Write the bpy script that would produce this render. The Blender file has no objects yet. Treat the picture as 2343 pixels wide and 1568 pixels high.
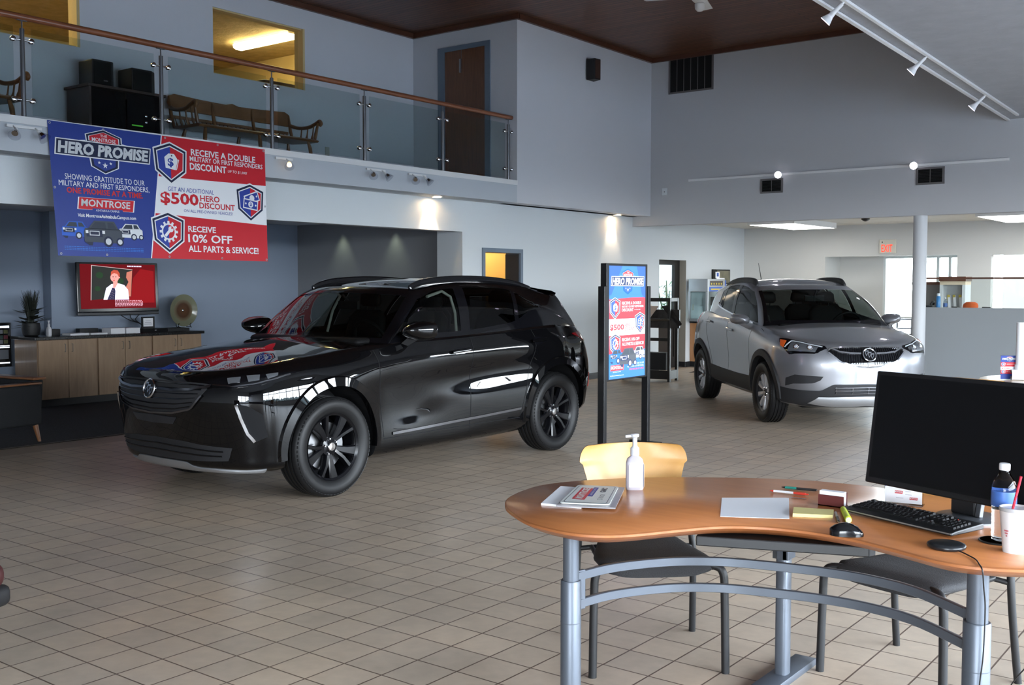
import bpy, bmesh, math, random
import numpy as np
from math import pi, sin, cos, radians, sqrt, atan2
from mathutils import Vector, Matrix
from mathutils.bvhtree import BVHTree
random.seed(7)
SC = bpy.context.scene
COL = SC.collection

# ---------------------------------------------------------------- materials
MATS = {}
def nt(name):
    m = bpy.data.materials.new(name); m.use_nodes = True
    t = m.node_tree
    b = t.nodes.get('Principled BSDF')
    return m, t, b
def mat(name, col, rough=0.5, metal=0.0, spec=0.5, coat=0.0, coatr=0.03, emit=None, estr=0.0, var=0.0, vscale=8.0, bump=0.0, bscale=40.0, trans=0.0, ior=1.45, alpha=1.0):
    """principled material with optional procedural colour variation and bump"""
    if name in MATS: return MATS[name]
    m, t, b = nt(name)
    c = (col[0], col[1], col[2], 1)
    b.inputs['Base Color'].default_value = c
    b.inputs['Roughness'].default_value = rough
    b.inputs['Metallic'].default_value = metal
    b.inputs['Specular IOR Level'].default_value = spec
    b.inputs['Coat Weight'].default_value = coat
    b.inputs['Coat Roughness'].default_value = coatr
    b.inputs['Transmission Weight'].default_value = trans
    b.inputs['IOR'].default_value = ior
    b.inputs['Alpha'].default_value = alpha
    if emit:
        b.inputs['Emission Color'].default_value = (*emit, 1)
        b.inputs['Emission Strength'].default_value = estr
    if var > 0 or bump > 0:
        tc = t.nodes.new('ShaderNodeTexCoord')
    if var > 0:
        n = t.nodes.new('ShaderNodeTexNoise'); n.inputs['Scale'].default_value = vscale; n.inputs['Detail'].default_value = 5
        t.links.new(tc.outputs['Object'], n.inputs['Vector'])
        r = t.nodes.new('ShaderNodeMapRange'); r.inputs['From Min'].default_value = .3; r.inputs['From Max'].default_value = .7
        r.inputs['To Min'].default_value = 1 - var; r.inputs['To Max'].default_value = 1 + var
        t.links.new(n.outputs['Fac'], r.inputs['Value'])
        h = t.nodes.new('ShaderNodeHueSaturation'); h.inputs['Color'].default_value = c
        t.links.new(r.outputs['Result'], h.inputs['Value'])
        t.links.new(h.outputs['Color'], b.inputs['Base Color'])
    if bump > 0:
        n2 = t.nodes.new('ShaderNodeTexNoise'); n2.inputs['Scale'].default_value = bscale; n2.inputs['Detail'].default_value = 4
        t.links.new(tc.outputs['Object'], n2.inputs['Vector'])
        bp = t.nodes.new('ShaderNodeBump'); bp.inputs['Strength'].default_value = bump; bp.inputs['Distance'].default_value = .01
        t.links.new(n2.outputs['Fac'], bp.inputs['Height']); t.links.new(bp.outputs['Normal'], b.inputs['Normal'])
    MATS[name] = m
    return m
def glassmat(name, tint=(.8, .85, .85), through=.85, rough=0.0, ior=1.45):
    """thin pane: fresnel reflection over a tinted see-through"""
    if name in MATS: return MATS[name]
    m = bpy.data.materials.new(name); m.use_nodes = True
    t = m.node_tree; t.nodes.clear()
    o = t.nodes.new('ShaderNodeOutputMaterial')
    tr = t.nodes.new('ShaderNodeBsdfTransparent'); tr.inputs['Color'].default_value = (tint[0]*through, tint[1]*through, tint[2]*through, 1)
    gl = t.nodes.new('ShaderNodeBsdfGlossy'); gl.inputs['Roughness'].default_value = rough
    fr = t.nodes.new('ShaderNodeFresnel'); fr.inputs['IOR'].default_value = ior
    mx = t.nodes.new('ShaderNodeMixShader')
    ge = t.nodes.new('ShaderNodeNewGeometry'); mm = t.nodes.new('ShaderNodeMath'); mm.operation = 'SUBTRACT'; mm.use_clamp = True
    t.links.new(fr.outputs[0], mm.inputs[0]); t.links.new(ge.outputs['Backfacing'], mm.inputs[1])      # mirror only where the ray enters the pane
    t.links.new(mm.outputs[0], mx.inputs[0]); t.links.new(tr.outputs[0], mx.inputs[1]); t.links.new(gl.outputs[0], mx.inputs[2])
    t.links.new(mx.outputs[0], o.inputs[0])
    MATS[name] = m
    return m
def woodmat(name, c1, c2, scale=(1, 12, 12), rough=.35, coat=.2, axis=0, dens=3.0):
    if name in MATS: return MATS[name]
    m, t, b = nt(name)
    tc = t.nodes.new('ShaderNodeTexCoord'); mp = t.nodes.new('ShaderNodeMapping'); mp.inputs['Scale'].default_value = scale
    n = t.nodes.new('ShaderNodeTexNoise'); n.inputs['Scale'].default_value = dens; n.inputs['Detail'].default_value = 8; n.inputs['Roughness'].default_value = .6
    r = t.nodes.new('ShaderNodeValToRGB'); r.color_ramp.elements[0].position = .3; r.color_ramp.elements[1].position = .7
    r.color_ramp.elements[0].color = (*c1, 1); r.color_ramp.elements[1].color = (*c2, 1)
    t.links.new(tc.outputs['Object'], mp.inputs['Vector']); t.links.new(mp.outputs[0], n.inputs['Vector'])
    t.links.new(n.outputs['Fac'], r.inputs[0]); t.links.new(r.outputs[0], b.inputs['Base Color'])
    b.inputs['Roughness'].default_value = rough; b.inputs['Coat Weight'].default_value = coat; b.inputs['Coat Roughness'].default_value = .15
    MATS[name] = m
    return m

# ---------------------------------------------------------------- mesh builder
class MB:
    """collects shapes; build() links them as ONE mesh object"""
    def __init__(s): s.v = []; s.f = []; s.m = []; s.cur = 0
    def add(s, vs, fs, m=None):
        o = len(s.v); s.v += [tuple(p) for p in vs]
        s.f += [tuple(i + o for i in f) for f in fs]; s.m += [s.cur if m is None else m]*len(fs)
        return s
    def box(s, lo, hi, m=None, rz=0, c=None):
        x0, y0, z0 = lo; x1, y1, z1 = hi
        vs = [(x0,y0,z0),(x1,y0,z0),(x1,y1,z0),(x0,y1,z0),(x0,y0,z1),(x1,y0,z1),(x1,y1,z1),(x0,y1,z1)]
        if rz:
            cx, cy = c or ((x0+x1)/2, (y0+y1)/2)
            vs = [(cx+(x-cx)*cos(rz)-(y-cy)*sin(rz), cy+(x-cx)*sin(rz)+(y-cy)*cos(rz), z) for x, y, z in vs]
        return s.add(vs, [(0,3,2,1),(4,5,6,7),(0,1,5,4),(1,2,6,5),(2,3,7,6),(3,0,4,7)], m)
    def bar(s, p0, p1, w, h, up=(0,0,1), m=None):
        """rectangular bar from p0 to p1, w across, h along up"""
        p0 = Vector(p0); p1 = Vector(p1); d = (p1-p0).normalized(); u = Vector(up); a = d.cross(u).normalized(); u = a.cross(d)
        vs = []
        for p in (p0, p1):
            for i, j in ((-1,-1),(1,-1),(1,1),(-1,1)): vs.append(p + a*(w/2*i) + u*(h/2*j))
        return s.add(vs, [(3,2,1,0),(4,5,6,7),(0,1,5,4),(1,2,6,5),(2,3,7,6),(3,0,4,7)], m)
    def tube(s, path, r, n=10, m=None, cap=True, closed=False):
        P = [Vector(p) for p in path]; N = len(P); rs = r if isinstance(r, (list, tuple)) else [r]*N
        vs = []; prev = None
        for i, p in enumerate(P):
            if closed: d = P[(i+1) % N] - P[i-1]
            else: d = P[min(i+1, N-1)] - P[max(i-1, 0)]
            d.normalize()
            if prev is None:
                a = d.cross(Vector((0,0,1)))
                if a.length < 1e-3: a = d.cross(Vector((1,0,0)))
            else: a = prev - d*prev.dot(d)
            a.normalize(); prev = a; b = d.cross(a)
            for k in range(n):
                t = 2*pi*k/n; vs.append(p + a*(rs[i]*cos(t)) + b*(rs[i]*sin(t)))
        fs = []
        for i in range(N if closed else N-1):
            for k in range(n):
                j = (i+1) % N
                fs.append((i*n+k, i*n+(k+1) % n, j*n+(k+1) % n, j*n+k))
        if cap and not closed: fs.append(tuple(range(n-1, -1, -1))); fs.append(tuple((N-1)*n+k for k in range(n)))
        return s.add(vs, fs, m)
    def cyl(s, p0, p1, r0, r1=None, n=20, m=None):
        return s.tube([p0, p1], [r0, r0 if r1 is None else r1], n, m)
    def lathe(s, prof, n=28, o=(0,0,0), ax='z', m=None, closed=False, cap=True):
        """prof: (radius, height) list turned about an axis"""
        vs = []; N = len(prof)
        for r, h in prof:
            for k in range(n):
                t = 2*pi*k/n; a, b = r*cos(t), r*sin(t)
                q = {'z': (a, b, h), 'y': (b, h, a), 'x': (h, a, b)}[ax]
                vs.append((q[0]+o[0], q[1]+o[1], q[2]+o[2]))
        fs = []
        for i in range(N if closed else N-1):
            for k in range(n):
                j = (i+1) % N
                fs.append((i*n+k, i*n+(k+1) % n, j*n+(k+1) % n, j*n+k))
        if not closed and cap:
            if prof[0][0] > 1e-5: fs.append(tuple(range(n-1, -1, -1)))
            if prof[-1][0] > 1e-5: fs.append(tuple((N-1)*n+k for k in range(n)))
        return s.add(vs, fs, m)
    def prism(s, out, z0, z1, m=None, mt=None):
        """outline (x,y) extruded in z"""
        n = len(out)
        vs = [(x, y, z0) for x, y in out] + [(x, y, z1) for x, y in out]
        s.add(vs, [(i, (i+1) % n, n+(i+1) % n, n+i) for i in range(n)], m)
        s.add(vs, [tuple(range(n-1, -1, -1)), tuple(range(n, 2*n))], m if mt is None else mt)
        return s
    def grid(s, rows, m=None, closed_u=False, flip=False):
        """rows: list of rows of points"""
        R = len(rows); Cn = len(rows[0]); vs = [p for r in rows for p in r]; fs = []
        for i in range(R-1):
            for j in range(Cn if closed_u else Cn-1):
                k = (j+1) % Cn
                f = (i*Cn+j, i*Cn+k, (i+1)*Cn+k, (i+1)*Cn+j)
                fs.append(f[::-1] if flip else f)
        return s.add(vs, fs, m)
    def sphere(s, c, r, n=12, m=None, sx=1, sy=1, sz=1):
        prof = [(max(r*sin(pi*i/n), 1e-6), -r*cos(pi*i/n)) for i in range(n+1)]
        o = len(s.v); s.lathe(prof, n*2, (0,0,0), 'z', m)
        s.v[o:] = [(c[0]+x*sx, c[1]+y*sy, c[2]+z*sz) for x, y, z in s.v[o:]]
        return s
    def xf(s, M, start=0):
        s.v[start:] = [tuple(M @ Vector(p)) for p in s.v[start:]]; return s
    def build(s, name, mats, parent=None, loc=None, rz=0, smooth=35, bevel=0, bseg=2, merge=1e-5):
        me = bpy.data.meshes.new(name)
        if not isinstance(mats, (list, tuple)): mats = [mats]
        me.from_pydata(s.v, [], s.f)
        for q in mats: me.materials.append(q)
        me.polygons.foreach_set('material_index', s.m)
        bm = bmesh.new(); bm.from_mesh(me)
        if merge: bmesh.ops.remove_doubles(bm, verts=bm.verts, dist=merge)
        dg = [f for f in bm.faces if f.calc_area() < 1e-12]
        if dg: bmesh.ops.delete(bm, geom=dg, context='FACES')
        bmesh.ops.recalc_face_normals(bm, faces=bm.faces)
        if bevel:
            es = [e for e in bm.edges if len(e.link_faces) == 2 and e.calc_face_angle(0) > radians(40)]
            bmesh.ops.bevel(bm, geom=es, offset=bevel, segments=bseg, profile=.5, affect='EDGES', clamp_overlap=True)
        bm.to_mesh(me); bm.free()
        if smooth:
            me.polygons.foreach_set('use_smooth', [True]*len(me.polygons))
            me.set_sharp_from_angle(angle=radians(smooth))
        o = bpy.data.objects.new(name, me); COL.objects.link(o)
        if parent: o.parent = parent
        if loc: o.location = loc
        if rz: o.rotation_euler.z = rz
        return o

def tag(o, label=None, cat=None, group=None, kind=None):
    if label: o['label'] = label
    if cat: o['category'] = cat
    if group: o['group'] = group
    if kind: o['kind'] = kind
    return o
def thing(name, label, cat, loc=(0,0,0), rz=0, group=None):
    o = bpy.data.objects.new(name, None); COL.objects.link(o); o.empty_display_size = .1
    o.location = loc; o.rotation_euler = (0,0,rz)
    return tag(o, label, cat, group)
def struct(name, mb, mats, **k):
    return tag(mb.build(name, mats, **k), kind='structure')
def dup(root, loc, rz=None, label=None):
    r = root.copy(); COL.objects.link(r); r.location = loc
    if rz is not None: r.rotation_euler.z = rz
    if label: r['label'] = label
    for ch in list(root.children):
        c = ch.copy(); COL.objects.link(c); c.parent = r
        for g in list(ch.children):
            d = g.copy(); COL.objects.link(d); d.parent = c
    return r
def text_mesh(body, size=1.0, bold=0.0, shear=0.0, align='CENTER', spacing=1.0, res=2):
    """flat lettering: vertices (x,y) and faces of a text, not linked to the scene"""
    cu = bpy.data.curves.new('t', 'FONT'); cu.body = body; cu.size = size; cu.offset = bold; cu.shear = shear
    cu.align_x = align; cu.align_y = 'CENTER'; cu.space_character = spacing; cu.resolution_u = res
    ob = bpy.data.objects.new('t', cu); COL.objects.link(ob)
    dg = bpy.context.evaluated_depsgraph_get(); dg.update()
    ev = ob.evaluated_get(dg); me = ev.to_mesh()
    vs = [(v.co.x, v.co.y) for v in me.vertices]; fs = [tuple(p.vertices) for p in me.polygons]
    ev.to_mesh_clear(); bpy.data.objects.remove(ob); bpy.data.curves.remove(cu)
    return vs, fs
def smoothpath(P, n=8, closed=False):
    """Catmull-Rom through points"""
    P = [Vector(p) for p in P]; N = len(P); out = []
    for i in range(N if closed else N-1):
        if closed: a, b, c, d = P[i-1], P[i], P[(i+1) % N], P[(i+2) % N]
        else: a, b, c, d = P[max(i-1,0)], P[i], P[i+1], P[min(i+2,N-1)]
        for k in range(n):
            t = k/n
            out.append(.5*((2*b)+(c-a)*t+(2*a-5*b+4*c-d)*t*t+(3*b-a-3*c+d)*t**3))
    if not closed: out.append(P[-1])
    return out
# ---------------------------------------------------------------- setting materials
def tilemat():
    m, t, b = nt('floor_tile')
    N = t.nodes.new; K = t.links.new
    tc = N('ShaderNodeTexCoord')
    br = N('ShaderNodeTexBrick'); br.offset = 0; br.squash = 1
    br.inputs['Scale'].default_value = 1; br.inputs['Mortar Size'].default_value = .0042; br.inputs['Mortar Smooth'].default_value = .3
    br.inputs['Brick Width'].default_value = .213; br.inputs['Row Height'].default_value = .213; br.inputs['Bias'].default_value = 0
    br.inputs['Color1'].default_value = (.425, .345, .268, 1); br.inputs['Color2'].default_value = (.49, .39, .295, 1); br.inputs['Mortar'].default_value = (.115, .075, .055, 1)
    K(tc.outputs['Object'], br.inputs['Vector'])
    n = N('ShaderNodeTexNoise'); n.inputs['Scale'].default_value = 1.1; n.inputs['Detail'].default_value = 6; n.inputs['Roughness'].default_value = .65
    K(tc.outputs['Object'], n.inputs['Vector'])
    n2 = N('ShaderNodeTexNoise'); n2.inputs['Scale'].default_value = 14; n2.inputs['Detail'].default_value = 5
    K(tc.outputs['Object'], n2.inputs['Vector'])
    r = N('ShaderNodeMapRange'); r.inputs['From Min'].default_value = .3; r.inputs['From Max'].default_value = .7; r.inputs['To Min'].default_value = .80; r.inputs['To Max'].default_value = 1.14
    K(n.outputs['Fac'], r.inputs['Value'])
    r2 = N('ShaderNodeMapRange'); r2.inputs['From Min'].default_value = .3; r2.inputs['From Max'].default_value = .7; r2.inputs['To Min'].default_value = .93; r2.inputs['To Max'].default_value = 1.07
    K(n2.outputs['Fac'], r2.inputs['Value'])
    mu = N('ShaderNodeMath'); mu.operation = 'MULTIPLY'; K(r.outputs[0], mu.inputs[0]); K(r2.outputs[0], mu.inputs[1])
    hs = N('ShaderNodeHueSaturation'); K(br.outputs['Color'], hs.inputs['Color']); K(mu.outputs[0], hs.inputs['Value'])
    # brownish wear in places
    n3 = N('ShaderNodeTexNoise'); n3.inputs['Scale'].default_value = .55; n3.inputs['Detail'].default_value = 3; K(tc.outputs['Object'], n3.inputs['Vector'])
    r3 = N('ShaderNodeMapRange'); r3.inputs['From Min'].default_value = .55; r3.inputs['From Max'].default_value = .75; r3.inputs['To Max'].default_value = .45; K(n3.outputs['Fac'], r3.inputs['Value'])
    mx = N('ShaderNodeMix'); mx.data_type = 'RGBA'; mx.blend_type = 'MULTIPLY'; K(r3.outputs[0], mx.inputs['Factor']); K(hs.outputs[0], mx.inputs[6]); mx.inputs[7].default_value = (.92, .76, .60, 1)
    K(mx.outputs[2], b.inputs['Base Color'])
    rr = N('ShaderNodeMapRange'); rr.inputs['To Min'].default_value = .34; rr.inputs['To Max'].default_value = .42; K(n2.outputs['Fac'], rr.inputs['Value']); K(rr.outputs[0], b.inputs['Roughness'])
    bp = N('ShaderNodeBump'); bp.inputs['Strength'].default_value = .5; bp.inputs['Distance'].default_value = .003; bp.invert = True
    K(br.outputs['Fac'], bp.inputs['Height']); K(bp.outputs[0], b.inputs['Normal'])
    b.inputs['Specular IOR Level'].default_value = .40
    return m
def plankmat():
    m, t, b = nt('ceiling_planks')
    N = t.nodes.new; K = t.links.new
    tc = N('ShaderNodeTexCoord')
    br = N('ShaderNodeTexBrick'); br.offset = .5
    br.inputs['Scale'].default_value = 1; br.inputs['Mortar Size'].default_value = .006; br.inputs['Brick Width'].default_value = 3.2; br.inputs['Row Height'].default_value = .088
    br.inputs['Color1'].default_value = (.105, .040, .020, 1); br.inputs['Color2'].default_value = (.155, .064, .032, 1); br.inputs['Mortar'].default_value = (.018, .008, .005, 1)
    K(tc.outputs['Object'], br.inputs['Vector'])
    mp = N('ShaderNodeMapping'); mp.inputs['Scale'].default_value = (1.5, 26, 1); K(tc.outputs['Object'], mp.inputs['Vector'])
    n = N('ShaderNodeTexNoise'); n.inputs['Scale'].default_value = 1.5; n.inputs['Detail'].default_value = 6; K(mp.outputs[0], n.inputs['Vector'])
    r = N('ShaderNodeMapRange'); r.inputs['From Min'].default_value = .3; r.inputs['From Max'].default_value = .7; r.inputs['To Min'].default_value = .55; r.inputs['To Max'].default_value = 1.4; K(n.outputs['Fac'], r.inputs['Value'])
    hs = N('ShaderNodeHueSaturation'); K(br.outputs['Color'], hs.inputs['Color']); K(r.outputs[0], hs.inputs['Value']); K(hs.outputs[0], b.inputs['Base Color'])
    b.inputs['Roughness'].default_value = .42
    bp = N('ShaderNodeBump'); bp.inputs['Strength'].default_value = .6; bp.inputs['Distance'].default_value = .004; bp.invert = True; K(br.outputs['Fac'], bp.inputs['Height']); K(bp.outputs[0], b.inputs['Normal'])
    return m
TILE = tilemat(); PLANK = plankmat()
WALL = mat('wall_paint_grey', (.55, .555, .585), .75, bump=.12, bscale=180)
WALLW = mat('wall_paint_white', (.57, .602, .625), .75, bump=.1, bscale=180)
WALLN = mat('wall_paint_back_white', (.55, .55, .535), .75, bump=.1, bscale=180)
WALLD = mat('wall_paint_dark_grey', (.25, .255, .27), .8, bump=.1, bscale=180)
WALLB = mat('wall_paint_shade_blue', (.24, .285, .365), .8, bump=.1, bscale=180)  # blue of the lounge shade is mixed into this wall colour
CREAM = mat('office_cream', (.62, .49, .23), .8)
OFFC = mat('office_ceiling_texture', (.62, .50, .26), .85, var=.15, vscale=9, bump=.8, bscale=22)
YELL = mat('office_yellow', (.60, .40, .13), .8)
PLASTER = mat('ceiling_plaster', (.37, .385, .415), .85, var=.05, vscale=5, bump=.9, bscale=14)
CEILW = mat('ceiling_white', (.62, .61, .57), .85, var=.05, vscale=4, bump=.6, bscale=25)
CARPET = mat('carpet_dark', (.045, .045, .05), .95, var=.3, vscale=60, bump=.6, bscale=150)
BORDER = mat('border_tile', (.33, .26, .20), .45, var=.1, vscale=3)
BASE = mat('baseboard_black', (.012, .012, .013), .5)
FRAMEB = mat('door_frame_bluegrey', (.13, .17, .22), .45)
TRIMW = mat('trim_white', (.66, .66, .66), .5)
BROWN = woodmat('trim_brown_wood', (.06, .022, .012), (.11, .04, .02), (1, 1, 1), .45)
ALU = mat('window_aluminium', (.35, .36, .38), .35, .8)
DKFR = mat('dark_bronze_frame', (.03, .027, .025), .4, .4)
PANE = glassmat('window_pane', (.96, .99, .99), .95)
WHITEM = mat('white_enamel', (.75, .75, .75), .35)

def S(name, boxes, m, mats=None, **k):
    b = MB()
    for bx in boxes: b.box(*bx)
    return struct(name, b, mats or m, smooth=0, **k)
# ---------------------------------------------------------------- floor
S('floor', [((-5.05, -9, -.15), (9, 20.5, 0))], TILE)
S('floor_border', [((-5.44, -9, -.15), (-5.05, 7.73, 0)), ], BORDER)
S('floor_carpet', [((-9.4, -9, -.15), (-5.44, 8.2, .004))], CARPET)
S('floor_side_rooms', [((-9.4, 8.2, -.15), (-5.05, 20.5, -.002))], BORDER)
S('trim_1', [((-5.47, -9, 0), (-5.44, 7.73, .008))], mat('carpet_edge_strip', (.05, .04, .035), .5))
# ---------------------------------------------------------------- main walls
XF, XW, YV, ZC = -4.78, -5.136, 12.315, 5.40
S('wall_balcony_front', [((-5.02, -9, 2.735), (XF, 8.525, 3.036))], mat('fascia_paint', (.43, .46, .50), .7))
S('floor_balcony', [((-6.9, -9, 2.80), (-4.905, 8.52, 3.04))], mat('balcony_carpet', (.03, .03, .034), .95))
S('trim_2', [((XF, -9, 2.985), (XF+.012, 8.525, 3.036)), ((-4.90, -9, 3.036), (XF+.014, 8.525, 3.052))], TRIMW)
S('wall_block', [((-6.9, 8.525, 2.735), (XF, YV+.2, ZC))], WALL)
# lower wall with the open door to the yellow office, and the recessed doorway further back
D0, D1, DZ = 8.22, 9.06, 2.03
R0, R1, RZ = 13.256, 14.285, 2.02
S('wall_lower_left', [((-5.607, 7.73, 0), (XW, D0-.06, 2.8)), ((-5.40, D0-.06, DZ+.06), (XW, D1+.06, 2.8)), ((-5.40, D1+.06, 0), (XW, R0, 2.8)),
    ((-5.40, R0, RZ), (XW, R1, 2.8)), ((-5.40, R1, 0), (XW, 20.5, 2.8)), ((-5.02-.30, -9, 2.30), (XW, 7.73, 2.8)), ((XW, -9, 2.735), (-5.0, 12.3, 2.8))], WALLW)
S('wall_office_yellow', [((-7.6, 7.9+.3, 0), (-7.5, 11.5, 2.6)), ((-7.5, 9.9, 0), (-5.4, 10.0, 2.6)), ((-7.5, 8.18, 2.5), (-5.4, 10, 2.6)), ((-7.5, 8.08, 0), (-5.607, 8.18, 2.6))], YELL)
# lounge
S('wall_tv', [((-9.4, 3.80, 0), (-8.95, 8.06, 2.6))], WALLB)
S('wall_lounge_left', [((-9.5, -9, 0), (-9.15, 3.80, 2.6))], WALLB)
S('wall_lounge_end', [((-9.4, 8.06, 0), (-5.6, 8.20, 2.6))], WALLD)
S('ceiling_lounge', [((-9.4, -9, 2.53), (-5.30, 8.06, 2.62))], WALL)
# end wall with the vents
S('wall_back_upper', [((-5.2, YV, 2.572), (9.2, YV+.18, 3.90)), ((-5.2, YV, 3.90), (.95, YV+.18, ZC))], mat('wall_paint_upper_grey', (.44, .44, .455), .78, bump=.12, bscale=180))
# back office bay
S('ceiling_back', [((-5.2, YV+.18, 2.72), (9.2, 20.6, 2.85))], CEILW)
S('wall_back', [((-5.2, 16.80, 0), (-3.403, 17.60, 2.75)), ((-3.403, 16.80, 2.11), (-.915, 17.0, 2.75)), ((-.915, 16.80, 0), (-.33, 17.0, 2.75)), ((-.33, 16.80, 2.10), (1.35, 17.0, 2.75)), ((1.35, 16.80, 0), (9.2, 17.0, 2.75))], WALLN)
S('wall_vestibule', [((-5.2, 17.60, 0), (-2.52, 17.75, 2.75)), ((-2.52, 17.60, 2.13), (-.9, 17.75, 2.75)), ((-2.52, 17.60, 0), (-.9, 17.75, .12)), ((-.9, 17.0, 0), (-.75, 17.75, 2.75)), ((-.75, 19.6, 0), (9.2, 19.75, 2.75))], WALLN)
w = MB()
for x in (-2.52, -1.50, -1.28, -.94): w.box((x, 17.60, .12), (x+.05, 17.70, 2.13))
w.box((-2.52, 17.605, 2.08), (-.9, 17.695, 2.128)); w.box((-2.52, 17.605, .88), (-1.3, 17.695, .93))
win1 = struct('window_1', w, mat('window_frame_pale', (.62,.66,.66), .5), smooth=0)
p = MB(); p.box((-2.50, 17.64, .14), (-.92, 17.65, 2.10)); p.build('pane', PANE, win1, smooth=0)
# upper gallery: back wall with two office windows, door wall
XB = -6.784
WA, WB_ = (4.82, 6.335, 4.232, 5.062), (1.49, 3.012, 4.232, 5.062)
S('wall_gallery', [((XB-.16, -9, 3.0), (XB, WB_[0], ZC)), ((XB-.16, WB_[0], 3.0), (XB, WB_[1], 4.232)), ((XB-.16, WB_[0], 5.062), (XB, WB_[1], ZC)), ((XB-.16, WB_[1], 3.0), (XB, WA[0], ZC)),
   ((XB-.16, WA[0], 3.0), (XB, WA[1], 4.232)), ((XB-.16, WA[0], 5.062), (XB, WA[1], ZC)), ((XB-.16, WA[1], 3.0), (XB, 8.53, ZC))], WALL)
for i, (a, b, c, d) in enumerate((WA, WB_)):
    w = MB(); fr = mat('office_window_frame', (.55, .42, .20), .5)
    for q in (((XB-.17, a, c+.012), (XB-.02, a+.02, d-.02)), ((XB-.17, b-.035, c), (XB+.004, b, d)), ((XB-.17, a, d-.02), (XB-.02, b-.035, d)), ((XB-.17, a, c), (XB-.02, b-.035, c+.012))): w.box(*q)
    o = struct('window_%d' % (i+2), w, fr, smooth=0)
    p = MB(); p.box((XB-.10, a+.02, c), (XB-.095, b-.03, d)); p.build('pane', PANE, o, smooth=0)
S('wall_upper_office', [((-10.6, -.3, 3.0), (-10.5, 8.0, 5.3)), ((-10.6, 7.62, 3.0), (XB-.16, 7.75, 5.3)), ((-10.6, -.4, 3.0), (XB-.16, -.3, 5.3))], CREAM)
S('ceiling_upper_office', [((-10.6, -.4, 5.16), (XB-.16, 7.75, 5.3))], OFFC)
S('floor_upper_office', [((-10.6, -.4, 2.9), (XB-.16, 7.75, 3.04))], BORDER)
# ceilings
S('ceiling_wood', [((XB, -9, ZC), (.98, YV+.1, ZC+.1))], PLANK)
S('trim_3', [((XB, -9, ZC-.075), (XB+.05, 8.525, ZC)), ((XB, 8.475, ZC-.075), (XF+.05, 8.525, ZC)), ((XF, 8.5, ZC-.075), (XF+.05, YV, ZC)), ((XF, YV-.05, ZC-.075), (.9, YV, ZC))], BROWN)
b = MB(); zf = lambda y: 3.852+.0233*(12.3-y)
b.add([(.88, -9, zf(-9)), (9.2, -9, zf(-9)), (9.2, YV, zf(YV)), (.88, YV, zf(YV)), (.88, -9, ZC), (9.2, -9, ZC), (9.2, YV, ZC), (.88, YV, ZC)], [(0,1,2,3),(4,7,6,5),(0,3,7,4),(1,5,6,2),(0,4,5,1),(3,2,6,7)])
struct('ceiling_plaster', b, PLASTER, smooth=0)
# street side: glazed front, and the wall behind the viewer
S('wall_street', [((9.0, -9, 0), (9.25, 20.6, .62)), ((9.0, -9, 3.1), (9.25, 17, 4.5)), ((9.0, 9.35, .25), (9.25, 12.3, 3.1)), ((9.0, 12.3, .25), (9.25, 13.0, 2.8)), ((9.0, 16.4, .25), (9.25, 20.6, 2.8)), ((9.0, 13.0, 2.3), (9.25, 16.4, 2.8)), ((9.0, 13.0, .2), (9.25, 16.4, .5)), ((9.0, -9, 0), (9.25, -4.3, 4.5))], WALL)  # back-bay window opening is added to reflect a bright patch in the car door
w = MB()
for y in np.arange(-4.3, 9.4, 1.95): w.box((9.05, y-.05, .25), (9.20, y+.05, 3.1))
w.box((9.06, -4.3, 2.35), (9.19, 9.35, 2.45)); w.box((9.06, -4.3, .62), (9.19, 9.35, .70)); w.box((9.06, -4.3, 3.02), (9.19, 9.35, 3.1))
struct('window_4', w, DKFR, smooth=0)
S('wall_rear', [((-9.4, -9.2, 0), (4.5, -9, 5.5)), ((4.5, -9.2, 0), (9.2, -9, .4)), ((4.5, -9.2, 2.6), (9.2, -9, 5.5))], WALL)
w = MB()
for x in np.arange(4.5, 9.1, 1.5): w.box((x-.05, -9.15, .4), (x+.05, -9.05, 2.6))
w.box((4.5, -9.14, 1.9), (9.0, -9.06, 1.98))
struct('window_5', w, DKFR, smooth=0)
S('ground_outside', [((9.25, -40, -.2), (60, 60, -.05)), ((-30, -60, -.2), (9.25, -9.2, -.05)), ((-12, 21, -.2), (9.25, 60, -.05))], mat('asphalt', (.16, .16, .16), .9))
# baseboards
S('baseboard_left', [((XW, 7.73, 0), (XW+.012, D0-.06, .10)), ((XW, D1+.10, 0), (XW+.012, R0, .10)), ((XW, R1, 0), (XW+.012, 16.8, .10)), ((-5.607, 7.718, 0), (XW, 7.73, .10)), ((-5.27, R1-.012, 0), (XW, R1-.006, .10)), ((-8.95, 8.048, 0), (-5.6, 8.06, .10))], BASE)
S('baseboard_back', [((-5.13, 16.788, 0), (-3.403, 16.8, .10)), ((-.915, 16.788, 0), (-.33, 16.8, .10))], BASE)
# door frames and doors
def dframe(name, x, y0, y1, z0, z1, w, dep, m):
    b = MB(); b.box((x-dep, y0-w, z0), (x+.02, y0, z1+w)); b.box((x-dep, y1, z0), (x+.02, y1+w, z1+w)); b.box((x-dep, y0, z1), (x+.02, y1, z1+w))
    return struct(name, b, m, smooth=0)
d1 = dframe('door_1', XW, D0, D1, 0, DZ, .06, .26, FRAMEB)
lf = MB(); lf.box((-5.40, D1-.012, .01), (-5.15, D1-.002, DZ-.01)); lf.build('jamb_lining', mat('door_leaf_dark', (.03, .03, .035), .5), d1, smooth=0)
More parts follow.
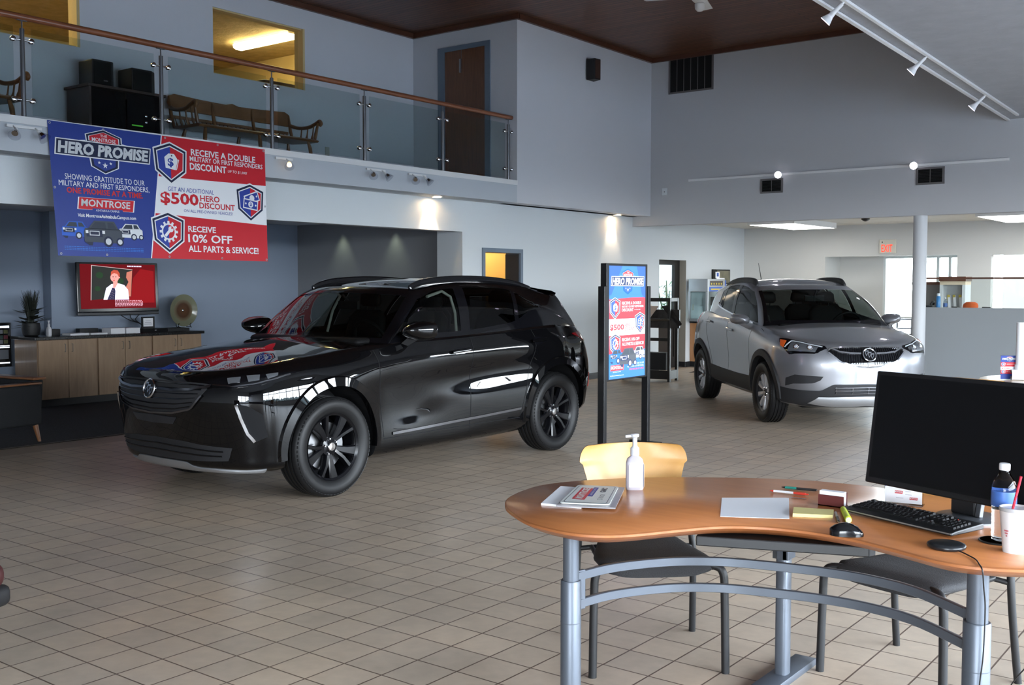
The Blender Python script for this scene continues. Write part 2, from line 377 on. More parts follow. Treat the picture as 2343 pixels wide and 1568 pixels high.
# recessed doorway: glazed dark-framed door and side pane
b = MB()
for q in (((-5.33, R0, 0), (-5.27, R0+.06, RZ)), ((-5.33, R0+.20, .20), (-5.28, R0+.26, RZ-.09)), ((-5.33, R1-.20, 0), (-5.27, R1, RZ)), ((-5.33, R0+.06, RZ-.09), (-5.27, R1-.20, RZ)), ((-5.33, R0+.06, 0), (-5.27, R1-.20, .20)), ((-5.33, R0+.26, .2), (-5.29, R1-.2, 1.0))): b.box(*q)
d2 = struct('door_2', b, DKFR, smooth=0)
p = MB(); p.box((-5.305, R0+.05, 1.0), (-5.30, R1-.15, RZ-.05)); p.build('pane', PANE, d2, smooth=0)
S('wall_side_room', [((-9.0, 12.6, 0), (-8.9, 17.5, 2.6)), ((-9.0, 17.4, 0), (-5.6, 17.5, 2.6)), ((-9.0, 12.6, 0), (-5.6, 12.7, 2.6)), ((-9.0, 12.6, 2.5), (-5.6, 17.5, 2.6))], mat('side_room_white', (.72, .76, .78), .8))
S('wall_reveal_tan', [((-5.27, R1-.006, .10), (-5.137, R1, RZ))], mat('reveal_tan', (.28, .25, .21), .8))
# gallery door
b = MB(); f = 8.525
for q in (((-6.268, f-.02, 3.04), (-6.13, f+.01, 5.035)), ((-5.36, f-.02, 3.04), (-5.262, f+.01, 5.035)), ((-6.268, f-.02, 5.035), (-5.262, f+.01, 5.105))): b.box(*q)
d3 = struct('door_3', b, FRAMEB, smooth=0)
lf = MB(); lf.box((-6.13, f-.012, 3.045), (-5.36, f+.005, 5.035)); lf.build('door_leaf', woodmat('door_wood', (.085, .032, .014), (.15, .058, .024), (14, 1, 1.2), .4), d3, smooth=0)
hk = MB(); hk.bar((-5.80, f-.018, 5.03), (-5.80, f-.018, 4.90), .006, .006, up=(0,1,0)); hk.box((-5.835, f-.035, 4.70), (-5.805, f-.012, 4.90)); hk.build('door_hook', mat('hook_metal', (.25, .25, .26), .3, .9), d3, smooth=0, bevel=.004)
# column
b = MB(); b.cyl((-.293, 12.42, 0), (-.293, 12.42, 2.72), .098, n=40)
struct('column_1', b, mat('column_grey', (.50, .51, .53), .55), smooth=60)
# half-height office screen with glass and a wooden cap
b = MB(); b.box((-.46, 13.2, 0), (9.0, 13.32, 1.212)); struct('wall_partition', b, mat('partition_grey', (.245, .26, .275), .8, bump=.1, bscale=200), smooth=0)
b = MB(); b.box((-.63, 13.23, 1.645), (9.0, 13.29, 1.672)); struct('trim_4', b, BROWN, smooth=0)
p = MB(); p.box((-.44, 13.255, 1.212), (9.0, 13.262, 1.645)); struct('window_6', p, PANE, smooth=0)
# wall pier between lounge opening and the office door is lit by these
WARM = mat('downlight_lens', (1, .9, .75), .4, emit=(1, .86, .66), estr=12)
DIMW = mat('downlight_dim', (.7, .8, .6), .4, emit=(.75, .9, .6), estr=1.2)
# ---------------------------------------------------------------- cars
def lin(x, pts):
    """piecewise linear through (x, v) pairs, any order"""
    p = sorted(pts)
    if x <= p[0][0]: return p[0][1]
    for (a, u), (b, v) in zip(p, p[1:]):
        if x <= b: return u + (v-u)*(x-a)/(b-a)
    return p[-1][1]
def cr(a, b, c, d, t):
    return .5*((2*b)+(c-a)*t+(2*a-5*b+4*c-d)*t*t+(3*b-a-3*c+d)*t**3)
def dense(net, su, sv):
    """Catmull-Rom bicubic refinement of a control net (rows, cols, 3)"""
    def ref(A, s):
        n = A.shape[0]; out = []
        for i in range(n-1):
            a, b, c, d = A[max(i-1,0)], A[i], A[i+1], A[min(i+2,n-1)]
            if i == 0: a = 2*b-c
            if i == n-2: d = 2*c-b
            for k in range(s): out.append(cr(a, b, c, d, k/s))
        out.append(A[-1]); return np.array(out)
    B = ref(net, su)
    return np.swapaxes(ref(np.swapaxes(B, 0, 1), sv), 0, 1)
PHI = [0, 13, 28, 46, 64, 78, 90]
SIDE = [1.39, 1.12, .85, .5, .12, -.28, -.68, -1.04, -1.39]
def level(xn, xr, xc, xrc, W, Z, nf, nr, k=1.0):
    """one closed-plan level line, left half: nose centre -> tail centre"""
    out = []
    Wc = lin(xc, W)
    for ph in PHI:
        p = radians(ph); x = xc + (xn-xc)*cos(p)**(2/nf); y = Wc*sin(p)**(2/nf)
        out.append((x, y, lin(x, Z)))
    for x in SIDE:
        x *= k
        if xrc < x < xc - .02: out.append((x, lin(x, W), lin(x, Z)))
    Wc = lin(xrc, W)
    for ph in reversed(PHI):
        p = radians(ph); x = xrc + (xr-xrc)*cos(p)**(2/nr); y = Wc*sin(p)**(2/nr)
        out.append((x, y, lin(x, Z)))
    return out
class Shell:
    """smooth reference surface: nearest point, ray and smooth normals"""
    def __init__(s, me):
        bm = bmesh.new(); bm.from_mesh(me)
        bmesh.ops.triangulate(bm, faces=bm.faces)
        bm.normal_update(); bm.verts.ensure_lookup_table(); bm.faces.ensure_lookup_table()
        s.co = [v.co.copy() for v in bm.verts]; s.no = [v.normal.copy() for v in bm.verts]
        s.tri = [tuple(v.index for v in f.verts) for f in bm.faces]
        s.t = BVHTree.FromPolygons(s.co, s.tri); bm.free()
    def nrm(s, p, idx):
        a, b, c = s.tri[idx]; A, B, Cc = s.co[a], s.co[b], s.co[c]
        v0 = B-A; v1 = Cc-A; v2 = p-A
        d00 = v0.dot(v0); d01 = v0.dot(v1); d11 = v1.dot(v1); d20 = v2.dot(v0); d21 = v2.dot(v1)
        den = d00*d11-d01*d01
        if abs(den) < 1e-14: return s.no[a]
        v = (d11*d20-d01*d21)/den; w = (d00*d21-d01*d20)/den
        n = s.no[a]*(1-v-w)+s.no[b]*v+s.no[c]*w
        return n.normalized() if n.length > 1e-6 else s.no[a]
    def near(s, p):
        co, n, i, d = s.t.find_nearest(Vector(p)); return co, s.nrm(co, i)
    def ray(s, o, d):
        co, n, i, dist = s.t.ray_cast(Vector(o), Vector(d).normalized())
        return (co, s.nrm(co, i)) if co is not None else None
def polyat(P, u):
    """point at fraction u of a 3D polyline"""
    P = [Vector(p) for p in P]
    L = [0]
    for a, b in zip(P, P[1:]): L.append(L[-1]+(b-a).length)
    t = u*L[-1]
    for i in range(len(P)-1):
        if t <= L[i+1] or i == len(P)-2:
            return P[i].lerp(P[i+1], (t-L[i])/max(L[i+1]-L[i], 1e-9))
def conform(mb, sh, A, B, nu=14, nv=5, off=.004, depth=.012, m=None, bulge=0.0, mirror=False):
    """patch between polylines A and B laid onto shell sh, raised by off, with a skirt"""
    rows = []
    for i in range(nv+1):
        r = []
        for j in range(nu+1):
            p = polyat(A, j/nu).lerp(polyat(B, j/nu), i/nv)
            co, n = sh.near(p)
            e = sin(pi*i/nv)*bulge if bulge else 0
            r.append((co, n, e))
        rows.append(r)
    top = [[c+n*(off+e) for c, n, e in r] for r in rows]; low = [[c-n*depth for c, n, e in r] for r in rows]
    if mirror:
        top = [[Vector((p.x,-p.y,p.z)) for p in r] for r in top]; low = [[Vector((p.x,-p.y,p.z)) for p in r] for r in low]
    mb.grid(top, m)
    rim = lambda G: G[0] + [r[-1] for r in G[1:]] + G[-1][::-1][1:] + [r[0] for r in G[::-1][1:-1]]
    a, b = rim(top), rim(low)
    mb.grid([a, b], m, closed_u=True)
    return mb
def strip(mb, sh, path, w, off=.003, depth=.004, n=40, m=None, mirror=False, h=None):
    """ribbon of width w along a path laid on the shell"""
    P = []
    for i in range(n+1):
        co, nn = sh.near(polyat(path, i/n)); P.append((co, nn))
    a, b, c, d = [], [], [], []
    for i, (p, nn) in enumerate(P):
        t = (P[min(i+1, n)][0]-P[max(i-1, 0)][0])
        if t.length < 1e-9: t = Vector((1,0,0))
        t.normalize(); s = t.cross(nn).normalized()*(w/2)
        a.append(p+s-nn*depth); b.append(p+s*.8+nn*off); c.append(p-s*.8+nn*off); d.append(p-s-nn*depth)
    G = [a, b, c, d]
    if mirror: G = [[Vector((p.x,-p.y,p.z)) for p in r] for r in G]
    mb.grid(G, m)
    return mb
def set_normals(me, sh, lim=.80):
    """smooth shading taken from the reference shell, flat where cut"""
    me.polygons.foreach_set('use_smooth', [True]*len(me.polygons))
    nor = [None]*len(me.loops)
    cache = {}
    for p in me.polygons:
        c, n = sh.near(p.center); ok = (c-p.center).length < .012 and n.dot(p.normal) > lim
        for li in p.loop_indices:
            if ok:
                vi = me.loops[li].vertex_index
                if vi not in cache: cache[vi] = sh.near(me.vertices[vi].co)[1]
                nor[li] = cache[vi]
            else: nor[li] = p.normal.copy()
    me.normals_split_custom_set(nor)
def boolean(o, cutters, op='DIFFERENCE'):
    for c in cutters:
        md = o.modifiers.new('b', 'BOOLEAN'); md.operation = op; md.solver = 'EXACT'; md.object = c
    dg = bpy.context.evaluated_depsgraph_get(); dg.update()
    me = bpy.data.meshes.new_from_object(o.evaluated_get(dg), depsgraph=dg)
    o.modifiers.clear(); old = o.data; o.data = me; bpy.data.meshes.remove(old)
    for c in cutters:
        d = c.data; bpy.data.objects.remove(c); bpy.data.meshes.remove(d)
    return o
def part_of(name, me_src, keep, mats, parent, sh=None, smooth=None):
    """new mesh object from the faces of me_src accepted by keep(poly)"""
    ids = [p.index for p in me_src.polygons if keep(p)]
    if not ids: return None
    vm = {}; vs = []; fs = []; ms = []
    for i in ids:
        p = me_src.polygons[i]; f = []
        for v in p.vertices:
            if v not in vm: vm[v] = len(vs); vs.append(tuple(me_src.vertices[v].co))
            f.append(vm[v])
        fs.append(f); ms.append(p.material_index)
    me = bpy.data.meshes.new(name); me.from_pydata(vs, [], fs)
    for q in mats: me.materials.append(q)
    me.polygons.foreach_set('material_index', ms if len(mats) > 1 else [0]*len(ms)); me.update()
    if sh: set_normals(me, sh, -1 if smooth else .8)
    o = bpy.data.objects.new(name, me); COL.objects.link(o)
    if parent: o.parent = parent
    return o

def make_body(levels, crown, su=6, sv=5, capk=8):
    """closed lower body: side levels + bonnet/shoulder cap + floor; returns MB with face tags"""
    net = np.array(levels)                       # (levels, cols, 3)
    D = dense(net, sv, su)
    rows = [[Vector(p) for p in r] for r in D]
    for r in rows:
        r[0].y = 0; r[-1].y = 0
    mb = MB()
    for sgn in (1, -1):
        G = [[(p.x, p.y*sgn, p.z) for p in r] for r in rows]
        mb.grid(G, 0, flip=sgn < 0)
        top = rows[-1]; cap = []
        for k in range(capk+1):
            s = k/capk; yy = 1-s
            cap.append([(p.x, p.y*yy*sgn, p.z + crown(p.x, p.y)*(1-yy*yy)) for p in top])
        mb.grid(cap, 1, flip=sgn < 0)
        bot = rows[0]
        mb.grid([[(p.x, p.y*sgn, p.z) for p in bot], [(p.x, 0, p.z) for p in bot]], 2, flip=sgn > 0)
    return mb
def make_house(g, crown, su=6, sv=5, capk=8):
    """greenhouse: returns dense rows (left half) and roof cap rows"""
    D = dense(np.array(g), sv, su)
    rows = [[Vector(p) for p in r] for r in D]
    for r in rows: r[0].y = 0; r[-1].y = 0
    top = rows[-1]; cap = []
    for k in range(capk+1):
        yy = 1-k/capk
        cap.append([Vector((p.x, p.y*yy, p.z+crown(p.x)*(1-yy*yy)*(p.y/max(q.y for q in top))**2 if p.y > 0 else p.z)) for p in top])
    return rows, cap

def house_parts(root, g, crown, glassdef, M, sh_store, su=6, sv=5, inset=.004):
    """splits the greenhouse into roof/pillars and one mesh per pane.
    glassdef: name -> (col0, col1, row0, row1, both_sides, material)"""
    rows, cap = make_house(g, crown, su, sv)
    nc = len(rows[0])
    mb = MB()
    for sgn in (1, -1):
        mb.grid([[(p.x, p.y*sgn, p.z) for p in r] for r in rows], 0, flip=sgn < 0)
        mb.grid([[(p.x, p.y*sgn, p.z) for p in r] for r in cap], 0, flip=sgn < 0)
    ref = mb.build('ref', M['paint'], smooth=0); sh = Shell(ref.data)
    sh_store.append(sh)
    d = ref.data; bpy.data.objects.remove(ref); bpy.data.meshes.remove(d)
    R = len(rows)
    taken = {}
    for name, (c0, c1, r0, r1, both, mt) in glassdef.items():
        for i in range(r0*sv, r1*sv):
            for j in range(int(c0*su), int(c1*su)): taken[(i, j)] = name
    frame = MB(); black = {}
    for sgn in (1, -1):
        vs = [(p.x, p.y*sgn, p.z) for r in rows for p in r]; fs = []; ms = []
        for i in range(R-1):
            for j in range(nc-1):
                if (i, j) in taken: continue
                f = (i*nc+j, i*nc+j+1, (i+1)*nc+j+1, (i+1)*nc+j)
                fs.append(f if sgn > 0 else f[::-1]); ms.append(M['fm'](i/sv, j/su))
        o = len(frame.v); frame.v += vs; frame.f += [tuple(k+o for k in f) for f in fs]; frame.m += ms
        frame.grid([[(p.x, p.y*sgn, p.z) for p in r] for r in cap], 0, flip=sgn < 0)
    roof = frame.build('roof', [M['paint'], M['pillar']], root, smooth=0)
    set_normals(roof.data, sh, .3)
    # headliner just inside
    hl = MB()
    for sgn in (1, -1):
        hl.grid([[(p.x*.985, p.y*.96*sgn, p.z-.022) for p in r] for r in cap], 0)
        hl.grid([[(p.x*.985, p.y*.96*sgn, p.z-.022) for p in rows[-1]], [(p.x*.985, p.y*.965*sgn, p.z-.02) for p in rows[(R-1)-max(1, sv//2)]]], 0)
    hl.build('headliner', M['liner'], root, smooth=60)
    for name, (c0, c1, r0, r1, both, mt) in glassdef.items():
        sides = ((1,), (-1,)) if both else ((1, -1),)
        for sg in sides:
            gm = MB()
            for sgn in sg:
                G = [[rows[i][j] for j in range(int(c0*su), int(c1*su)+1)] for i in range(r0*sv, r1*sv+1)]
                G = [[(lambda q: (q.x, q.y*sgn, q.z))(p - sh.near(p)[1]*inset) for p in r] for r in G]
                gm.grid(G, 0, flip=sgn < 0)
            o = gm.build(name, M[mt], root, smooth=0)
            me = o.data; me.polygons.foreach_set('use_smooth', [True]*len(me.polygons))
            me.normals_split_custom_set([sh.near(me.vertices[l.vertex_index].co)[1] for l in me.loops])
    return sh

def wheel_mesh(R, w, rim_r, style, M):
    """wheel about the y axis, outer face towards +y; returns dict of MBs"""
    ty = MB(); h = w/2
    prof = [(rim_r-.012, -h*.80), (rim_r+.004, -h*.92), (rim_r+.03, -h), (R-.055, -h*1.03), (R-.018, -h*.93), (R-.004, -h*.78)]
    for gy in (-.52, -.18, .18, .52):      # tread grooves
        prof += [(R, h*(gy-.09)), (R-.009, h*(gy-.075)), (R-.009, h*(gy+.075)), (R, h*(gy+.09))]
    prof += [(R-.004, h*.78), (R-.018, h*.93), (R-.030, h*.985), (R-.032, h*1.0), (R-.055, h*1.03), (rim_r+.034, h*1.01), (rim_r+.03, h), (rim_r+.004, h*.92), (rim_r-.012, h*.80)]
    ty.lathe([(r, y) for r, y in prof], 72, ax='y', cap=False)
    for k in range(72):                    # shoulder blocks
        t = 2*pi*k/72
        for s in (1, -1):
            a = Vector((cos(t), 0, sin(t)))
            ty.bar(a*(R-.0065)+Vector((0, s*h*.62, 0)), a*(R-.0245)+Vector((0, s*h*.95, 0)), .020, .012, up=a)
    rm = MB()
    b = h*.86
    rm.lathe([(rim_r-.004, b+.002), (rim_r-.001, b-.006), (rim_r-.016, b-.014), (rim_r-.030, b-.03), (rim_r-.034, -h*.8), (rim_r-.012, -h*.84), (rim_r-.012, -h*.8)], 72, ax='y', m=0, cap=False)
    rm.lathe([(rim_r-.012, b-.003), (rim_r-.020, b-.009), (rim_r-.030, b-.016), (rim_r-.026, b-.03)], 72, ax='y', m=0, cap=False)
    sp = MB()
    face = b-.012
    def spoke(t, r0, r1, w0, w1, d0, d1, dep, m, tw=0.0):
        a = Vector((cos(t), 0, sin(t))); c = Vector((-sin(t), 0, cos(t)))
        a2 = Vector((cos(t+tw), 0, sin(t+tw))); c2 = Vector((-sin(t+tw), 0, cos(t+tw)))
        Y = Vector((0, 1, 0)); vs = []
        for aa, cc, r, ww, dd in ((a, c, r0, w0, d0), ((a+a2).normalized(), (c+c2).normalized(), (r0+r1)/2, (w0+w1)/2*.92, (d0+d1)/2+.006), (a2, c2, r1, w1, d1)):
            for sx, sy in ((-.5, -dep), (-.5, -.008), (-.36, 0), (.36, 0), (.5, -.008), (.5, -dep)):
                vs.append(aa*r + cc*(ww*sx) + Y*(dd+sy))
        fs = []
        for i in range(2):
            for j in range(6):
                fs.append((i*6+j, i*6+(j+1) % 6, (i+1)*6+(j+1) % 6, (i+1)*6+j))
        sp.add(vs, fs, m)
    if style == 'five':
        for k in range(5):
            t = 2*pi*k/5 + .33
            spoke(t-.13, .055, rim_r-.018, .038, .085, face-.030, face-.004, .05, 0, -.10)
            spoke(t+.13, .055, rim_r-.018, .030, .034, face-.030, face-.002, .05, 0, .16)
            spoke(t+.02, .055, rim_r-.12, .05, .018, face-.045, face-.03, .03, 0, .05)
    else:
        for k in range(10):
            t = 2*pi*k/10 + .1
            spoke(t, .05, rim_r-.016, .030, .066, face-.022, face-.006, .04, 1)
            spoke(t+.314, .05, rim_r-.03, .022, .030, face-.035, face-.028, .04, 0)
    hub = MB()
    hub.lathe([(.030, face-.06), (.075, face-.055), (.072, face-.032), (.040, face-.024), (.034, face-.020)], 28, ax='y', m=0, cap=False)
    hub.lathe([(.033, face-.03), (.034, face-.012), (.029, face-.006), (1e-4, face-.004)], 24, ax='y', m=1)
    nuts = MB()
    for k in range(5):
        t = 2*pi*k/5+.33+.3
        q = (.058*cos(t), 0, .058*sin(t))
        nuts.lathe([(.010, face-.05), (.010, face-.020), (.006, face-.014), (1e-4, face-.013)], 8, (q[0], 0, q[2]), 'y')
    disc = MB()
    disc.lathe([(.06, -.02), (rim_r-.085, -.02), (rim_r-.085, .0), (.06, .0)], 40, ax='y', m=0)
    disc.lathe([(.02, -h*.7), (rim_r-.04, -h*.7), (rim_r-.04, -h*.72), (.02, -h*.72)], 32, ax='y', m=1)
    cal = MB(); cal.box((-.06, -.06, .12), (.06, .035, rim_r-.06), 0)
    cal.xf(Matrix.Rotation(radians(75), 4, 'Y'))
    return dict(tyre=ty, rim=rm, spokes=sp, hub_cap=hub, lug_nuts=nuts, brake_disc=disc, brake_caliper=cal)
def put_wheels(root, R, w, rim_r, style, M, axles, ty):
    md = wheel_mesh(R, w, rim_r, style, M)
    proto = md['tyre'].build('wheel', [M['rubber']], root, smooth=40)
    subs = [('rim', [M['rim']]), ('spokes', [M['rim'], M['rimface']]), ('hub_cap', [M['rim'], M['chrome']]), ('lug_nuts', [M['chrome']]), ('brake_disc', [M['steel'], M['dark']]), ('brake_caliper', [M['steel']])]
    for n, ms in subs: md[n].build(n, ms, proto, smooth=35, bevel=.0)
    first = True
    for ax in axles:
        for s in (1, -1):
            if first: o = proto; first = False
            else:
                o = proto.copy(); COL.objects.link(o)
                for ch in list(proto.children):
                    c = ch.copy(); COL.objects.link(c); c.parent = o
            o.location = (ax, s*ty, R-.003); o.rotation_euler = (0, (.5 if s > 0 else -.3)*(1 if ax > 0 else -1.7), 0 if s > 0 else pi)
    return proto
def arch(mb, sh, cx, cz, r0, r1, a0, a1, off, sgn, m=None, lip=.06, n=36, taper=.35, y0=.9):
    """wheel-arch moulding: ring laid on the body side, with a returning lip"""
    rings = [[], [], [], []]
    for i in range(n+1):
        t = radians(a0+(a1-a0)*i/n)
        k = 1.0 - taper*abs(2*i/n-1)**3
        rr1 = r0+(r1-r0)*k
        def at(r):
            x, z = cx+r*cos(t), cz+r*sin(t)
            h = sh.ray((x, 2, z), (0,-1,0))
            return (h[0] if h and h[0].y > .5 else Vector((x, y0, z)))
        po, pi_ = at(rr1), at(r0+.012)
        rings[0].append(Vector((po.x, po.y-.004, po.z)))
        rings[1].append(Vector((cx+(rr1-.012)*cos(t), po.y*.5+pi_.y*.5+off*.8, cz+(rr1-.012)*sin(t))))
        rings[2].append(Vector((cx+r0*cos(t), pi_.y+off, cz+r0*sin(t))))
        rings[3].append(Vector((cx+(r0+.002)*cos(t), pi_.y+off-lip, cz+(r0+.002)*sin(t))))
    G = [[Vector((p.x, p.y*sgn, p.z)) for p in r] for r in rings]
    mb.grid(G, m)
    return mb
def rail(root, P, drop, w, M):
    """raised roof rail: a low fin standing on the roof along P"""
    r = MB(); n = len(P); rows = []
    for i, p in enumerate(P):
        k = sin(pi*i/(n-1))**.35; hh = drop[0]+(drop[1]-drop[0])*k; ww = w*(.55+.45*k)
        rows.append([(p.x, p.y+ww*.9, p.z-hh), (p.x, p.y+ww, p.z-.012), (p.x, p.y+ww*.6, p.z), (p.x, p.y-ww*.6, p.z), (p.x, p.y-ww, p.z-.012), (p.x, p.y-ww*.9, p.z-hh)])
    r.grid(rows); r.add(rows[0], [tuple(range(6))]); r.add(rows[-1], [tuple(range(6))])
    return r.build('roof_rail', M, root, smooth=50)
def torus_badge(mb, c, n, R, r, m=0):
    """ring emblem facing n at c"""
    n = Vector(n).normalized(); a = Vector((0,1,0)); a = (a - n*a.dot(n)).normalized(); b = n.cross(a)
    vs = []; N, K = 28, 8
    for i in range(N):
        t = 2*pi*i/N; d = a*cos(t)+b*sin(t)
        for k in range(K):
            u = 2*pi*k/K; vs.append(Vector(c)+d*(R+r*cos(u))+n*(r*sin(u)))
    mb.add(vs, [(i*K+k, ((i+1) % N)*K+k, ((i+1) % N)*K+(k+1) % K, i*K+(k+1) % K) for i in range(N) for k in range(K)], m)
    return a, b, n
def badge(mb, c, n, R):
    """round badge with a disc and three slanted shields"""
    a, b, n = torus_badge(mb, c, n, R, R*.10, 0)
    c = Vector(c)
    disc = [c + a*(R*.95*cos(2*pi*i/28)) + b*(R*.95*sin(2*pi*i/28)) - n*.001 for i in range(28)]
    mb.add(disc, [tuple(range(28))], 1)
    for k in (-1, 0, 1):
        o = c + a*(k*R*.42*-1) + b*(k*R*.24) + n*.004
        pts = [(-.24,.42), (.24,.42), (.22,-.05), (0,-.50), (-.22,-.05)]
        sl = .25
        out = [o + a*(x*R*1.0 - sl*y*R*-1) + b*(y*R) for x, y in pts]; low = [p - n*.004 for p in out]
        mb.add(out+low, [tuple(range(5))]+[(i, (i+1) % 5, 5+(i+1) % 5, 5+i) for i in range(5)], 0)
        inn = [o + n*.0008 + a*(x*R*.6 + sl*y*R*.6) + b*(y*R*.6) for x, y in pts]
        mb.add(inn, [tuple(range(5))], 1)
CM = {}
def car_mats():
    CM['blackpaint'] = mat('black_paint', (.002, .002, .0024), .6, 0, .0, coat=1.0, coatr=.012)
    CM['silverpaint'] = mat('silver_paint', (.29, .295, .32), .36, .75, .5, coat=1.0, coatr=.03)
    CM['gloss'] = mat('gloss_black', (.003, .003, .004), .08, 0, .5)
    CM['plastic'] = mat('dark_plastic', (.022, .022, .024), .55, 0, .35)
    CM['satin'] = mat('satin_silver_trim', (.42, .43, .45), .35, .7)
    CM['rubber'] = mat('tyre_rubber', (.0065, .0065, .007), .5, 0, .35)
    CM['chrome'] = mat('chrome', (.82, .83, .86), .08, 1)
    CM['darkchrome'] = mat('dark_chrome', (.25, .25, .27), .16, 1)
    CM['steel'] = mat('brake_steel', (.32, .32, .33), .35, 1)
    CM['dark'] = mat('well_dark', (.008, .008, .009), .8, 0, .2)
    CM['rimblack'] = mat('rim_black', (.004, .004, .005), .18, 0, .35)
    CM['rimdark'] = mat('rim_dark_grey', (.05, .05, .055), .35, .4)
    CM['ledd'] = mat('lamp_reflector_dark', (.16, .17, .19), .15, .6)
    CM['rimface'] = mat('rim_machined', (.66, .67, .70), .30, .5)
    CM['winddark'] = glassmat('windscreen_glass', (.70, .80, .78), .55)
    CM['tint'] = glassmat('tinted_glass', (.5, .52, .52), .16)
    CM['clear'] = glassmat('side_glass', (.7, .78, .75), .55)
    CM['lens'] = glassmat('lamp_lens', (.95, .97, 1), .9)
    CM['red'] = mat('tail_red', (.35, .006, .01), .12, 0, .5, coat=1)
    CM['amber'] = mat('amber', (.75, .12, .02), .2, 0, .5, coat=.5)
    CM['linergrey'] = mat('headliner_grey', (.33, .32, .30), .9)
    CM['seat'] = mat('seat_black', (.006, .006, .0065), .6, spec=.2)
    CM['belt_trim'] = mat('pillar_trim_beige', (.36, .35, .32), .8)
    CM['mirrorglass'] = mat('mirror_glass', (.7, .72, .75), .03, 1)
    CM['ledw'] = mat('lamp_reflector', (.62, .66, .72), .18, .35)
    CM['tyredot'] = mat('tyre_dot_yellow', (.6, .6, .03), .5)

def interior(root, xs, belt, roofz, w, wheel_y):
    """dash, seats with headrests and steering wheel"""
    d = MB(); d.box((xs+.12, -w+.12, belt-.18), (xs+.42, w-.12, belt-.02))
    d.build('dashboard', CM['seat'], root, bevel=.05, bseg=3)
    for sx, sy in ((0, .38), (0, -.38), (-.92, .40), (-.92, -.40)):
        s = MB()
        x = xs-.62+sx
        rows = []
        for z, t, hw in ((belt-.30, .13, .22), (belt-.05, .12, .235), (belt+.10, .10, .22), (belt+.17, .06, .15)):
            r = []
            for k in range(16):
                a = 2*pi*k/16
                r.append((x-(z-belt+.3)*.22+t*.5*np.sign(cos(a))*abs(cos(a))**.6, sy+hw*np.sign(sin(a))*abs(sin(a))**.6, z))
            rows.append(r)
        s.grid(rows, closed_u=True); s.add(rows[-1], [tuple(range(16))])
        b = s.build('seat', CM['seat'], root, smooth=60)
        h = MB(); hx = x-.13
        rows = []
        for z, t, hw in ((belt+.20, .04, .10), (belt+.23, .09, .13), (belt+.31, .09, .12), (belt+.345, .03, .08)):
            rows.append([(hx+t*.5*cos(2*pi*k/14), sy+hw*np.sign(sin(2*pi*k/14))*abs(sin(2*pi*k/14))**.6, z) for k in range(14)])
        h.grid(rows, closed_u=True); h.add(rows[-1], [tuple(range(14))])
        h.tube([(hx, sy-.05, belt+.12), (hx, sy-.05, belt+.22)], .007, 6); h.tube([(hx, sy+.05, belt+.12), (hx, sy+.05, belt+.22)], .007, 6)
        h.build('headrest', CM['seat'], b, smooth=50)
    st = MB()
    c = Vector((xs-.02, wheel_y, belt-.06)); n = Vector((-.9, 0, .45)).normalized(); a = Vector((0, 1, 0)); b = n.cross(a)
    st.tube([c+a*(.18*cos(2*pi*k/24))+b*(.18*sin(2*pi*k/24)) for k in range(24)], .016, 8, closed=True)
    st.bar(c-a*.17, c+a*.17, .05, .03, up=n); st.bar(c, c-b*.17*np.sign(b.z), .04, .03, up=n)
    st.build('steering_wheel', CM['seat'], root, smooth=50)
    rv = MB(); rv.box((xs-.14, -.12, roofz-.17), (xs-.11, .12, roofz-.10)); rv.tube([(xs-.12, 0, roofz-.10), (xs-.05, 0, roofz-.04)], .012, 8)
    rv.build('rear_view_mirror', CM['seat'], root, bevel=.01)

def split_doors(me, planes, xr):
    bm = bmesh.new(); bm.from_mesh(me)
    for co, no in planes:
        fs = [f for f in bm.faces if abs(f.calc_center_median().y) > .6 and xr[0] < f.calc_center_median().x < xr[1]]
        es = {e for f in fs for e in f.edges}; vs = {v for f in fs for v in f.verts}
        bmesh.ops.bisect_plane(bm, geom=list(vs)+list(es)+fs, plane_co=co, plane_no=no, dist=1e-4)
    bm.to_mesh(me); bm.free(); me.update()

def side_mirror(root, sgn, c, s, M, backglass=True):
    """door mirror: rounded housing on a sloping foot"""
    m = MB(); rows = []
    for i in range(9):
        t = i/8; x = c[0] + s*(.13 - .20*t)               # front to back
        k = (sin(pi*min(1, t*1.15+.02)*.5))**.7 if t < .87 else 1
        hy, hz = s*.125*max(k, .08), s*.068*max(k, .08)
        rows.append([(x, sgn*(c[1] + hy*np.sign(cos(a))*abs(cos(a))**.75), c[2] + hz*np.sign(sin(a))*abs(sin(a))**.75 + .01*cos(a)) for a in [2*pi*j/20 for j in range(20)]])
    m.grid(rows, 0, closed_u=True); m.add(rows[0], [tuple(range(20))], 0)
    o = m.build('side_mirror', [M['paint'], M['plastic']], root, smooth=60)
    f = MB(); f.grid([[(c[0]+.05*s, sgn*(c[1]-.03), c[2]-.04), (c[0]+.0, sgn*(c[1]+.04), c[2]-.055), (c[0]-.05*s, sgn*(c[1]-.03), c[2]-.04)],
                      [(c[0]+.06, sgn*(c[1]-.12), c[2]-.10), (c[0]+.02, sgn*(c[1]-.09), c[2]-.12), (c[0]-.05, sgn*(c[1]-.12), c[2]-.10)]], closed_u=True)
    f.build('mirror_foot', M['paint'] if M is CM.get('_s') else M['plastic'], o, smooth=40)
    g = MB(); g.add(rows[-1], [tuple(range(20))], 0); g.build('mirror_glass', CM['mirrorglass'], o, smooth=0)

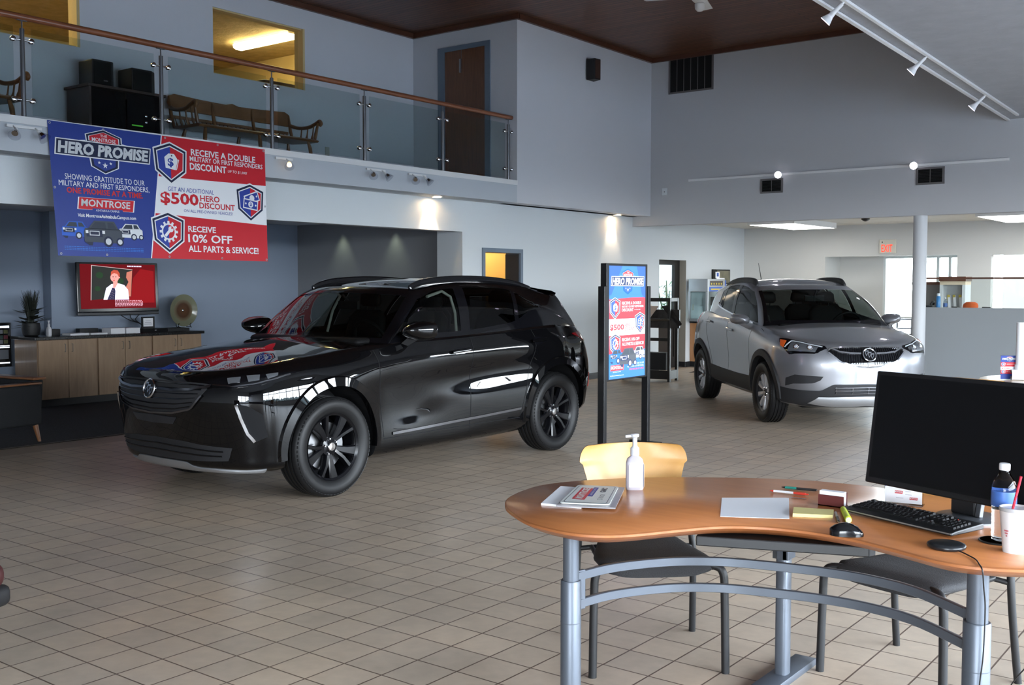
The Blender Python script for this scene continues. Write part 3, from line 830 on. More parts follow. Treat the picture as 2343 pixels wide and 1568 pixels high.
def common_side(root, sh, M, wb, arch_spec, seams, handles, sill=None):
    h = wb/2
    for s in (1, -1):
        for ax, sp in ((h, arch_spec), (-h, arch_spec)):
            a = MB(); arch(a, sh, ax, sp['cz'], sp['r0'], sp['r1'], sp['a0'], sp['a1'], sp['off'], s, taper=sp['taper'])
            a.build('wheel_arch', M['arch'], root, smooth=40)
        for pth in seams:
            sm = MB(); strip(sm, sh, pth, .006, .0012, .004, 40, mirror=s < 0); sm.build('panel_gap', CM['dark'], root, smooth=30)
        for hx, hz in handles:
            hd = MB()
            P = [(hx-.11, .95, hz+.004), (hx, .95, hz-.002), (hx+.11, .95, hz-.010)]
            strip(hd, sh, P, .030, .026, -.006, 16, mirror=s < 0)
            o = hd.build('door_handle', M['handle'], root, smooth=50, bevel=.003)
            rc = MB(); co, n = sh.near((hx-.0, .95, hz))
            A = [(hx-.06, .95, hz+.038), (hx, .95, hz+.044), (hx+.06, .95, hz+.032)]; B = [(hx-.06, .95, hz-.034), (hx, .95, hz-.044), (hx+.06, .95, hz-.042)]
            conform(rc, sh, A, B, 8, 5, .0015, .004, mirror=s < 0)
            rc.build('handle_recess', CM['gloss'] if M['name'] == 'black' else CM['steel'], o, smooth=50)

def body_parts(root, lv, crown, M, wells, doorplanes, doorx, hood_x, cab_x):
    mb = make_body(lv, crown)
    o = mb.build('body_ref', [M['paint'], M['paint'], CM['dark'], CM['dark']], smooth=0, merge=1e-4)
    bm = bmesh.new(); bm.from_mesh(o.data); bmesh.ops.recalc_face_normals(bm, faces=bm.faces); bm.to_mesh(o.data); bm.free()
    # reference shell without the floor (floor edge would bend the normals)
    sh = Shell(o.data)
    cut = []
    for cx, cz, r in wells:
        for s in (1, -1):
            c = MB(); c.lathe([(r, .56*s), (r, 1.2*s)], 64, (cx, 0, cz), 'y', 3)
            cut.append(c.build('cut', [M['paint'], M['paint'], CM['dark'], CM['dark']], smooth=0))
    boolean(o, cut)
    me = o.data
    split_doors(me, doorplanes['planes'], doorx)
    def dr(p, k):
        c = p.center; a, b = doorplanes['x'][k]
        return p.material_index == 0 and abs(c.y) > .6 and c.z > doorplanes['z0'] and a(c.z) < c.x < b(c.z)
    hood = lambda p: p.material_index == 1 and p.center.x > hood_x
    cab = lambda p: p.material_index == 1 and cab_x < p.center.x <= hood_x
    names = doorplanes['names']
    isdoor = lambda p: any(dr(p, k) for k in range(len(names)))
    part_of('body', me, lambda p: not hood(p) and not cab(p) and not isdoor(p), [M['paint'], M['paint'], CM['dark'], CM['dark']], root, sh)
    part_of('hood', me, hood, [M['paint']], root, sh, True)
    part_of('cabin_floor', me, cab, [CM['seat']], root, sh, True)
    for k, n in enumerate(names):
        for s in (1, -1): part_of(n, me, lambda p: dr(p, k) and p.center.y*s > 0, [M['paint']], root, sh)
    bpy.data.objects.remove(o); bpy.data.meshes.remove(me)
    return sh

def plane_through(x0, z0, x1, z1):
    d = Vector((x1-x0, 0, z1-z0)).normalized(); return (x0, 0, z0), (d.z, 0, -d.x)

# ================================================================= black crossover
def build_black(loc, rz):
    root = thing('crossover_car', 'glossy black crossover with black wheels parked under the hanging banner', 'car', loc, rz)
    M = dict(name='black', paint=CM['blackpaint'], pillar=CM['gloss'], plastic=CM['plastic'], arch=CM['blackpaint'], handle=CM['blackpaint'],
             rubber=CM['rubber'], rim=CM['rimblack'], rimface=CM['rimblack'], chrome=CM['chrome'], steel=CM['steel'], dark=CM['dark'], liner=CM['linergrey'],
             fm=lambda i, j: 0 if (i >= 3 and j > 3) else 1, windscreen=CM['winddark'], tint=CM['tint'], clear=CM['clear'])
    XC, XR = 1.60, -1.56
    L = lambda xn, xr, W, Z, nf=2.5, nr=2.9: level(xn, xr, XC, XR, W, Z, nf, nr)
    lv = [
     L(2.10, -2.10, [(1.6,.80),(0,.80),(-1.56,.80)], [(2.1,.235),(1.6,.24),(.9,.22),(-.9,.23),(-1.6,.28),(-2.1,.34)]),
     L(2.225, -2.20, [(1.6,.895),(1.39,.90),(.85,.862),(0,.850),(-.85,.862),(-1.39,.90),(-1.56,.89)], [(2.2,.275),(1.6,.285),(.9,.262),(-.9,.285),(-1.6,.36),(-2.2,.41)]),
     L(2.25, -2.25, [(1.6,.915),(1.39,.925),(.85,.880),(0,.866),(-.85,.900),(-1.39,.93),(-1.56,.915)], [(2.2,.36),(1.6,.38),(.9,.375),(-.9,.42),(-1.6,.47),(-2.2,.50)]),
     L(2.29, -2.285, [(1.6,.93),(1.39,.94),(.85,.876),(.35,.860),(.0,.884),(-.5,.897),(-.95,.920),(-1.39,.945),(-1.56,.93)], [(2.2,.56),(1.6,.57),(.9,.57),(0,.60),(-.9,.64),(-1.6,.64),(-2.2,.62)]),
     L(2.315, -2.27, [(1.6,.93),(1.39,.945),(.85,.890),(.35,.882),(.0,.876),(-.4,.877),(-.95,.906),(-1.39,.950),(-1.56,.935)], [(2.3,.72),(1.6,.75),(.9,.75),(0,.78),(-.9,.82),(-1.6,.80),(-2.2,.78)]),
     L(2.305, -2.22, [(1.6,.915),(1.39,.935),(.85,.915),(.3,.91),(-.4,.92),(-.95,.935),(-1.39,.95),(-1.56,.93)], [(2.3,.83),(1.6,.875),(.9,.89),(0,.92),(-.9,.95),(-1.6,.93),(-2.2,.92)]),
     L(2.265, -2.17, [(1.6,.89),(1.39,.905),(.85,.91),(.3,.915),(-.4,.922),(-.95,.93),(-1.39,.93),(-1.56,.905)], [(2.27,.905),(1.9,.935),(1.6,.96),(1.39,.968),(.9,.985),(0,1.01),(-.9,1.05),(-1.6,1.05),(-2.2,1.03)]),
     L(2.21, -2.12, [(1.6,.80),(1.39,.83),(.85,.865),(.3,.875),(-.4,.875),(-.95,.87),(-1.39,.86),(-1.56,.83)], [(2.2,.945),(2.0,.972),(1.6,1.018),(1.39,1.035),(.9,1.085),(.5,1.12),(0,1.13),(-.9,1.165),(-1.3,1.19),(-1.6,1.17),(-2.15,1.135)]),
    ]
    def crown(x, y):
        c = lin(x, [(2.2,.01),(1.9,.03),(1.5,.052),(1.1,.055),(.85,.05),(.70,.0),(.5,-.10),(-1.7,-.10),(-2.0,.0)])
        return c*min(1, y/.75)
    dpl = dict(z0=.365, names=['front_door', 'rear_door'],
        planes=[plane_through(.945, 1.0, .855, .38), plane_through(-.165, 1.1, -.175, .3), plane_through(-1.04, 1.12, -.84, .38), ((0,0,.365),(0,0,1))],
        x=[(lambda z: -.165+(1.1-z)*-.0125, lambda z: .945-(1.0-z)*.145), (lambda z: -1.04+(1.12-z)*.27, lambda z: -.165+(1.1-z)*-.0125)])
    sh = body_parts(root, lv, crown, M, [(1.3895, .385, .445), (-1.3895, .385, .445)], dpl, (-1.2, 1.1), .74, -1.75)
    g = [
     # cowl base (inside the body)
     [(.99,0,1.09),(.93,.44,1.085),(.80,.775,1.075),(.72,.845,1.07),(.32,.87,1.10),(-.08,.875,1.10),(-.2,.875,1.10),(-.5,.872,1.12),(-.83,.868,1.14),(-1.25,.855,1.16),(-1.82,.78,1.10),(-2.03,.66,1.09),(-2.12,0,1.09)],
     [(.90,0,1.145),(.85,.42,1.145),(.74,.745,1.14),(.66,.825,1.158),(.30,.852,1.165),(-.08,.858,1.172),(-.2,.858,1.176),(-.5,.855,1.20),(-.83,.846,1.236),(-1.25,.805,1.345),(-1.80,.76,1.19),(-1.97,.64,1.175),(-2.07,0,1.175)],
     [(.68,0,1.325),(.64,.41,1.32),(.565,.71,1.305),(.50,.785,1.30),(.18,.79,1.35),(-.125,.79,1.362),(-.25,.788,1.368),(-.56,.785,1.38),(-.89,.778,1.385),(-1.24,.775,1.372),(-1.72,.72,1.31),(-1.90,.60,1.30),(-2.01,0,1.31)],
     [(.47,0,1.492),(.445,.38,1.485),(.375,.655,1.465),(.32,.73,1.442),(.075,.70,1.512),(-.165,.69,1.529),(-.29,.685,1.537),(-.62,.68,1.533),(-.95,.688,1.508),(-1.235,.735,1.40),(-1.66,.655,1.435),(-1.83,.55,1.435),(-1.95,0,1.45)],
     [(.36,0,1.548),(.335,.36,1.54),(.275,.605,1.525),(.20,.665,1.52),(.0,.645,1.555),(-.19,.635,1.573),(-.32,.63,1.58),(-.64,.625,1.578),(-.97,.622,1.563),(-1.27,.625,1.535),(-1.60,.60,1.485),(-1.80,.52,1.495),(-1.93,0,1.515)],
    ]
    st = []
    gd = dict(windshield=(0, 2, 1, 3, False, 'windscreen'), front_side_window=(3, 5, 1, 3, True, 'clear'), rear_side_window=(6, 8, 1, 3, True, 'tint'),
              quarter_window=(8.17, 9, 1, 3, True, 'tint'), rear_window=(11, 12, 1, 3, False, 'tint'))
    hs = house_parts(root, g, lambda x: lin(x, [(.36,.02),(.1,.045),(-.6,.05),(-1.3,.045),(-1.9,.02)]), gd, M, st)
    # pinned spoiler lip
    sp = MB()
    rows = []
    for k in range(13):
        y = -.60+1.2*k/12; b = -1.93+.20*(abs(y)/.6)**2.2; z = 1.515-.03*(abs(y)/.6)**2
        rows.append([(b+.22, y, z+.035), (b+.02, y, z+.018), (b-.06, y, z-.004), (b-.05, y, z-.022), (b+.05, y, z-.02)])
    sp.grid(rows); sp.build('roof_spoiler', M['paint'], root, smooth=50)
    for s in (1, -1):
        rail(root, smoothpath([(.28, s*.60, 1.552), (.18, s*.60, 1.592), (.02, s*.60, 1.620), (-.35, s*.60, 1.640), (-.8, s*.60, 1.630), (-1.15, s*.60, 1.592), (-1.36, s*.60, 1.545)], 6), (.02, .07), .018, CM['gloss'])
    # window surround strip and lower chrome
    for s in (1, -1):
        c = MB(); strip(c, sh, [(.76,.9,.398),(.2,.9,.41),(-.3,.9,.425),(-.84,.93,.448)], .026, .008, .002, 30, mirror=s < 0); c.build('sill_strip', CM['darkchrome'], root, smooth=40)
    seams = [[(.96,.9,1.06),(.945,.9,1.0),(.90,.9,.7),(.855,.9,.38)], [(-.165,.9,1.125),(-.17,.9,.8),(-.175,.9,.30)], [(-1.02,.9,1.16),(-1.04,.9,1.05),(-.98,.9,.88),(-.90,.9,.6),(-.84,.9,.38)], [(.855,.9,.365),(-.84,.9,.365)], [(-1.5,.9,1.12),(-1.5,.95,.92)]]
    common_side(root, sh, M, 2.779, dict(cz=.385, r0=.437, r1=.512, a0=-8, a1=188, off=.022, taper=.25), seams, [(.0, 1.015), (-1.065, 1.062)])
    # nose: grille, bars, emblem, lower intake, skid plate
    gr = MB()
    A = [(2.2,-.56,.868),(2.28,-.3,.885),(2.30,0,.892),(2.28,.3,.885),(2.2,.56,.868)]; B = [(2.25,-.42,.70),(2.29,-.25,.662),(2.31,0,.648),(2.29,.25,.662),(2.25,.42,.70)]
    conform(gr, sh, A, B, 28, 10, .004, .01); gob = gr.build('grille', CM['plastic'], root, smooth=50)
    for k in range(6):
        u = (k+.6)/6.4
        P = [polyat(A, t).lerp(polyat(B, t), u) for t in (.03, .2, .4, .5, .6, .8, .97)]
        b = MB(); strip(b, sh, P, .009, .013, .0, 30); b.build('grille_bar', CM['gloss'], gob, smooth=40)
    w = MB()
    for s in (1, -1): strip(w, sh, [(2.30,.075*s,.822),(2.28,.25*s,.815),(2.24,.40*s,.822),(2.18,.55*s,.845)], .022, .02, .0, 20)
    w.build('grille_wing', CM['darkchrome'], gob, smooth=40)
    fr = MB(); strip(fr, sh, [(2.22,-.50,.79),(2.25,-.42,.70),(2.29,-.25,.662),(2.31,0,.648),(2.29,.25,.662),(2.25,.42,.70),(2.22,.50,.79)], .016, .016, .0, 50); fr.build('grille_frame', CM['darkchrome'], gob, smooth=40)
    co, n = sh.near((2.32, 0, .818)); bd = MB(); badge(bd, co+n*.022, n, .066); bd.build('emblem', [CM['chrome'], CM['gloss']], root, smooth=40)
    pl = MB(); conform(pl, sh, [(2.3,-.27,.625),(2.3,0,.632),(2.3,.27,.625)], [(2.3,-.22,.575),(2.3,0,.57),(2.3,.22,.575)], 14, 3, .006, .01); pl.build('plate_mount', mat('plate_mount_grey', (.022,.022,.025), .4), root, smooth=40)
    li = MB(); A = [(2.1,-.66,.43),(2.25,-.3,.46),(2.28,0,.465),(2.25,.3,.46),(2.1,.66,.43)]; B = [(2.1,-.62,.335),(2.22,-.3,.32),(2.25,0,.318),(2.22,.3,.32),(2.1,.62,.335)]
    conform(li, sh, A, B, 24, 4, .003, .01); lo = li.build('lower_intake', CM['plastic'], root, smooth=40)
    for u in (.3, .62):
        b = MB(); strip(b, sh, [polyat(A, t).lerp(polyat(B, t), u) for t in (.04, .25, .5, .75, .96)], .010, .010, 0, 24); b.build('intake_bar', CM['gloss'], lo, smooth=40)
    sk = MB(); conform(sk, sh, [(1.92,-.79,.292),(2.13,-.5,.305),(2.22,-.2,.312),(2.22,.2,.312),(2.13,.5,.305),(1.92,.79,.292)], [(1.93,-.75,.262),(2.1,-.5,.235),(2.16,-.2,.238),(2.16,.2,.238),(2.1,.5,.235),(1.93,.75,.262)], 30, 5, .010, .012, bulge=.012); sk.build('skid_plate', CM['satin'], root, smooth=50)
    for s in (1, -1):
        h = MB(); A = [(2.19,.52,.888),(2.08,.68,.908),(1.93,.82,.938),(1.72,.92,.968)]; B = [(2.22,.52,.862),(2.12,.68,.838),(1.98,.82,.862),(1.74,.92,.952)]
        conform(h, sh, A, B, 20, 6, .003, .006, mirror=s < 0); ho = h.build('headlight', CM['gloss'], root, smooth=50)
        for u0, u1 in ((.22,.36),(.42,.56),(.62,.76)):
            q = MB(); conform(q, sh, [polyat(A,u0).lerp(polyat(B,u0),.12), polyat(A,u1).lerp(polyat(B,u1),.12)], [polyat(A,u0+.03).lerp(polyat(B,u0+.03),.62), polyat(A,u1).lerp(polyat(B,u1),.55)], 5, 3, .009, .004, mirror=s < 0); q.build('lamp_lens', CM['ledd'], ho, smooth=40)
        q = MB(); strip(q, sh, [polyat(B, t).lerp(polyat(A, t), .16) for t in (.08,.3,.5,.7,.92)], .010, .010, 0, 20, mirror=s < 0); q.build('running_light', CM['darkchrome'], ho, smooth=40)
        v = MB(); conform(v, sh, [(2.12,.745,.735),(2.08,.80,.72),(2.0,.86,.66)], [(2.10,.80,.475),(2.05,.83,.46),(1.97,.88,.50)], 8, 8, .003, .008, mirror=s < 0); vo = v.build('air_curtain', CM['dark'], root, smooth=40)
        q = MB(); strip(q, sh, [(2.135,.735,.735),(2.12,.765,.64),(2.09,.795,.53),(2.05,.83,.465)], .026, .014, 0, 16, mirror=s < 0); q.build('accent_trim', CM['chrome'], vo, smooth=40)
        mk = MB(); conform(mk, sh, [(1.815,.92,.555),(1.835,.92,.557)], [(1.835,.92,.452),(1.855,.92,.455)], 3, 4, .006, .004, mirror=s < 0); mk.build('side_marker', CM['amber'], root, smooth=30)
        t = MB(); A = [(-1.68,.92,1.128),(-1.85,.88,1.135),(-2.02,.72,1.128),(-2.10,.45,1.12)]; B = [(-1.70,.92,1.108),(-1.88,.88,1.02),(-2.08,.74,1.0),(-2.16,.45,1.03)]
        conform(t, sh, A, B, 16, 5, .006, .006, mirror=s < 0); t.build('tail_light', CM['red'], root, smooth=40)
        rf = MB(); conform(rf, sh, [(-1.98,.83,.70),(-2.02,.80,.70)], [(-2.0,.83,.56),(-2.05,.80,.56)], 3, 4, .005, .004, mirror=s < 0); rf.build('rear_reflector', CM['red'], root, smooth=40)
        side_mirror(root, s, (.60, 1.0, 1.198), 1.14, M)
    tp = MB()
    for s in (1, -1):        # beige trim on the inner B pillars, seen through the glass
        tp.tube([(-.08, s*.81, 1.12), (-.11, s*.765, 1.32), (-.135, s*.69, 1.455), (-.05, s*.665, 1.505), (.14, s*.672, 1.46)], .013, 8)
    tp.build('pillar_trim', CM['belt_trim'], root, smooth=60)
    interior(root, .52, 1.16, 1.52, .80, .38)
    put_wheels(root, .3715, .235, .262, 'five', M, (1.3895, -1.3895), .80)
    pan = MB(); pan.box((-1.9,-.62,.21),(1.9,.62,.30)); pan.build('under_tray', CM['dark'], root, bevel=.03)
    return root, sh, hs

# ================================================================= silver crossover
def build_silver(loc, rz):
    root = thing('crossover_car', 'silver small crossover with roof aerial parked in front of the white column', 'car', loc, rz)
    M = dict(name='silver', paint=CM['silverpaint'], pillar=CM['gloss'], plastic=CM['silverpaint'], arch=CM['plastic'], handle=CM['silverpaint'],
             rubber=CM['rubber'], rim=CM['rimdark'], rimface=CM['rimface'], chrome=CM['chrome'], steel=CM['steel'], dark=CM['dark'], liner=CM['linergrey'],
             fm=lambda i, j: 1 if (1 <= i < 3 and (5 <= j < 6 or 8 <= j < 9) or (i < 3 and 2 <= j < 2.3 and i >= 1) or (i < 1 and j < 2.3)) else 0, windscreen=CM['winddark'], tint=CM['tint'], clear=CM['clear'])
    XC, XR = 1.46, -1.42
    L = lambda xn, xr, W, Z, nf=2.4, nr=2.7: level(xn, xr, XC, XR, W, Z, nf, nr, .919)
    lv = [
     L(2.00, -1.93, [(1.46,.74),(0,.75),(-1.42,.74)], [(2.0,.235),(1.46,.25),(.8,.25),(-.8,.26),(-1.42,.30),(-1.9,.34)]),
     L(2.10, -2.02, [(1.46,.825),(1.2,.84),(.8,.83),(0,.825),(-.8,.83),(-1.2,.84),(-1.42,.83)], [(2.1,.27),(1.46,.30),(.8,.315),(-.8,.335),(-1.42,.38),(-2.0,.41)]),
     L(2.15, -2.07, [(1.46,.845),(1.2,.86),(.8,.855),(0,.85),(-.8,.855),(-1.2,.865),(-1.42,.85)], [(2.1,.40),(1.46,.42),(.8,.44),(-.8,.47),(-1.42,.50),(-2.0,.52)]),
     L(2.165, -2.09, [(1.46,.86),(1.2,.875),(.8,.855),(.3,.842),(-.4,.845),(-.8,.862),(-1.2,.885),(-1.42,.87)], [(2.1,.56),(1.46,.58),(.8,.57),(0,.60),(-.8,.63),(-1.42,.64),(-2.0,.64)]),
     L(2.17, -2.06, [(1.46,.865),(1.2,.882),(.8,.862),(.3,.848),(-.4,.855),(-.8,.875),(-1.2,.895),(-1.42,.875)], [(2.15,.72),(1.46,.74),(.8,.74),(0,.77),(-.8,.79),(-1.42,.80),(-2.0,.80)]),
     L(2.13, -2.00, [(1.46,.85),(1.2,.872),(.8,.868),(.3,.862),(-.4,.868),(-.8,.88),(-1.2,.89),(-1.42,.865)], [(2.1,.84),(1.8,.87),(1.46,.89),(.8,.90),(0,.93),(-.8,.96),(-1.42,.96),(-2.0,.94)]),
     L(2.07, -1.93, [(1.46,.79),(1.2,.825),(.8,.845),(.3,.852),(-.4,.856),(-.8,.862),(-1.2,.86),(-1.42,.83)], [(2.05,.905),(1.8,.945),(1.46,.985),(1.2,1.00),(.8,1.02),(0,1.06),(-.8,1.10),(-1.42,1.10),(-2.0,1.06)]),
     L(2.00, -1.86, [(1.46,.70),(1.2,.755),(.8,.80),(.3,.812),(-.4,.812),(-.8,.808),(-1.2,.80),(-1.42,.77)], [(2.0,.938),(1.8,.975),(1.46,1.03),(1.2,1.055),(.9,1.085),(.5,1.10),(0,1.13),(-.8,1.18),(-1.1,1.21),(-1.42,1.20),(-1.9,1.15)]),
    ]
    def crown(x, y):
        c = lin(x, [(2.0,.01),(1.8,.025),(1.4,.05),(1.1,.06),(.95,.05),(.82,.0),(.6,-.10),(-1.5,-.10),(-1.8,.0)])
        return c*min(1, y/.7)
    dpl = dict(z0=.50, names=['front_door', 'rear_door'],
        planes=[plane_through(.80, 1.0, .80, .4), plane_through(-.10, 1.1, -.06, .4), plane_through(-.98, 1.15, -.72, .5), ((0,0,.50),(0,0,1))],
        x=[(lambda z: -.06-(z-.4)*.057, lambda z: .80), (lambda z: -.72-(z-.5)*.4, lambda z: -.06-(z-.4)*.057)])
    sh = body_parts(root, lv, crown, M, [(1.2775, .36, .405), (-1.2775, .36, .405)], dpl, (-1.1, 1.0), .70, -1.55)
    g = [
     [(1.17,0,1.09),(1.12,.40,1.085),(.99,.72,1.07),(.90,.79,1.06),(.42,.815,1.07),(-.02,.82,1.10),(-.14,.82,1.11),(-.35,.82,1.13),(-.62,.815,1.16),(-.95,.80,1.19),(-1.50,.72,1.12),(-1.72,.58,1.11),(-1.86,0,1.11)],
     [(1.10,0,1.15),(1.05,.40,1.15),(.94,.685,1.145),(.83,.765,1.115),(.40,.79,1.155),(-.02,.795,1.20),(-.14,.795,1.212),(-.33,.795,1.24),(-.55,.79,1.272),(-.72,.78,1.315),(-1.40,.70,1.24),(-1.62,.56,1.18),(-1.78,0,1.18)],
     [(.80,0,1.34),(.76,.38,1.34),(.68,.625,1.335),(.59,.70,1.33),(.24,.725,1.375),(-.09,.73,1.40),(-.21,.73,1.405),(-.40,.728,1.41),(-.64,.722,1.415),(-.82,.716,1.41),(-1.36,.665,1.37),(-1.58,.53,1.33),(-1.73,0,1.34)],
     [(.45,0,1.503),(.425,.34,1.500),(.355,.565,1.492),(.29,.635,1.475),(.06,.645,1.532),(-.145,.64,1.552),(-.265,.638,1.556),(-.45,.64,1.552),(-.70,.645,1.535),(-.90,.66,1.48),(-1.32,.625,1.465),(-1.53,.50,1.48),(-1.68,0,1.50)],
     [(.32,0,1.555),(.295,.32,1.553),(.23,.535,1.545),(.17,.585,1.545),(.0,.58,1.583),(-.17,.575,1.597),(-.29,.572,1.60),(-.47,.57,1.598),(-.72,.57,1.588),(-.95,.572,1.568),(-1.30,.55,1.525),(-1.50,.45,1.535),(-1.66,0,1.56)],
    ]
    st = []
    gd = dict(windshield=(0, 2, 1, 3, False, 'windscreen'), front_side_window=(3, 5, 1, 3, True, 'clear'), rear_side_window=(6, 8, 1, 3, True, 'clear'),
              quarter_window=(8.34, 9, 1, 3, True, 'tint'), rear_window=(11, 12, 1, 3, False, 'tint'))
    hs = house_parts(root, g, lambda x: lin(x, [(.32,.015),(.1,.04),(-.5,.05),(-1.1,.05),(-1.66,.02)]), gd, M, st)
    for s in (1, -1):
        rail(root, smoothpath([(.17, s*.56, 1.565), (.11, s*.555, 1.615), (.0, s*.555, 1.642), (-.3, s*.555, 1.655), (-.65, s*.555, 1.642), (-.95, s*.555, 1.600), (-1.10, s*.56, 1.55)], 6), (.03, .09), .026, CM['plastic'])
        c = MB(); strip(c, hs, [(.84,.80,1.10),(.40,.80,1.142),(-.02,.80,1.188),(-.33,.80,1.228),(-.55,.80,1.26),(-.70,.80,1.295),(-.75,.78,1.33)], .018, .007, .004, 30, mirror=s < 0); c.build('window_strip', CM['chrome'], root, smooth=40)
    seams = [[(.83,.9,1.06),(.80,.9,.95),(.79,.9,.7),(.80,.9,.42)], [(-.105,.9,1.14),(-.08,.9,.8),(-.06,.9,.42)], [(-.96,.9,1.17),(-.98,.9,1.05),(-.90,.9,.85),(-.72,.9,.50)], [(1.02,.78,1.045),(1.15,.80,1.02)]]
    common_side(root, sh, M, 2.555, dict(cz=.36, r0=.398, r1=.478, a0=-6, a1=186, off=.020, taper=.15), seams, [(.03, 1.012), (-.86, 1.095)])
    # dark lower cladding round the sides and ends
    for s in (1, -1):
        c = MB(); conform(c, sh, [(.86,.87,.49),(.3,.87,.485),(-.3,.87,.495),(-.84,.87,.515)], [(.90,.83,.305),(.3,.83,.31),(-.3,.83,.32),(-.86,.83,.33)], 24, 5, .010, .012, mirror=s < 0); c.build('sill_cladding', CM['plastic'], root, smooth=40)
        c = MB(); conform(c, sh, [(-1.66,.83,.52),(-1.9,.65,.52),(-2.06,0,.54)], [(-1.66,.80,.37),(-1.85,.62,.38),(-2.0,0,.39)], 20, 4, .008, .012, mirror=s < 0); c.build('rear_cladding', CM['plastic'], root, smooth=40)
    c = MB(); A = [(1.66,-.84,.46),(1.88,-.72,.435),(2.06,-.48,.43),(2.12,-.37,.50),(2.16,0,.505),(2.12,.37,.50),(2.06,.48,.43),(1.88,.72,.435),(1.66,.84,.46)]; B = [(1.66,-.82,.295),(1.85,-.70,.275),(2.0,-.46,.265),(2.05,-.34,.262),(2.09,0,.262),(2.05,.34,.262),(2.0,.46,.265),(1.85,.70,.275),(1.66,.82,.295)]
    conform(c, sh, A, B, 60, 8, .007, .012); c.build('front_cladding', CM['plastic'], root, smooth=40)
    ig = MB()
    for u in (.10, .24, .38): strip(ig, sh, [(2.1,-.345,.49-u*.22),(2.14,0,.495-u*.22),(2.1,.345,.49-u*.22)], .008, .018, 0, 20)
    for y in (-.34,-.17,0,.17,.34): strip(ig, sh, [(2.14,y,.472),(2.14,y,.398)], .006, .016, 0, 6)
    ig.build('lower_grille', CM['darkchrome'], root, smooth=40)
    sk = MB(); conform(sk, sh, [(2.05,-.50,.362),(2.12,-.25,.372),(2.14,0,.375),(2.12,.25,.372),(2.05,.50,.362)], [(1.98,-.60,.285),(2.06,-.3,.278),(2.10,0,.276),(2.06,.3,.278),(1.98,.60,.285)], 26, 5, .013, .012, bulge=.008); sk.build('skid_plate', CM['satin'], root, smooth=50)
    # grille
    gr = MB(); A = [(2.06,-.41,.86),(2.08,-.37,.893),(2.10,-.2,.905),(2.11,0,.908),(2.10,.2,.905),(2.08,.37,.893),(2.06,.41,.86)]; B = [(2.07,-.41,.83),(2.11,-.30,.735),(2.15,-.15,.695),(2.17,0,.682),(2.15,.15,.695),(2.11,.30,.735),(2.07,.41,.83)]
    conform(gr, sh, A, B, 30, 8, .006, .01); gob = gr.build('grille', CM['gloss'], root, smooth=50)
    fr = MB(); strip(fr, sh, A, .016, .018, 0, 40); strip(fr, sh, B, .016, .018, 0, 40); fr.build('grille_frame', CM['chrome'], gob, smooth=40)
    for k in range(34):
        u = (k+1)/35; 
        if abs(u-.5) < .07: continue
        b = MB(); strip(b, sh, [polyat(A, u).lerp(polyat(B, u), t) for t in (.06, .5, .90)], .008, .012, 0, 8); b.build('grille_bar', CM['gloss'], gob, smooth=40)
    w = MB()
    for s in (1, -1): strip(w, sh, [(2.15,.085*s,.832),(2.13,.2*s,.828),(2.10,.30*s,.835),(2.06,.385*s,.868)], .020, .024, 0, 20)
    w.build('grille_wing', CM['chrome'], gob, smooth=40)
    co, n = sh.near((2.16, 0, .815)); bd = MB(); badge(bd, co+n*.028, n, .070); bd.build('emblem', [CM['chrome'], CM['gloss']], root, smooth=40)
    for s in (1, -1):
        h = MB(); A = [(2.02,.43,.905),(1.95,.55,.925),(1.80,.68,.960),(1.60,.79,.985)]; B = [(2.06,.42,.885),(1.99,.50,.80),(1.82,.72,.80),(1.66,.80,.93)]
        conform(h, sh, A, B, 20, 8, .004, .006, mirror=s < 0); ho = h.build('headlight', CM['gloss'], root, smooth=50)
        q = MB(); conform(q, sh, [(2.01,.50,.885),(1.92,.60,.90),(1.80,.70,.915)], [(1.99,.52,.818),(1.90,.64,.822),(1.80,.73,.83)], 10, 5, .008, .004, bulge=.01, mirror=s < 0); q.build('lamp_lens', CM['ledd'], ho, smooth=50)
        for hy, hx in ((.565, 1.955), (.665, 1.86)):
            co, n = sh.near((hx, hy, .862)); n = Vector((n.x, n.y*s, n.z)); co = Vector((co.x, co.y*s, co.z)); q = MB(); q.tube([co+n*.010, co+n*.018], [.034, .030], 18); q.tube([co+n*.016, co+n*.021], [.026, .016], 14, m=1); q.build('projector', [CM['chrome'], CM['ledw']], ho, smooth=40)
        q = MB(); strip(q, sh, [(2.03,.46,.897),(1.94,.58,.917),(1.79,.71,.948),(1.76,.745,.86)], .010, .012, 0, 24, mirror=s < 0); q.build('running_light', CM['ledw'], ho, smooth=40)
        q = MB(); conform(q, sh, [(1.74,.755,.955),(1.64,.79,.965)], [(1.75,.76,.86),(1.70,.79,.89)], 5, 4, .008, .004, mirror=s < 0); q.build('turn_signal', CM['amber'], ho, smooth=40)
        v = MB(); conform(v, sh, [(1.83,.80,.55),(1.94,.745,.592),(2.06,.55,.585),(2.10,.47,.582)], [(1.82,.81,.46),(1.92,.76,.49),(2.05,.56,.508),(2.09,.50,.54)], 14, 5, .002, .006, mirror=s < 0); v.build('fog_recess', CM['plastic'], root, smooth=40)
        t = MB(); conform(t, sh, [(-1.50,.80,1.19),(-1.7,.70,1.17),(-1.82,.5,1.16)], [(-1.52,.84,1.03),(-1.80,.70,.98),(-1.92,.5,1.0)], 10, 5, .006, .006, mirror=s < 0); t.build('tail_light', CM['red'], root, smooth=40)
        side_mirror(root, s, (.70, .935, 1.15), .92, M)
    an = MB(); an.tube([(-1.34,0,1.60),(-1.36,0,1.65),(-1.48,0,1.86)], [.012,.006,.003], 8); an.build('roof_aerial', CM['plastic'], root, smooth=40)
    interior(root, .72, 1.13, 1.53, .74, .36)
    put_wheels(root, .347, .215, .235, 'ten', M, (1.2775, -1.2775), .765)
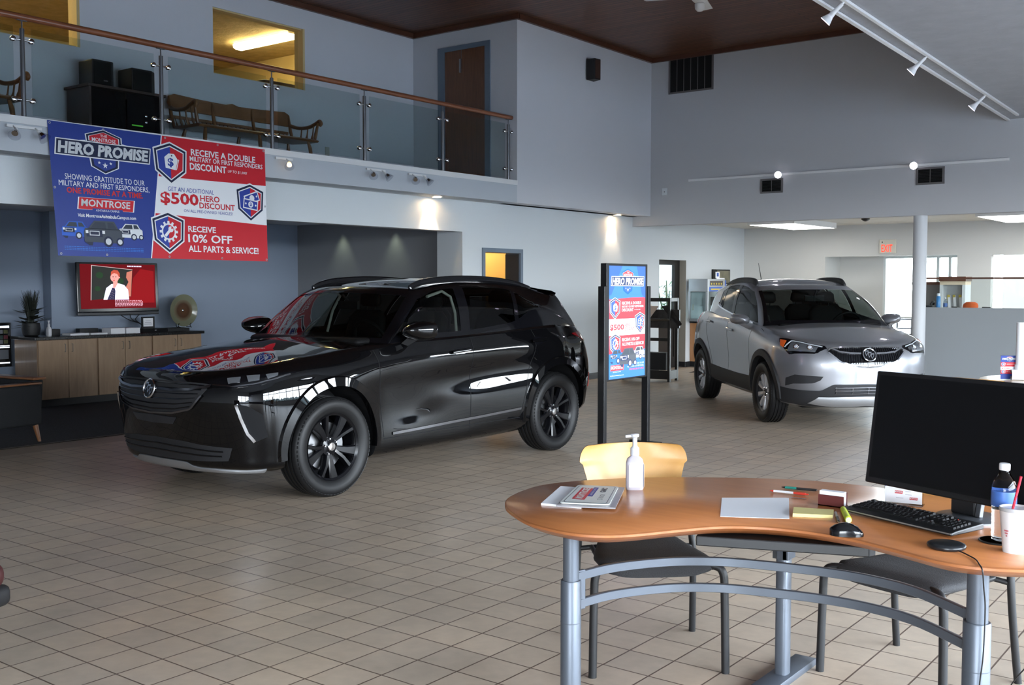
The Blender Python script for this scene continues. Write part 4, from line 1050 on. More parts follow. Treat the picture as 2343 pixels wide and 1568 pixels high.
    pan = MB(); pan.box((-1.7,-.58,.21),(1.75,.58,.30)); pan.build('under_tray', CM['dark'], root, bevel=.03)
    return root, sh, hs
# ---------------------------------------------------------------- printed / screen artwork as thin coloured layers
class Flat:
    def __init__(s, mapf): s.mb = MB(); s.map = mapf; s.cols = []; s.names = {}
    def ci(s, c):
        if c not in s.cols: s.cols.append(c)
        return s.cols.index(c)
    def raw(s, vs, fs, c, lay):
        s.mb.add([s.map(x, y, lay) for x, y in vs], fs, s.ci(c))
    def poly(s, pts, c, lay=1):
        s.raw(pts, [tuple(range(len(pts)))], c, lay)
    def quad(s, a, b, c_, d, col, lay=0, nx=1, ny=1):
        """bilinear grid a(bl) b(br) c(tr) d(tl)"""
        vs = []
        for j in range(ny+1):
            for i in range(nx+1):
                u, v = i/nx, j/ny
                vs.append(tuple((a[k]*(1-u)+b[k]*u)*(1-v)+(d[k]*(1-u)+c_[k]*u)*v for k in (0, 1)))
        fs = [(j*(nx+1)+i, j*(nx+1)+i+1, (j+1)*(nx+1)+i+1, (j+1)*(nx+1)+i) for j in range(ny) for i in range(nx)]
        s.raw(vs, fs, col, lay)
    def rect(s, x0, y0, x1, y1, col, lay=1): s.poly([(x0,y0),(x1,y0),(x1,y1),(x0,y1)], col, lay)
    def disc(s, x, y, r, col, lay=1, n=24, sy=1): s.poly([(x+r*cos(2*pi*k/n), y+r*sy*sin(2*pi*k/n)) for k in range(n)], col, lay)
    def text(s, body, x0, x1, yc, h, col, lay=3, bold=.02, shear=0.0, grow=0.0):
        """text fitted to x0..x1, cap height h, centred on yc"""
        vs, fs = text_mesh(body, 1, bold+grow, shear)
        if not vs: return
        xa, xb = min(v[0] for v in vs), max(v[0] for v in vs)
        ya, yb = min(v[1] for v in vs), max(v[1] for v in vs)
        sx = (x1-x0)/(xb-xa); sy = h/(yb-ya)
        s.raw([(x0+(x-xa)*sx, yc+(y-(ya+yb)/2)*sy) for x, y in vs], fs, col, lay)
    def build(s, name, mats, parent=None):
        return s.mb.build(name, [mats[c] for c in s.cols], parent, smooth=0, merge=0)
def off(P, cx, cy, k): return [(cx+(x-cx)*k, cy+(y-cy)*k) for x, y in P]
def star(F, x, y, r, col, lay):
    F.poly([(x+(r if k % 2 == 0 else r*.4)*sin(pi*k/5), y+(r if k % 2 == 0 else r*.4)*cos(pi*k/5)) for k in range(10)], col, lay)
def hero_logo(F, cx, cy, s):
    """centre of the lettering at cx,cy; s = 1 gives 0.98 m width"""
    q = lambda x, y: (cx+(x-.545)*s, cy+(y-.996)*s)
    top = [(.30,1.05),(.366,1.065),(.358,1.14),(.548,1.200),(.738,1.14),(.738,1.085),(.80,1.05)]
    F.poly([q(*p) for p in top], 'white', 1); F.poly([q(*p) for p in off(top, .548, 1.09, .94)], 'navy', 2)
    red = [(.40,1.085),(.40,1.125),(.548,1.170),(.70,1.125),(.70,1.075),(.548,1.07)]
    F.poly([q(*p) for p in off(red, .548, 1.11, 1.06)], 'white', 3); F.poly([q(*p) for p in red], 'red', 4)
    for sg in (-1, 1):
        w = [(.545+sg*.17,1.055),(.545+sg*.31,1.068),(.545+sg*.19,1.083)]; F.poly([q(*p) for p in (w if sg > 0 else w[::-1])], 'white', 3)
    bot = [(.385,.95),(.40,.845),(.545,.780),(.69,.845),(.70,.95)]
    F.poly([q(*p) for p in bot[::-1]], 'white', 1); F.poly([q(*p) for p in off(bot[::-1], .545, .89, .92)], 'navy', 2); F.poly([q(*p) for p in off(bot[::-1], .545, .90, .76)], 'blue', 3)
    star(F, *q(.545,.862), .030*s, 'white', 5); star(F, *q(.485,.885), .017*s, 'white', 5); star(F, *q(.605,.885), .017*s, 'white', 5)
    a, b = q(.055, 0)[0], q(1.035, 0)[0]
    body = [(.06,.925),(.075,1.065),(.46,1.055),(1.035,1.06),(1.02,.93),(.545,.925)]
    F.poly([q(*p) for p in [(.042,.922),(.062,1.075),(1.05,1.075),(1.03,.917)]], 'white', 4)
    F.poly([q(*p) for p in [(.055,.932),(.072,1.066),(1.04,1.066),(1.02,.927)]], 'navy', 5)
    F.text('HERO PROMISE', q(.075,0)[0], q(1.02,0)[0], cy, .112*s, 'silver', 6, .045, .15)
    F.text('THE', q(.512,0)[0], q(.584,0)[0], q(0,1.137)[1], .024*s, 'white', 6, .01)
    F.text('MONTROSE', q(.425,0)[0], q(.672,0)[0], q(0,1.098)[1], .036*s, 'white', 6, .01)
def shield(F, cx, cy, s, icon):
    """half blue half red shield, height about 0.42 s"""
    P = [(0,.195),(.19,.125),(.175,-.09),(.0,-.215),(-.175,-.09),(-.19,.125)]
    T = lambda k: [(cx+x*s*k, cy+y*s*k) for x, y in P]
    F.poly(T(1.04), 'white', 4); F.poly(T(.96), 'navy', 5); F.poly(T(.84), 'white', 6)
    k = .78
    L = [(0,.195),(-.19,.125),(-.175,-.09),(0,-.215)]; R = [(0,.195),(0,-.215),(.175,-.09),(.19,.125)]
    F.poly([(cx+x*s*k, cy+y*s*k) for x, y in L], 'blue2', 7); F.poly([(cx+x*s*k, cy+y*s*k) for x, y in R], 'red', 7)
    if icon == 'tag':
        F.poly([(cx+x*s, cy+y*s) for x, y in [(-.06,-.06),(.055,-.075),(.085,.03),(.045,.085),(-.02,.085),(-.07,.045)]], 'white', 8)
        F.poly([(cx+x*s, cy+y*s) for x, y in [(.06,-.075),(.07,-.07),(.10,.03),(.092,.035)]], 'white', 8)
        F.disc(cx+.015*s, cy+.065*s, .008*s, 'navy', 9, 12)
        F.text('$', cx-.035*s, cx+.035*s, cy-.005*s, .095*s, 'blue2', 9, .03)
    elif icon == 'cash':
        for dx, dy, a in ((.02, .04, .35), (0, -.03, -.12)):
            rot = lambda x, y: (cx+(dx+x*cos(a)-y*sin(a))*s, cy+(dy+x*sin(a)+y*cos(a))*s)
            F.poly([rot(*p) for p in [(-.10,-.055),(.10,-.055),(.10,.055),(-.10,.055)]], 'white', 8 if a > 0 else 10)
            F.poly([rot(*p) for p in [(-.088,-.042),(.088,-.042),(.088,.042),(-.088,.042)]], 'blue2', 9 if a > 0 else 11)
            c = rot(0, 0); F.disc(c[0], c[1], .034*s, 'white', 10 if a > 0 else 12)
            for e in (-.068, .068): c2 = rot(e, 0); F.disc(c2[0], c2[1], .011*s, 'white', 10 if a > 0 else 12, 10)
        F.text('$', cx-.014*s, cx+.014*s, cy-.03*s, .045*s, 'blue2', 13, .03)
    else:
        pts = []
        for k2 in range(12):
            for a, r in ((-.10, .083), (-.07, .108), (.07, .108), (.10, .083)):
                t = 2*pi*k2/12 + a*1.6; pts.append((cx+r*s*cos(t), cy+r*s*sin(t)))
        F.poly(pts, 'white', 8)
        L2 = [(cx+.068*s*cos(t), cy+.068*s*sin(t)) for t in [pi/2+pi*i/14 for i in range(15)]]
        R2 = [(cx+.068*s*cos(t), cy+.068*s*sin(t)) for t in [-pi/2+pi*i/14 for i in range(15)]]
        F.poly(L2, 'blue2', 9); F.poly(R2, 'red', 9)
        d = Vector((.7, .72)); n = Vector((-.72, .7)); c = Vector((cx, cy))
        w = [c-d*.062*s+n*.014*s, c-d*.062*s-n*.014*s, c+d*.025*s-n*.014*s, c+d*.025*s+n*.014*s]; F.poly([tuple(v) for v in w], 'white', 10)
        h = c+d*.035*s; F.poly([tuple(h+d*(.030*s*cos(t))+n*(.030*s*sin(t))) for t in [.5+(2*pi-1.0)*i/16 for i in range(17)]] + [tuple(h+d*.004*s)], 'white', 11)
def vehicle(F, cx, cy, s, body, lay):
    """small three-quarter picture of a vehicle"""
    q = lambda P: [(cx+x*s, cy+y*s) for x, y in P]
    F.poly(q([(-.5,-.22),(.5,-.24),(.5,.05),(.44,.10),(-.46,.10),(-.5,.02)]), body, lay)
    F.poly(q([(-.40,.08),(.42,.08),(.30,.28),(-.22,.28)]), body, lay)
    F.poly(q([(-.33,.10),(.08,.10),(.06,.25),(-.20,.25)]), 'glass', lay+1); F.poly(q([(.13,.11),(.36,.11),(.26,.25),(.12,.25)]), 'glass', lay+1)
    F.poly(q([(-.44,-.10),(-.02,-.10),(-.02,.06),(-.44,.06)]), 'navy', lay+1); F.poly(q([(-.36,-.07),(-.10,-.07),(-.10,.04),(-.36,.04)]), 'silver', lay+2)
    F.poly(q([(-.34,-.05),(-.12,-.05),(-.12,.02),(-.34,.02)]), 'navy', lay+3)
    for x in (-.46, -.03): F.poly(q([(x,-.02),(x+.07,-.02),(x+.07,.05),(x,.05)]), 'white', lay+2)
    for x, r in ((.12,.125), (.43,.10)):
        F.disc(cx+x*s, cy-.20*s, r*s, 'navy', lay+2, 20); F.disc(cx+x*s, cy-.20*s, r*.62*s, 'silver', lay+3, 16)
    F.poly(q([(-.5,-.22),(-.38,-.30),(-.30,-.30),(-.28,-.22)]), 'navy', lay)
def montrose(F, x0, x1, y0, y1, c='silver'):
    h = y1-y0; m = (x0+x1)/2; w = x1-x0
    P = [(x0,y0),(x1,y0),(x1+w*.03,y1),(x0+w*.03,y1)]
    F.poly(P, 'white', 2); F.poly(off(P, m, (y0+y1)/2, .96), 'red', 3)
    F.text('MONTROSE', x0+w*.07, x1-w*.06, (y0+y1)/2+h*.06, h*.60, c, 5, .022, .1)
def colours(pre, em=0.0, rough=.4):
    base = dict(blue=(.022,.045,.24), blue2=(.03,.055,.30), navy=(.012,.018,.05), red=(.52,.018,.030), red2=(.52,.03,.03), white=(.72,.73,.76), silver=(.55,.57,.60), glass=(.03,.04,.06), bluecar=(.02,.10,.50), greycar=(.045,.055,.075), whitecar=(.62,.64,.68), skyblue=(.03,.18,.62))
    return {k: mat(pre+k, v, rough, spec=.22, emit=(v if em else None), estr=em) for k, v in base.items()}
# ================================================================= gallery: rail, banner, furniture
STEEL = mat('brushed_steel', (.20, .20, .21), .32, .9)
CHROME = mat('fitting_chrome', (.70, .70, .72), .12, 1)
HAND = woodmat('handrail_wood', (.17, .055, .025), (.26, .09, .04), (10, .6, 10), .3)
RGLASS = glassmat('railing_glass', (.92, .97, .97), .94, ior=1.4)
OAK = woodmat('bench_oak', (.16, .065, .022), (.25, .11, .042), (1, 1, 1), .4, dens=6)
DKWOOD = woodmat('cabinet_dark_wood', (.028, .013, .009), (.05, .022, .014), (1, 1, 1), .45, dens=6)
BLK = mat('matte_black', (.010, .010, .011), .55)
GBLK = mat('gloss_black_panel', (.008, .008, .009), .15)
XP = -4.862
py = [-1.52, -.10, 1.32, 2.742, 4.145, 5.57, 7.007, 8.425]
rail_names = {1.32: 'leftmost in view, beside the upper left bench arm', 2.742: 'in front of the dark stereo cabinet', 4.145: 'above the middle of the red banner half, before the bench', 5.57: 'just right of the long bench', 7.007: 'in front of the wooden gallery door', 8.425: 'last at the right end of the rail'}
proto = None
for i, y in enumerate(py):
    if y < 1: continue
    if proto is None:
        t = thing('railing_post', 'steel gallery railing post, ' + rail_names[y], 'railing post', (XP, y, 3.052), 0, 'gallery railing posts')
        b = MB(); b.cyl((0,0,.006), (0,0,.79), .021, n=16); b.cyl((0,0,.79), (0,0,.862), .007, n=10); b.lathe([(.042,0),(.042,.008),(.022,.012)], 20); b.build('post_tube', STEEL, t, smooth=40)
        b = MB(); b.box((-.012,-.045,.858),(.012,.045,.866)); b.build('rail_saddle', STEEL, t)
        for z in (.16, .69):
            for s in (1, -1):
                b = MB(); b.cyl((.0, s*.02, z), (.0, s*.075, z), .008, n=10); b.lathe([(.010,-.03),(.020,-.024),(.024,-.008),(.024,.012),(.016,.018),(.006,.020)], 16, (.0, s*.085, z), 'x'); b.build('glass_clamp', CHROME, t, smooth=40)
        proto = t
    else: dup(proto, (XP, y, 3.052), label='steel gallery railing post, ' + rail_names[y])
b = MB(); b.tube([(XP, -8.9, 3.945), (XP, 8.50, 3.945)], .030, 18)
o = b.build('handrail', HAND, smooth=60); tag(o, 'long round wooden handrail along the top of the gallery railing', 'handrail')
gn = ['leftmost railing glass panel, in front of the left bench arm', 'railing glass panel in front of the stereo cabinet', 'railing glass panel in front of the left part of the long bench', 'railing glass panel in front of the right bench arm and wall outlet', 'railing glass panel between the bench and the wooden door', 'rightmost railing glass panel in front of the wooden door']
for (a, c), lb in zip(zip(py[1:], py[2:]), gn):
    b = MB(); b.box((XP-.006, a+.085, 3.085), (XP+.006, c-.085, 3.85)); o = b.build('railing_glass', RGLASS, smooth=0); tag(o, 'clear ' + lb, 'glass panel', 'gallery railing glass panels')
# banner
def bmap(x, y, lay):
    u = x/2.47; v = y/1.22
    left = 1.480 + (1.545-1.480)*(1-v)
    yy = left + (3.955+.008*(1-v)-left)*u
    zz = 1.826 + (3.046-.016*u-1.826)*v - .012*u*(1-v)
    return (-4.762 + .02*(1-v) + .0008*lay, yy, zz)
B = Flat(bmap)
W_, H_ = 2.47, 1.22
dv = lambda v: .990+(1.182-.990)*v
for j in range(1):
    B.quad((0,0), (dv(0),0), (dv(1),H_), (0,H_), 'blue', 0, 24, 14)
def seg(v0l, v0r, v1l, v1r, col):
    B.quad((dv(v0l), v0l*H_), (W_, v0r*H_), (W_, v1r*H_), (dv(v1l), v1l*H_), col, 0, 30, 7)
seg(0, 0, .367, .323, 'red'); seg(.367, .323, .667, .675, 'white'); seg(.667, .675, 1, 1, 'red')
B.quad((dv(0)-.006,0), (dv(0)+.006,0), (dv(1)+.006,H_), (dv(1)-.006,H_), 'white', 1, 1, 10)
hero_logo(B, .545, .996, 1.0)
B.text('SHOWING GRATITUDE TO OUR', .127, .959, .730, .052, 'white', 3, .0)
B.text('MILITARY AND FIRST RESPONDERS,', .063, 1.008, .664, .056, 'white', 3, .0)
B.text('ONE PROMISE AT A TIME.', .134, .932, .606, .054, 'red2', 3, .025)
montrose(B, .226, .823, .437, .550)
B.rect(.38, .415, .70, .452, 'blue', 4); B.text('ASHTABULA CAMPUS', .415, .66, .435, .020, 'white', 6, 0)
B.text('Visit MontroseAshtabulaCampus.com', .227, .841, .377, .042, 'white', 3, .02, .1)
vehicle(B, .190, .245, .27, 'bluecar', 2); vehicle(B, .775, .25, .26, 'whitecar', 2); vehicle(B, .475, .225, .40, 'greycar', 7)
for yy in (.088, .072, .058):          # fine print, too small to read
    x = .07
    k = 0
    while x < .90:
        l = .012+.02*((k*37 % 11)/11); B.rect(x, yy-.0022, min(x+l, .91), yy+.0022, 'skyblue', 2); x += l+.006; k += 1
shield(B, 1.268, .965, 1.0, 'tag'); shield(B, 2.250, .637, .98, 'cash'); shield(B, 1.205, .270, 1.0, 'gear')
B.text('RECEIVE A DOUBLE', 1.517, 2.335, 1.092, .068, 'white', 3, .02)
B.text('MILITARY OR FIRST RESPONDERS', 1.500, 2.430, 1.025, .050, 'white', 3, .012)
B.text('DISCOUNT', 1.496, 1.950, .948, .072, 'white', 3, .025)
B.text('UP TO $1,000!', 1.969, 2.218, .936, .032, 'white', 3, .0, .15)
B.text('GET AN ADDITIONAL', 1.222, 1.780, .700, .045, 'blue2', 3, .0, .1)
B.text('$500', 1.131, 1.585, .600, .135, 'red', 3, .03)
B.text('HERO', 1.605, 1.848, .630, .062, 'red', 3, .02); B.text('DISCOUNT', 1.591, 2.043, .557, .062, 'red', 3, .02)
B.text('ON ALL PRE-OWNED VEHICLES!', 1.400, 2.012, .492, .030, 'blue2', 3, .0, .1)
B.text('RECEIVE', 1.441, 1.785, .310, .062, 'white', 3, .02)
B.text('10% OFF', 1.435, 1.992, .215, .085, 'white', 3, .018)
B.text('ALL PARTS & SERVICE!', 1.433, 2.341, .110, .068, 'white', 3, .02)
bn = thing('banner', 'wide blue and red vinyl banner hanging from the gallery ledge above the black car', 'banner', (0,0,0))
B.build('banner_sheet', colours('vinyl_', 0, .32), bn)
for k, (x, y) in enumerate([(.02,1.20),(.55,1.20),(1.22,1.20),(1.85,1.20),(2.45,1.20),(.02,.62),(2.45,.60),(.03,.02),(.50,.02),(1.2,.02),(1.85,.02),(2.45,.02)]):
    b = MB(); p = bmap(x, y, 2); b.lathe([(.006,0),(.006,.003),(.011,.003),(.011,0)], 12, p, 'x', closed=True); b.build('grommet', mat('grommet_grey', (.35,.35,.36), .5, .3), bn, smooth=0)
# spotlights under the ledge
SPG = glassmat('spot_shade_glass', (.92, .92, .95), .8); SPW = mat('spot_body_white', (.62, .62, .62), .35)
def ledge_spot(y, n, lb, lit):
    t = thing('ledge_spotlight', lb, 'spotlight', (-4.768, y, 2.955), 0, 'small spotlights under the gallery ledge')
    b = MB(); b.box((0,-.16 if n > 1 else -.12,-.012),(.018,.16 if n > 1 else .12,.012)); b.build('track', TRIMW, t)
    for k in range(n):
        o = (k-.5)*.20 if n > 1 else .03
        a = Vector((.55, .3 if k else -.45, -.65)).normalized()
        c = Vector((.06, o, -.03)); h = MB(); h.tube([(.015, o, 0), c], .008, 8); h.tube([c, c+a*.03], .014, 10)
        ho = h.build('lamp_arm', SPW, t, smooth=40)
        s = MB(); s.tube([c+a*.02, c+a*.045, c+a*.10], [.018, .030, .055], 18, cap=False); s.build('lamp_shade', SPG, ho, smooth=50)
        d = MB(); d.tube([c+a*.035, c+a*.07], [.022, .028], 14); d.build('bulb', mat('halogen_lit', (1,.8,.5), .3, emit=(1,.62,.25), estr=2.0) if lit else CHROME, ho, smooth=40)
ledge_spot(1.264, 2, 'pair of small glass spotlights under the ledge left of the banner', False)
ledge_spot(4.221, 1, 'single round glowing spotlight under the ledge just right of the banner', True)
ledge_spot(5.655, 2, 'pair of clear spotlights under the ledge in the middle of the white fascia', False)
ledge_spot(6.398, 2, 'pair of clear spotlights under the ledge, rightmost of the row', False)
# deacon bench
def bench():
    t = thing('wooden_bench', 'long wooden spindle bench on the gallery below the right office window', 'bench', (-6.36, 5.03, 3.04), 0, 'gallery benches')
    b = MB(); b.grid(rows=[[(.26, y, .405), (.22, y, .425), (0, y, .415), (-.24, y, .43), (-.26, y, .40), (.0, y, .385), (.24, y, .385)] for y in (-.93, -.5, 0, .5, .93)], closed_u=True)
    b.add([(.26,-.93,.405),(.22,-.93,.425),(0,-.93,.415),(-.24,-.93,.43),(-.26,-.93,.40),(0,-.93,.385),(.24,-.93,.385)], [tuple(range(7))]); b.add([(.26,.93,.405),(.22,.93,.425),(0,.93,.415),(-.24,.93,.43),(-.26,.93,.40),(0,.93,.385),(.24,.93,.385)], [tuple(range(7))])
    b.build('seat', OAK, t, smooth=30)
    # crest board with a shaped top
    top = [(-.95,.72),(-.93,.80),(-.86,.83),(-.5,.81),(-.1,.80),(0,.825),(.1,.80),(.5,.81),(.86,.83),(.93,.80),(.95,.72)]
    b = MB(); f = [(-.33, y, z) for y, z in top] + [(-.32, .92, .64), (-.32, -.92, .64)]; n = len(f)
    g = [(x-.022, y, z) for x, y, z in f]; b.add(f+g, [tuple(range(n)), tuple(range(2*n-1, n-1, -1))]+[(i, n+i, n+(i+1) % n, (i+1) % n) for i in range(n)])
    b.build('crest_board', OAK, t, smooth=0)
    b = MB(); b.bar((-.315,-.90,.55), (-.315,.90,.55), .02, .035); b.build('back_rail', OAK, t)
    for y in (-.93, -.31, .31, .93):
        b = MB(); b.tube([(-.24,y,.41),(-.30,y,.58),(-.34,y,.79)], [.018,.022,.015], 10); b.build('back_post', OAK, t, smooth=50)
    for k in range(28):
        y = -.87+1.74*k/27; b = MB(); b.tube([(-.25,y,.415),(-.27,y,.455),(-.28,y,.48),(-.312,y,.545)], [.006,.011,.006,.006], 6); b.build('spindle', OAK, t, smooth=50)
    for s in (-1, 1):
        b = MB(); b.tube(smoothpath([(-.32,s*.93,.66),(-.18,s*.95,.615),(.02,s*.96,.605),(.16,s*.97,.645),(.23,s*.97,.67),(.26,s*.97,.635),(.235,s*.97,.615)], 5), .024, 10); b.build('armrest', OAK, t, smooth=50)
        for x in (-.10, .02, .13):
            b = MB(); b.tube([(x,s*.91,.41),(x,s*.93,.46),(x,s*.94,.50),(x,s*.955,.61)], [.009,.017,.010,.009], 8); b.build('arm_spindle', OAK, t, smooth=50)
        b = MB(); b.tube([(.20,s*.91,.41),(.20,s*.93,.50),(.21,s*.96,.64)], [.018,.024,.015], 10); b.build('arm_post', OAK, t, smooth=50)
        for x in (.19, -.20):
            b = MB(); b.tube([(x,s*.80,.395),(x*1.1,s*.82,.30),(x*1.18,s*.835,.14),(x*1.25,s*.85,0)], [.018,.026,.020,.014], 10); b.build('leg', OAK, t, smooth=50)
    for x in (.19, -.20):
        b = MB(); b.tube([(x,0,.395),(x*1.1,0,.30),(x*1.18,0,.14),(x*1.25,0,0)], [.018,.026,.020,.014], 10); b.build('leg', OAK, t, smooth=50)
    return t
bn1 = bench(); dup(bn1, (-6.36, 1.06, 3.04), label='wooden spindle bench on the gallery cut off by the left picture edge')
# stereo cabinet and speakers
t = thing('stereo_cabinet', 'dark wood stereo cabinet standing on the gallery behind the railing', 'cabinet', (-6.5, 3.275, 3.04))
b = MB()
for q in (((-.23,-.47,0),(.22,-.44,.68)), ((-.23,.44,0),(.22,.47,.68)), ((-.25,-.49,.68),(.24,.49,.71)), ((-.23,-.44,0),(-.21,.44,.68)), ((-.22,-.44,.05),(.20,.44,.075)), ((-.2,-.02,.07),(.18,.0,.68))): b.box(*q)
b.build('carcass', DKWOOD, t, smooth=0, bevel=.003)
for y0, y1 in ((-.44,-.01),(.0,.44)):
    b = MB(); b.box((.195,y0+.005,.08),(.20,y1-.005,.67)); o = b.build('glass_door', mat('smoked_door', (.006,.006,.007), .18, 0, .25), t, smooth=0)
b = MB()
for k in range(3):
    b.box((-.18,.04,.12+.15*k),(.17,.42,.24+.15*k))
b.build('hifi_unit', GBLK, t, bevel=.004)
t2 = mat('display_green', (.02,.1,.01), .4, emit=(.10,.6,.05), estr=.2)
b = MB(); b.box((.201,.06,.315),(.2025,.20,.328)); b.build('display', t2, t, smooth=0)
for z in (.37, .44):
    b = MB(); b.lathe([(.016,0),(.016,.012),(.012,.015)], 16, (.2,.24,z), 'x'); b.build('knob', CHROME, t, smooth=40)
def spk(name, lb, cy, w, h, d, lean):
    t = thing('loudspeaker', lb, 'loudspeaker', (-6.5, cy, 3.75), 0, 'loudspeakers on the stereo cabinet')
    b = MB(); b.box((-d/2,-w/2,0),(d/2,w/2,h)) if not lean else b.prism([(-d/2,-w/2),(d/2,-w/2),(d/2,w/2-.07),(d/2-.05,w/2),(-d/2,w/2)], 0, h)
    b.build('cabinet_box', BLK, t, smooth=0, bevel=.012)
    b = MB(); b.box((d/2-.002,-w/2+.015,.02),(d/2+.008,w/2-.03 if not lean else w/2-.08,h-.02)); b.build('grille', mat('speaker_cloth', (.006,.006,.006), .95, bump=.4, bscale=300), t, smooth=0, bevel=.006)
    if not lean:
        b = MB(); b.box((d/2+.008,.0,.06),(d/2+.010,.05,.072)); b.build('badge', STEEL, t, smooth=0)
spk('a', 'boxy black loudspeaker on the left of the stereo cabinet', 3.03, .26, .29, .28, False)
spk('b', 'black loudspeaker with a rounded edge on the right of the stereo cabinet', 3.55, .33, .27, .28, True)
b = MB(); b.box((-6.6,3.21,3.75),(-6.38,3.37,3.775)); o = b.build('disc_player', BLK, bevel=.005); tag(o, 'low flat black player lying between the two loudspeakers', 'player')
b = MB(); b.box((XB,6.69,3.38),(XB+.008,6.77,3.50)); o = b.build('wall_outlet', mat('outlet_beige', (.42,.40,.34), .5), bevel=.003); tag(o, 'small beige outlet low on the gallery wall right of the bench', 'outlet')
b = MB(); b.box((-8.6,5.9,3.04),(-7.1,7.3,4.36)); o = b.build('office_cupboard', DKWOOD, bevel=.01); tag(o, 'dark wood cupboard inside the upper office, seen through the right window', 'cupboard')
def tube_light(x, y, rz, lb, e):
    t = thing('ceiling_tube_light', lb, 'ceiling light', (x, y, 5.16), rz, 'tube lights in the upper office')
    b = MB(); b.box((-.62,-.10,-.03),(.62,.10,0)); b.build('housing', WHITEM, t, smooth=0)
    b = MB(); b.grid([[(xx,-.11,-.03),(xx,-.10,-.075),(xx,-.05,-.095),(xx,.05,-.095),(xx,.10,-.075),(xx,.11,-.03)] for xx in (-.61,.61)]); 
    for xx in (-.61,.61): b.add([(xx,-.11,-.03),(xx,-.10,-.075),(xx,-.05,-.095),(xx,.05,-.095),(xx,.10,-.075),(xx,.11,-.03)], [tuple(range(6))])
    b.build('diffuser', mat('tube_diffuser', (1,.9,.6), .5, emit=(1,.74,.34), estr=e), t, smooth=40)
tube_light(-7.95, 6.62, 0, 'glowing warm tube light on the ceiling behind the right office window', 15)
tube_light(-7.9, 2.0, 0, 'glowing warm tube light behind the left office window', 15)
# wall speaker, vents, thermostat
t = thing('wall_speaker', 'small dark wall loudspeaker high on the pale block wall', 'loudspeaker', (-4.78, 10.365, 4.89))
b = MB(); b.prism([(.02,-.09),(.17,-.07),(.19,.06),(.02,.12)], -.15, .17); b.build('speaker_box', BLK, t, smooth=0, bevel=.008)
b = MB(); b.box((.0,-.03,-.03),(.03,.03,.03)); b.build('bracket', STEEL, t, smooth=0)
b = MB(); b.add([(.172,-.062,-.13),(.192,.052,-.13),(.192,.052,.15),(.172,-.062,.15)], [(0,1,2,3)]); b.build('grille', DKWOOD, t, smooth=0)
def vent(x0, x1, z0, z1, bars, lb, slat):
    t = thing('air_vent', lb, 'vent', ((x0+x1)/2, YV, (z0+z1)/2)); w, h = (x1-x0)/2, (z1-z0)/2
    fr = mat('vent_frame', (.14,.13,.13), .5, .3)
    b = MB(); e = .028
    for q in (((-w,-.02,-h),(w,.0,-h+e)), ((-w,-.02,h-e),(w,0,h)), ((-w,-.02,-h+e),(-w+e,0,h-e)), ((w-e,-.02,-h+e),(w,0,h-e))): b.box(*q)
    b.build('frame', fr, t, smooth=0)
    b = MB(); b.box((-w+e,-.004,-h+e),(w-e,-.002,h-e)); b.build('duct_opening', mat('duct_dark', (.004,.004,.004), .9), t, smooth=0)
    for k in range(1, bars):
        x = -w+e+(2*w-2*e)*k/bars; b = MB(); b.box((x-.004,-.018,-h+e),(x+.004,-.008,h-e)); b.build('bar', fr, t, smooth=0)
    for k in range(slat):
        z = -h+e+(2*h-2*e)*(k+.5)/slat; b = MB(); b.bar((-w+e,-.010,z),(w-e,-.010,z),.012,.002,up=(0,.6,.8)); b.build('slat', BLK, t, smooth=0)
vent(-4.438, -3.61, 4.765, 5.375, 6, 'large dark return vent high on the grey wall under the wood ceiling', 0)
vent(-2.76, -2.385, 3.015, 3.245, 2, 'small vent below the wall track light, the left one', 9)
vent(-.335, .062, 3.012, 3.262, 2, 'small vent below the wall track light, the right one', 9)
b = MB(); b.box((-4.55,YV-.022,3.08),(-4.45,YV,3.20)); b.box((-4.505,YV-.027,3.125),(-4.485,YV-.02,3.145), 1); b.box((-4.54,YV-.01,3.09),(-4.46,YV+.003,3.19)); o = b.build('thermostat', [WALLW, BLK], bevel=.003); tag(o, 'small square white wall box near the corner below the big vent', 'thermostat')
# track lights
BULB = mat('track_bulb_lit', (1,1,1), .3, emit=(.93,.88,1.0), estr=22)
BULB2 = mat('track_bulb_soft', (1,1,1), .3, emit=(.80,.72,1.0), estr=3.5)
def track_head(parent, p, d, s, bulb):
    p = Vector(p); d = Vector(d).normalized()
    b = MB(); b.tube([p, p+d*.02], .012, 10); b.tube([p+d*.02, p+d*.10*s, p+d*.16*s], [.018, .020, .028], 14); b.tube([p+d*.16*s, p+d*.215*s], [.030, .052], 18, cap=False)
    o = b.build('lamp_head', WHITEM, parent, smooth=40)
    c = p+d*.205*s; b = MB(); b.tube([c, c+d*.012], [.047, .050], 18); b.build('bulb', bulb, o, smooth=40)
t = thing('track_light', 'long white track light on the grey end wall with two glaring bulbs', 'track light', (-1.56, YV, 3.30))
b = MB(); b.box((-2.48,-.03,-.018),(2.48,0,.018)); b.build('track', TRIMW, t, smooth=0)
for x in (-.86, 1.22): track_head(t, (x,-.03,0), (.22 if x < 0 else .15,-.9,-.12), 1.0, BULB)
zf2 = lambda y: 3.852+.0233*(12.3-y)-.002
def on_plaster(y): return zf2(y)
t = thing('track_light', 'white track light along the edge of the sloping plaster ceiling with three bulbs', 'track light', (1.05, 8.2, on_plaster(8.2)))
b = MB(); b.bar((.04,-6.0,on_plaster(2.2)-on_plaster(8.2)-.012),(.04,3.75,on_plaster(11.95)-on_plaster(8.2)-.012), .034, .024); b.build('track', WHITEM, t, smooth=0)
for y in (5.45, 7.85, 10.28): track_head(t, (.03, y-8.2, on_plaster(y)-on_plaster(8.2)-.02), (-.62,-.10,-.60), 1.0, BULB2)
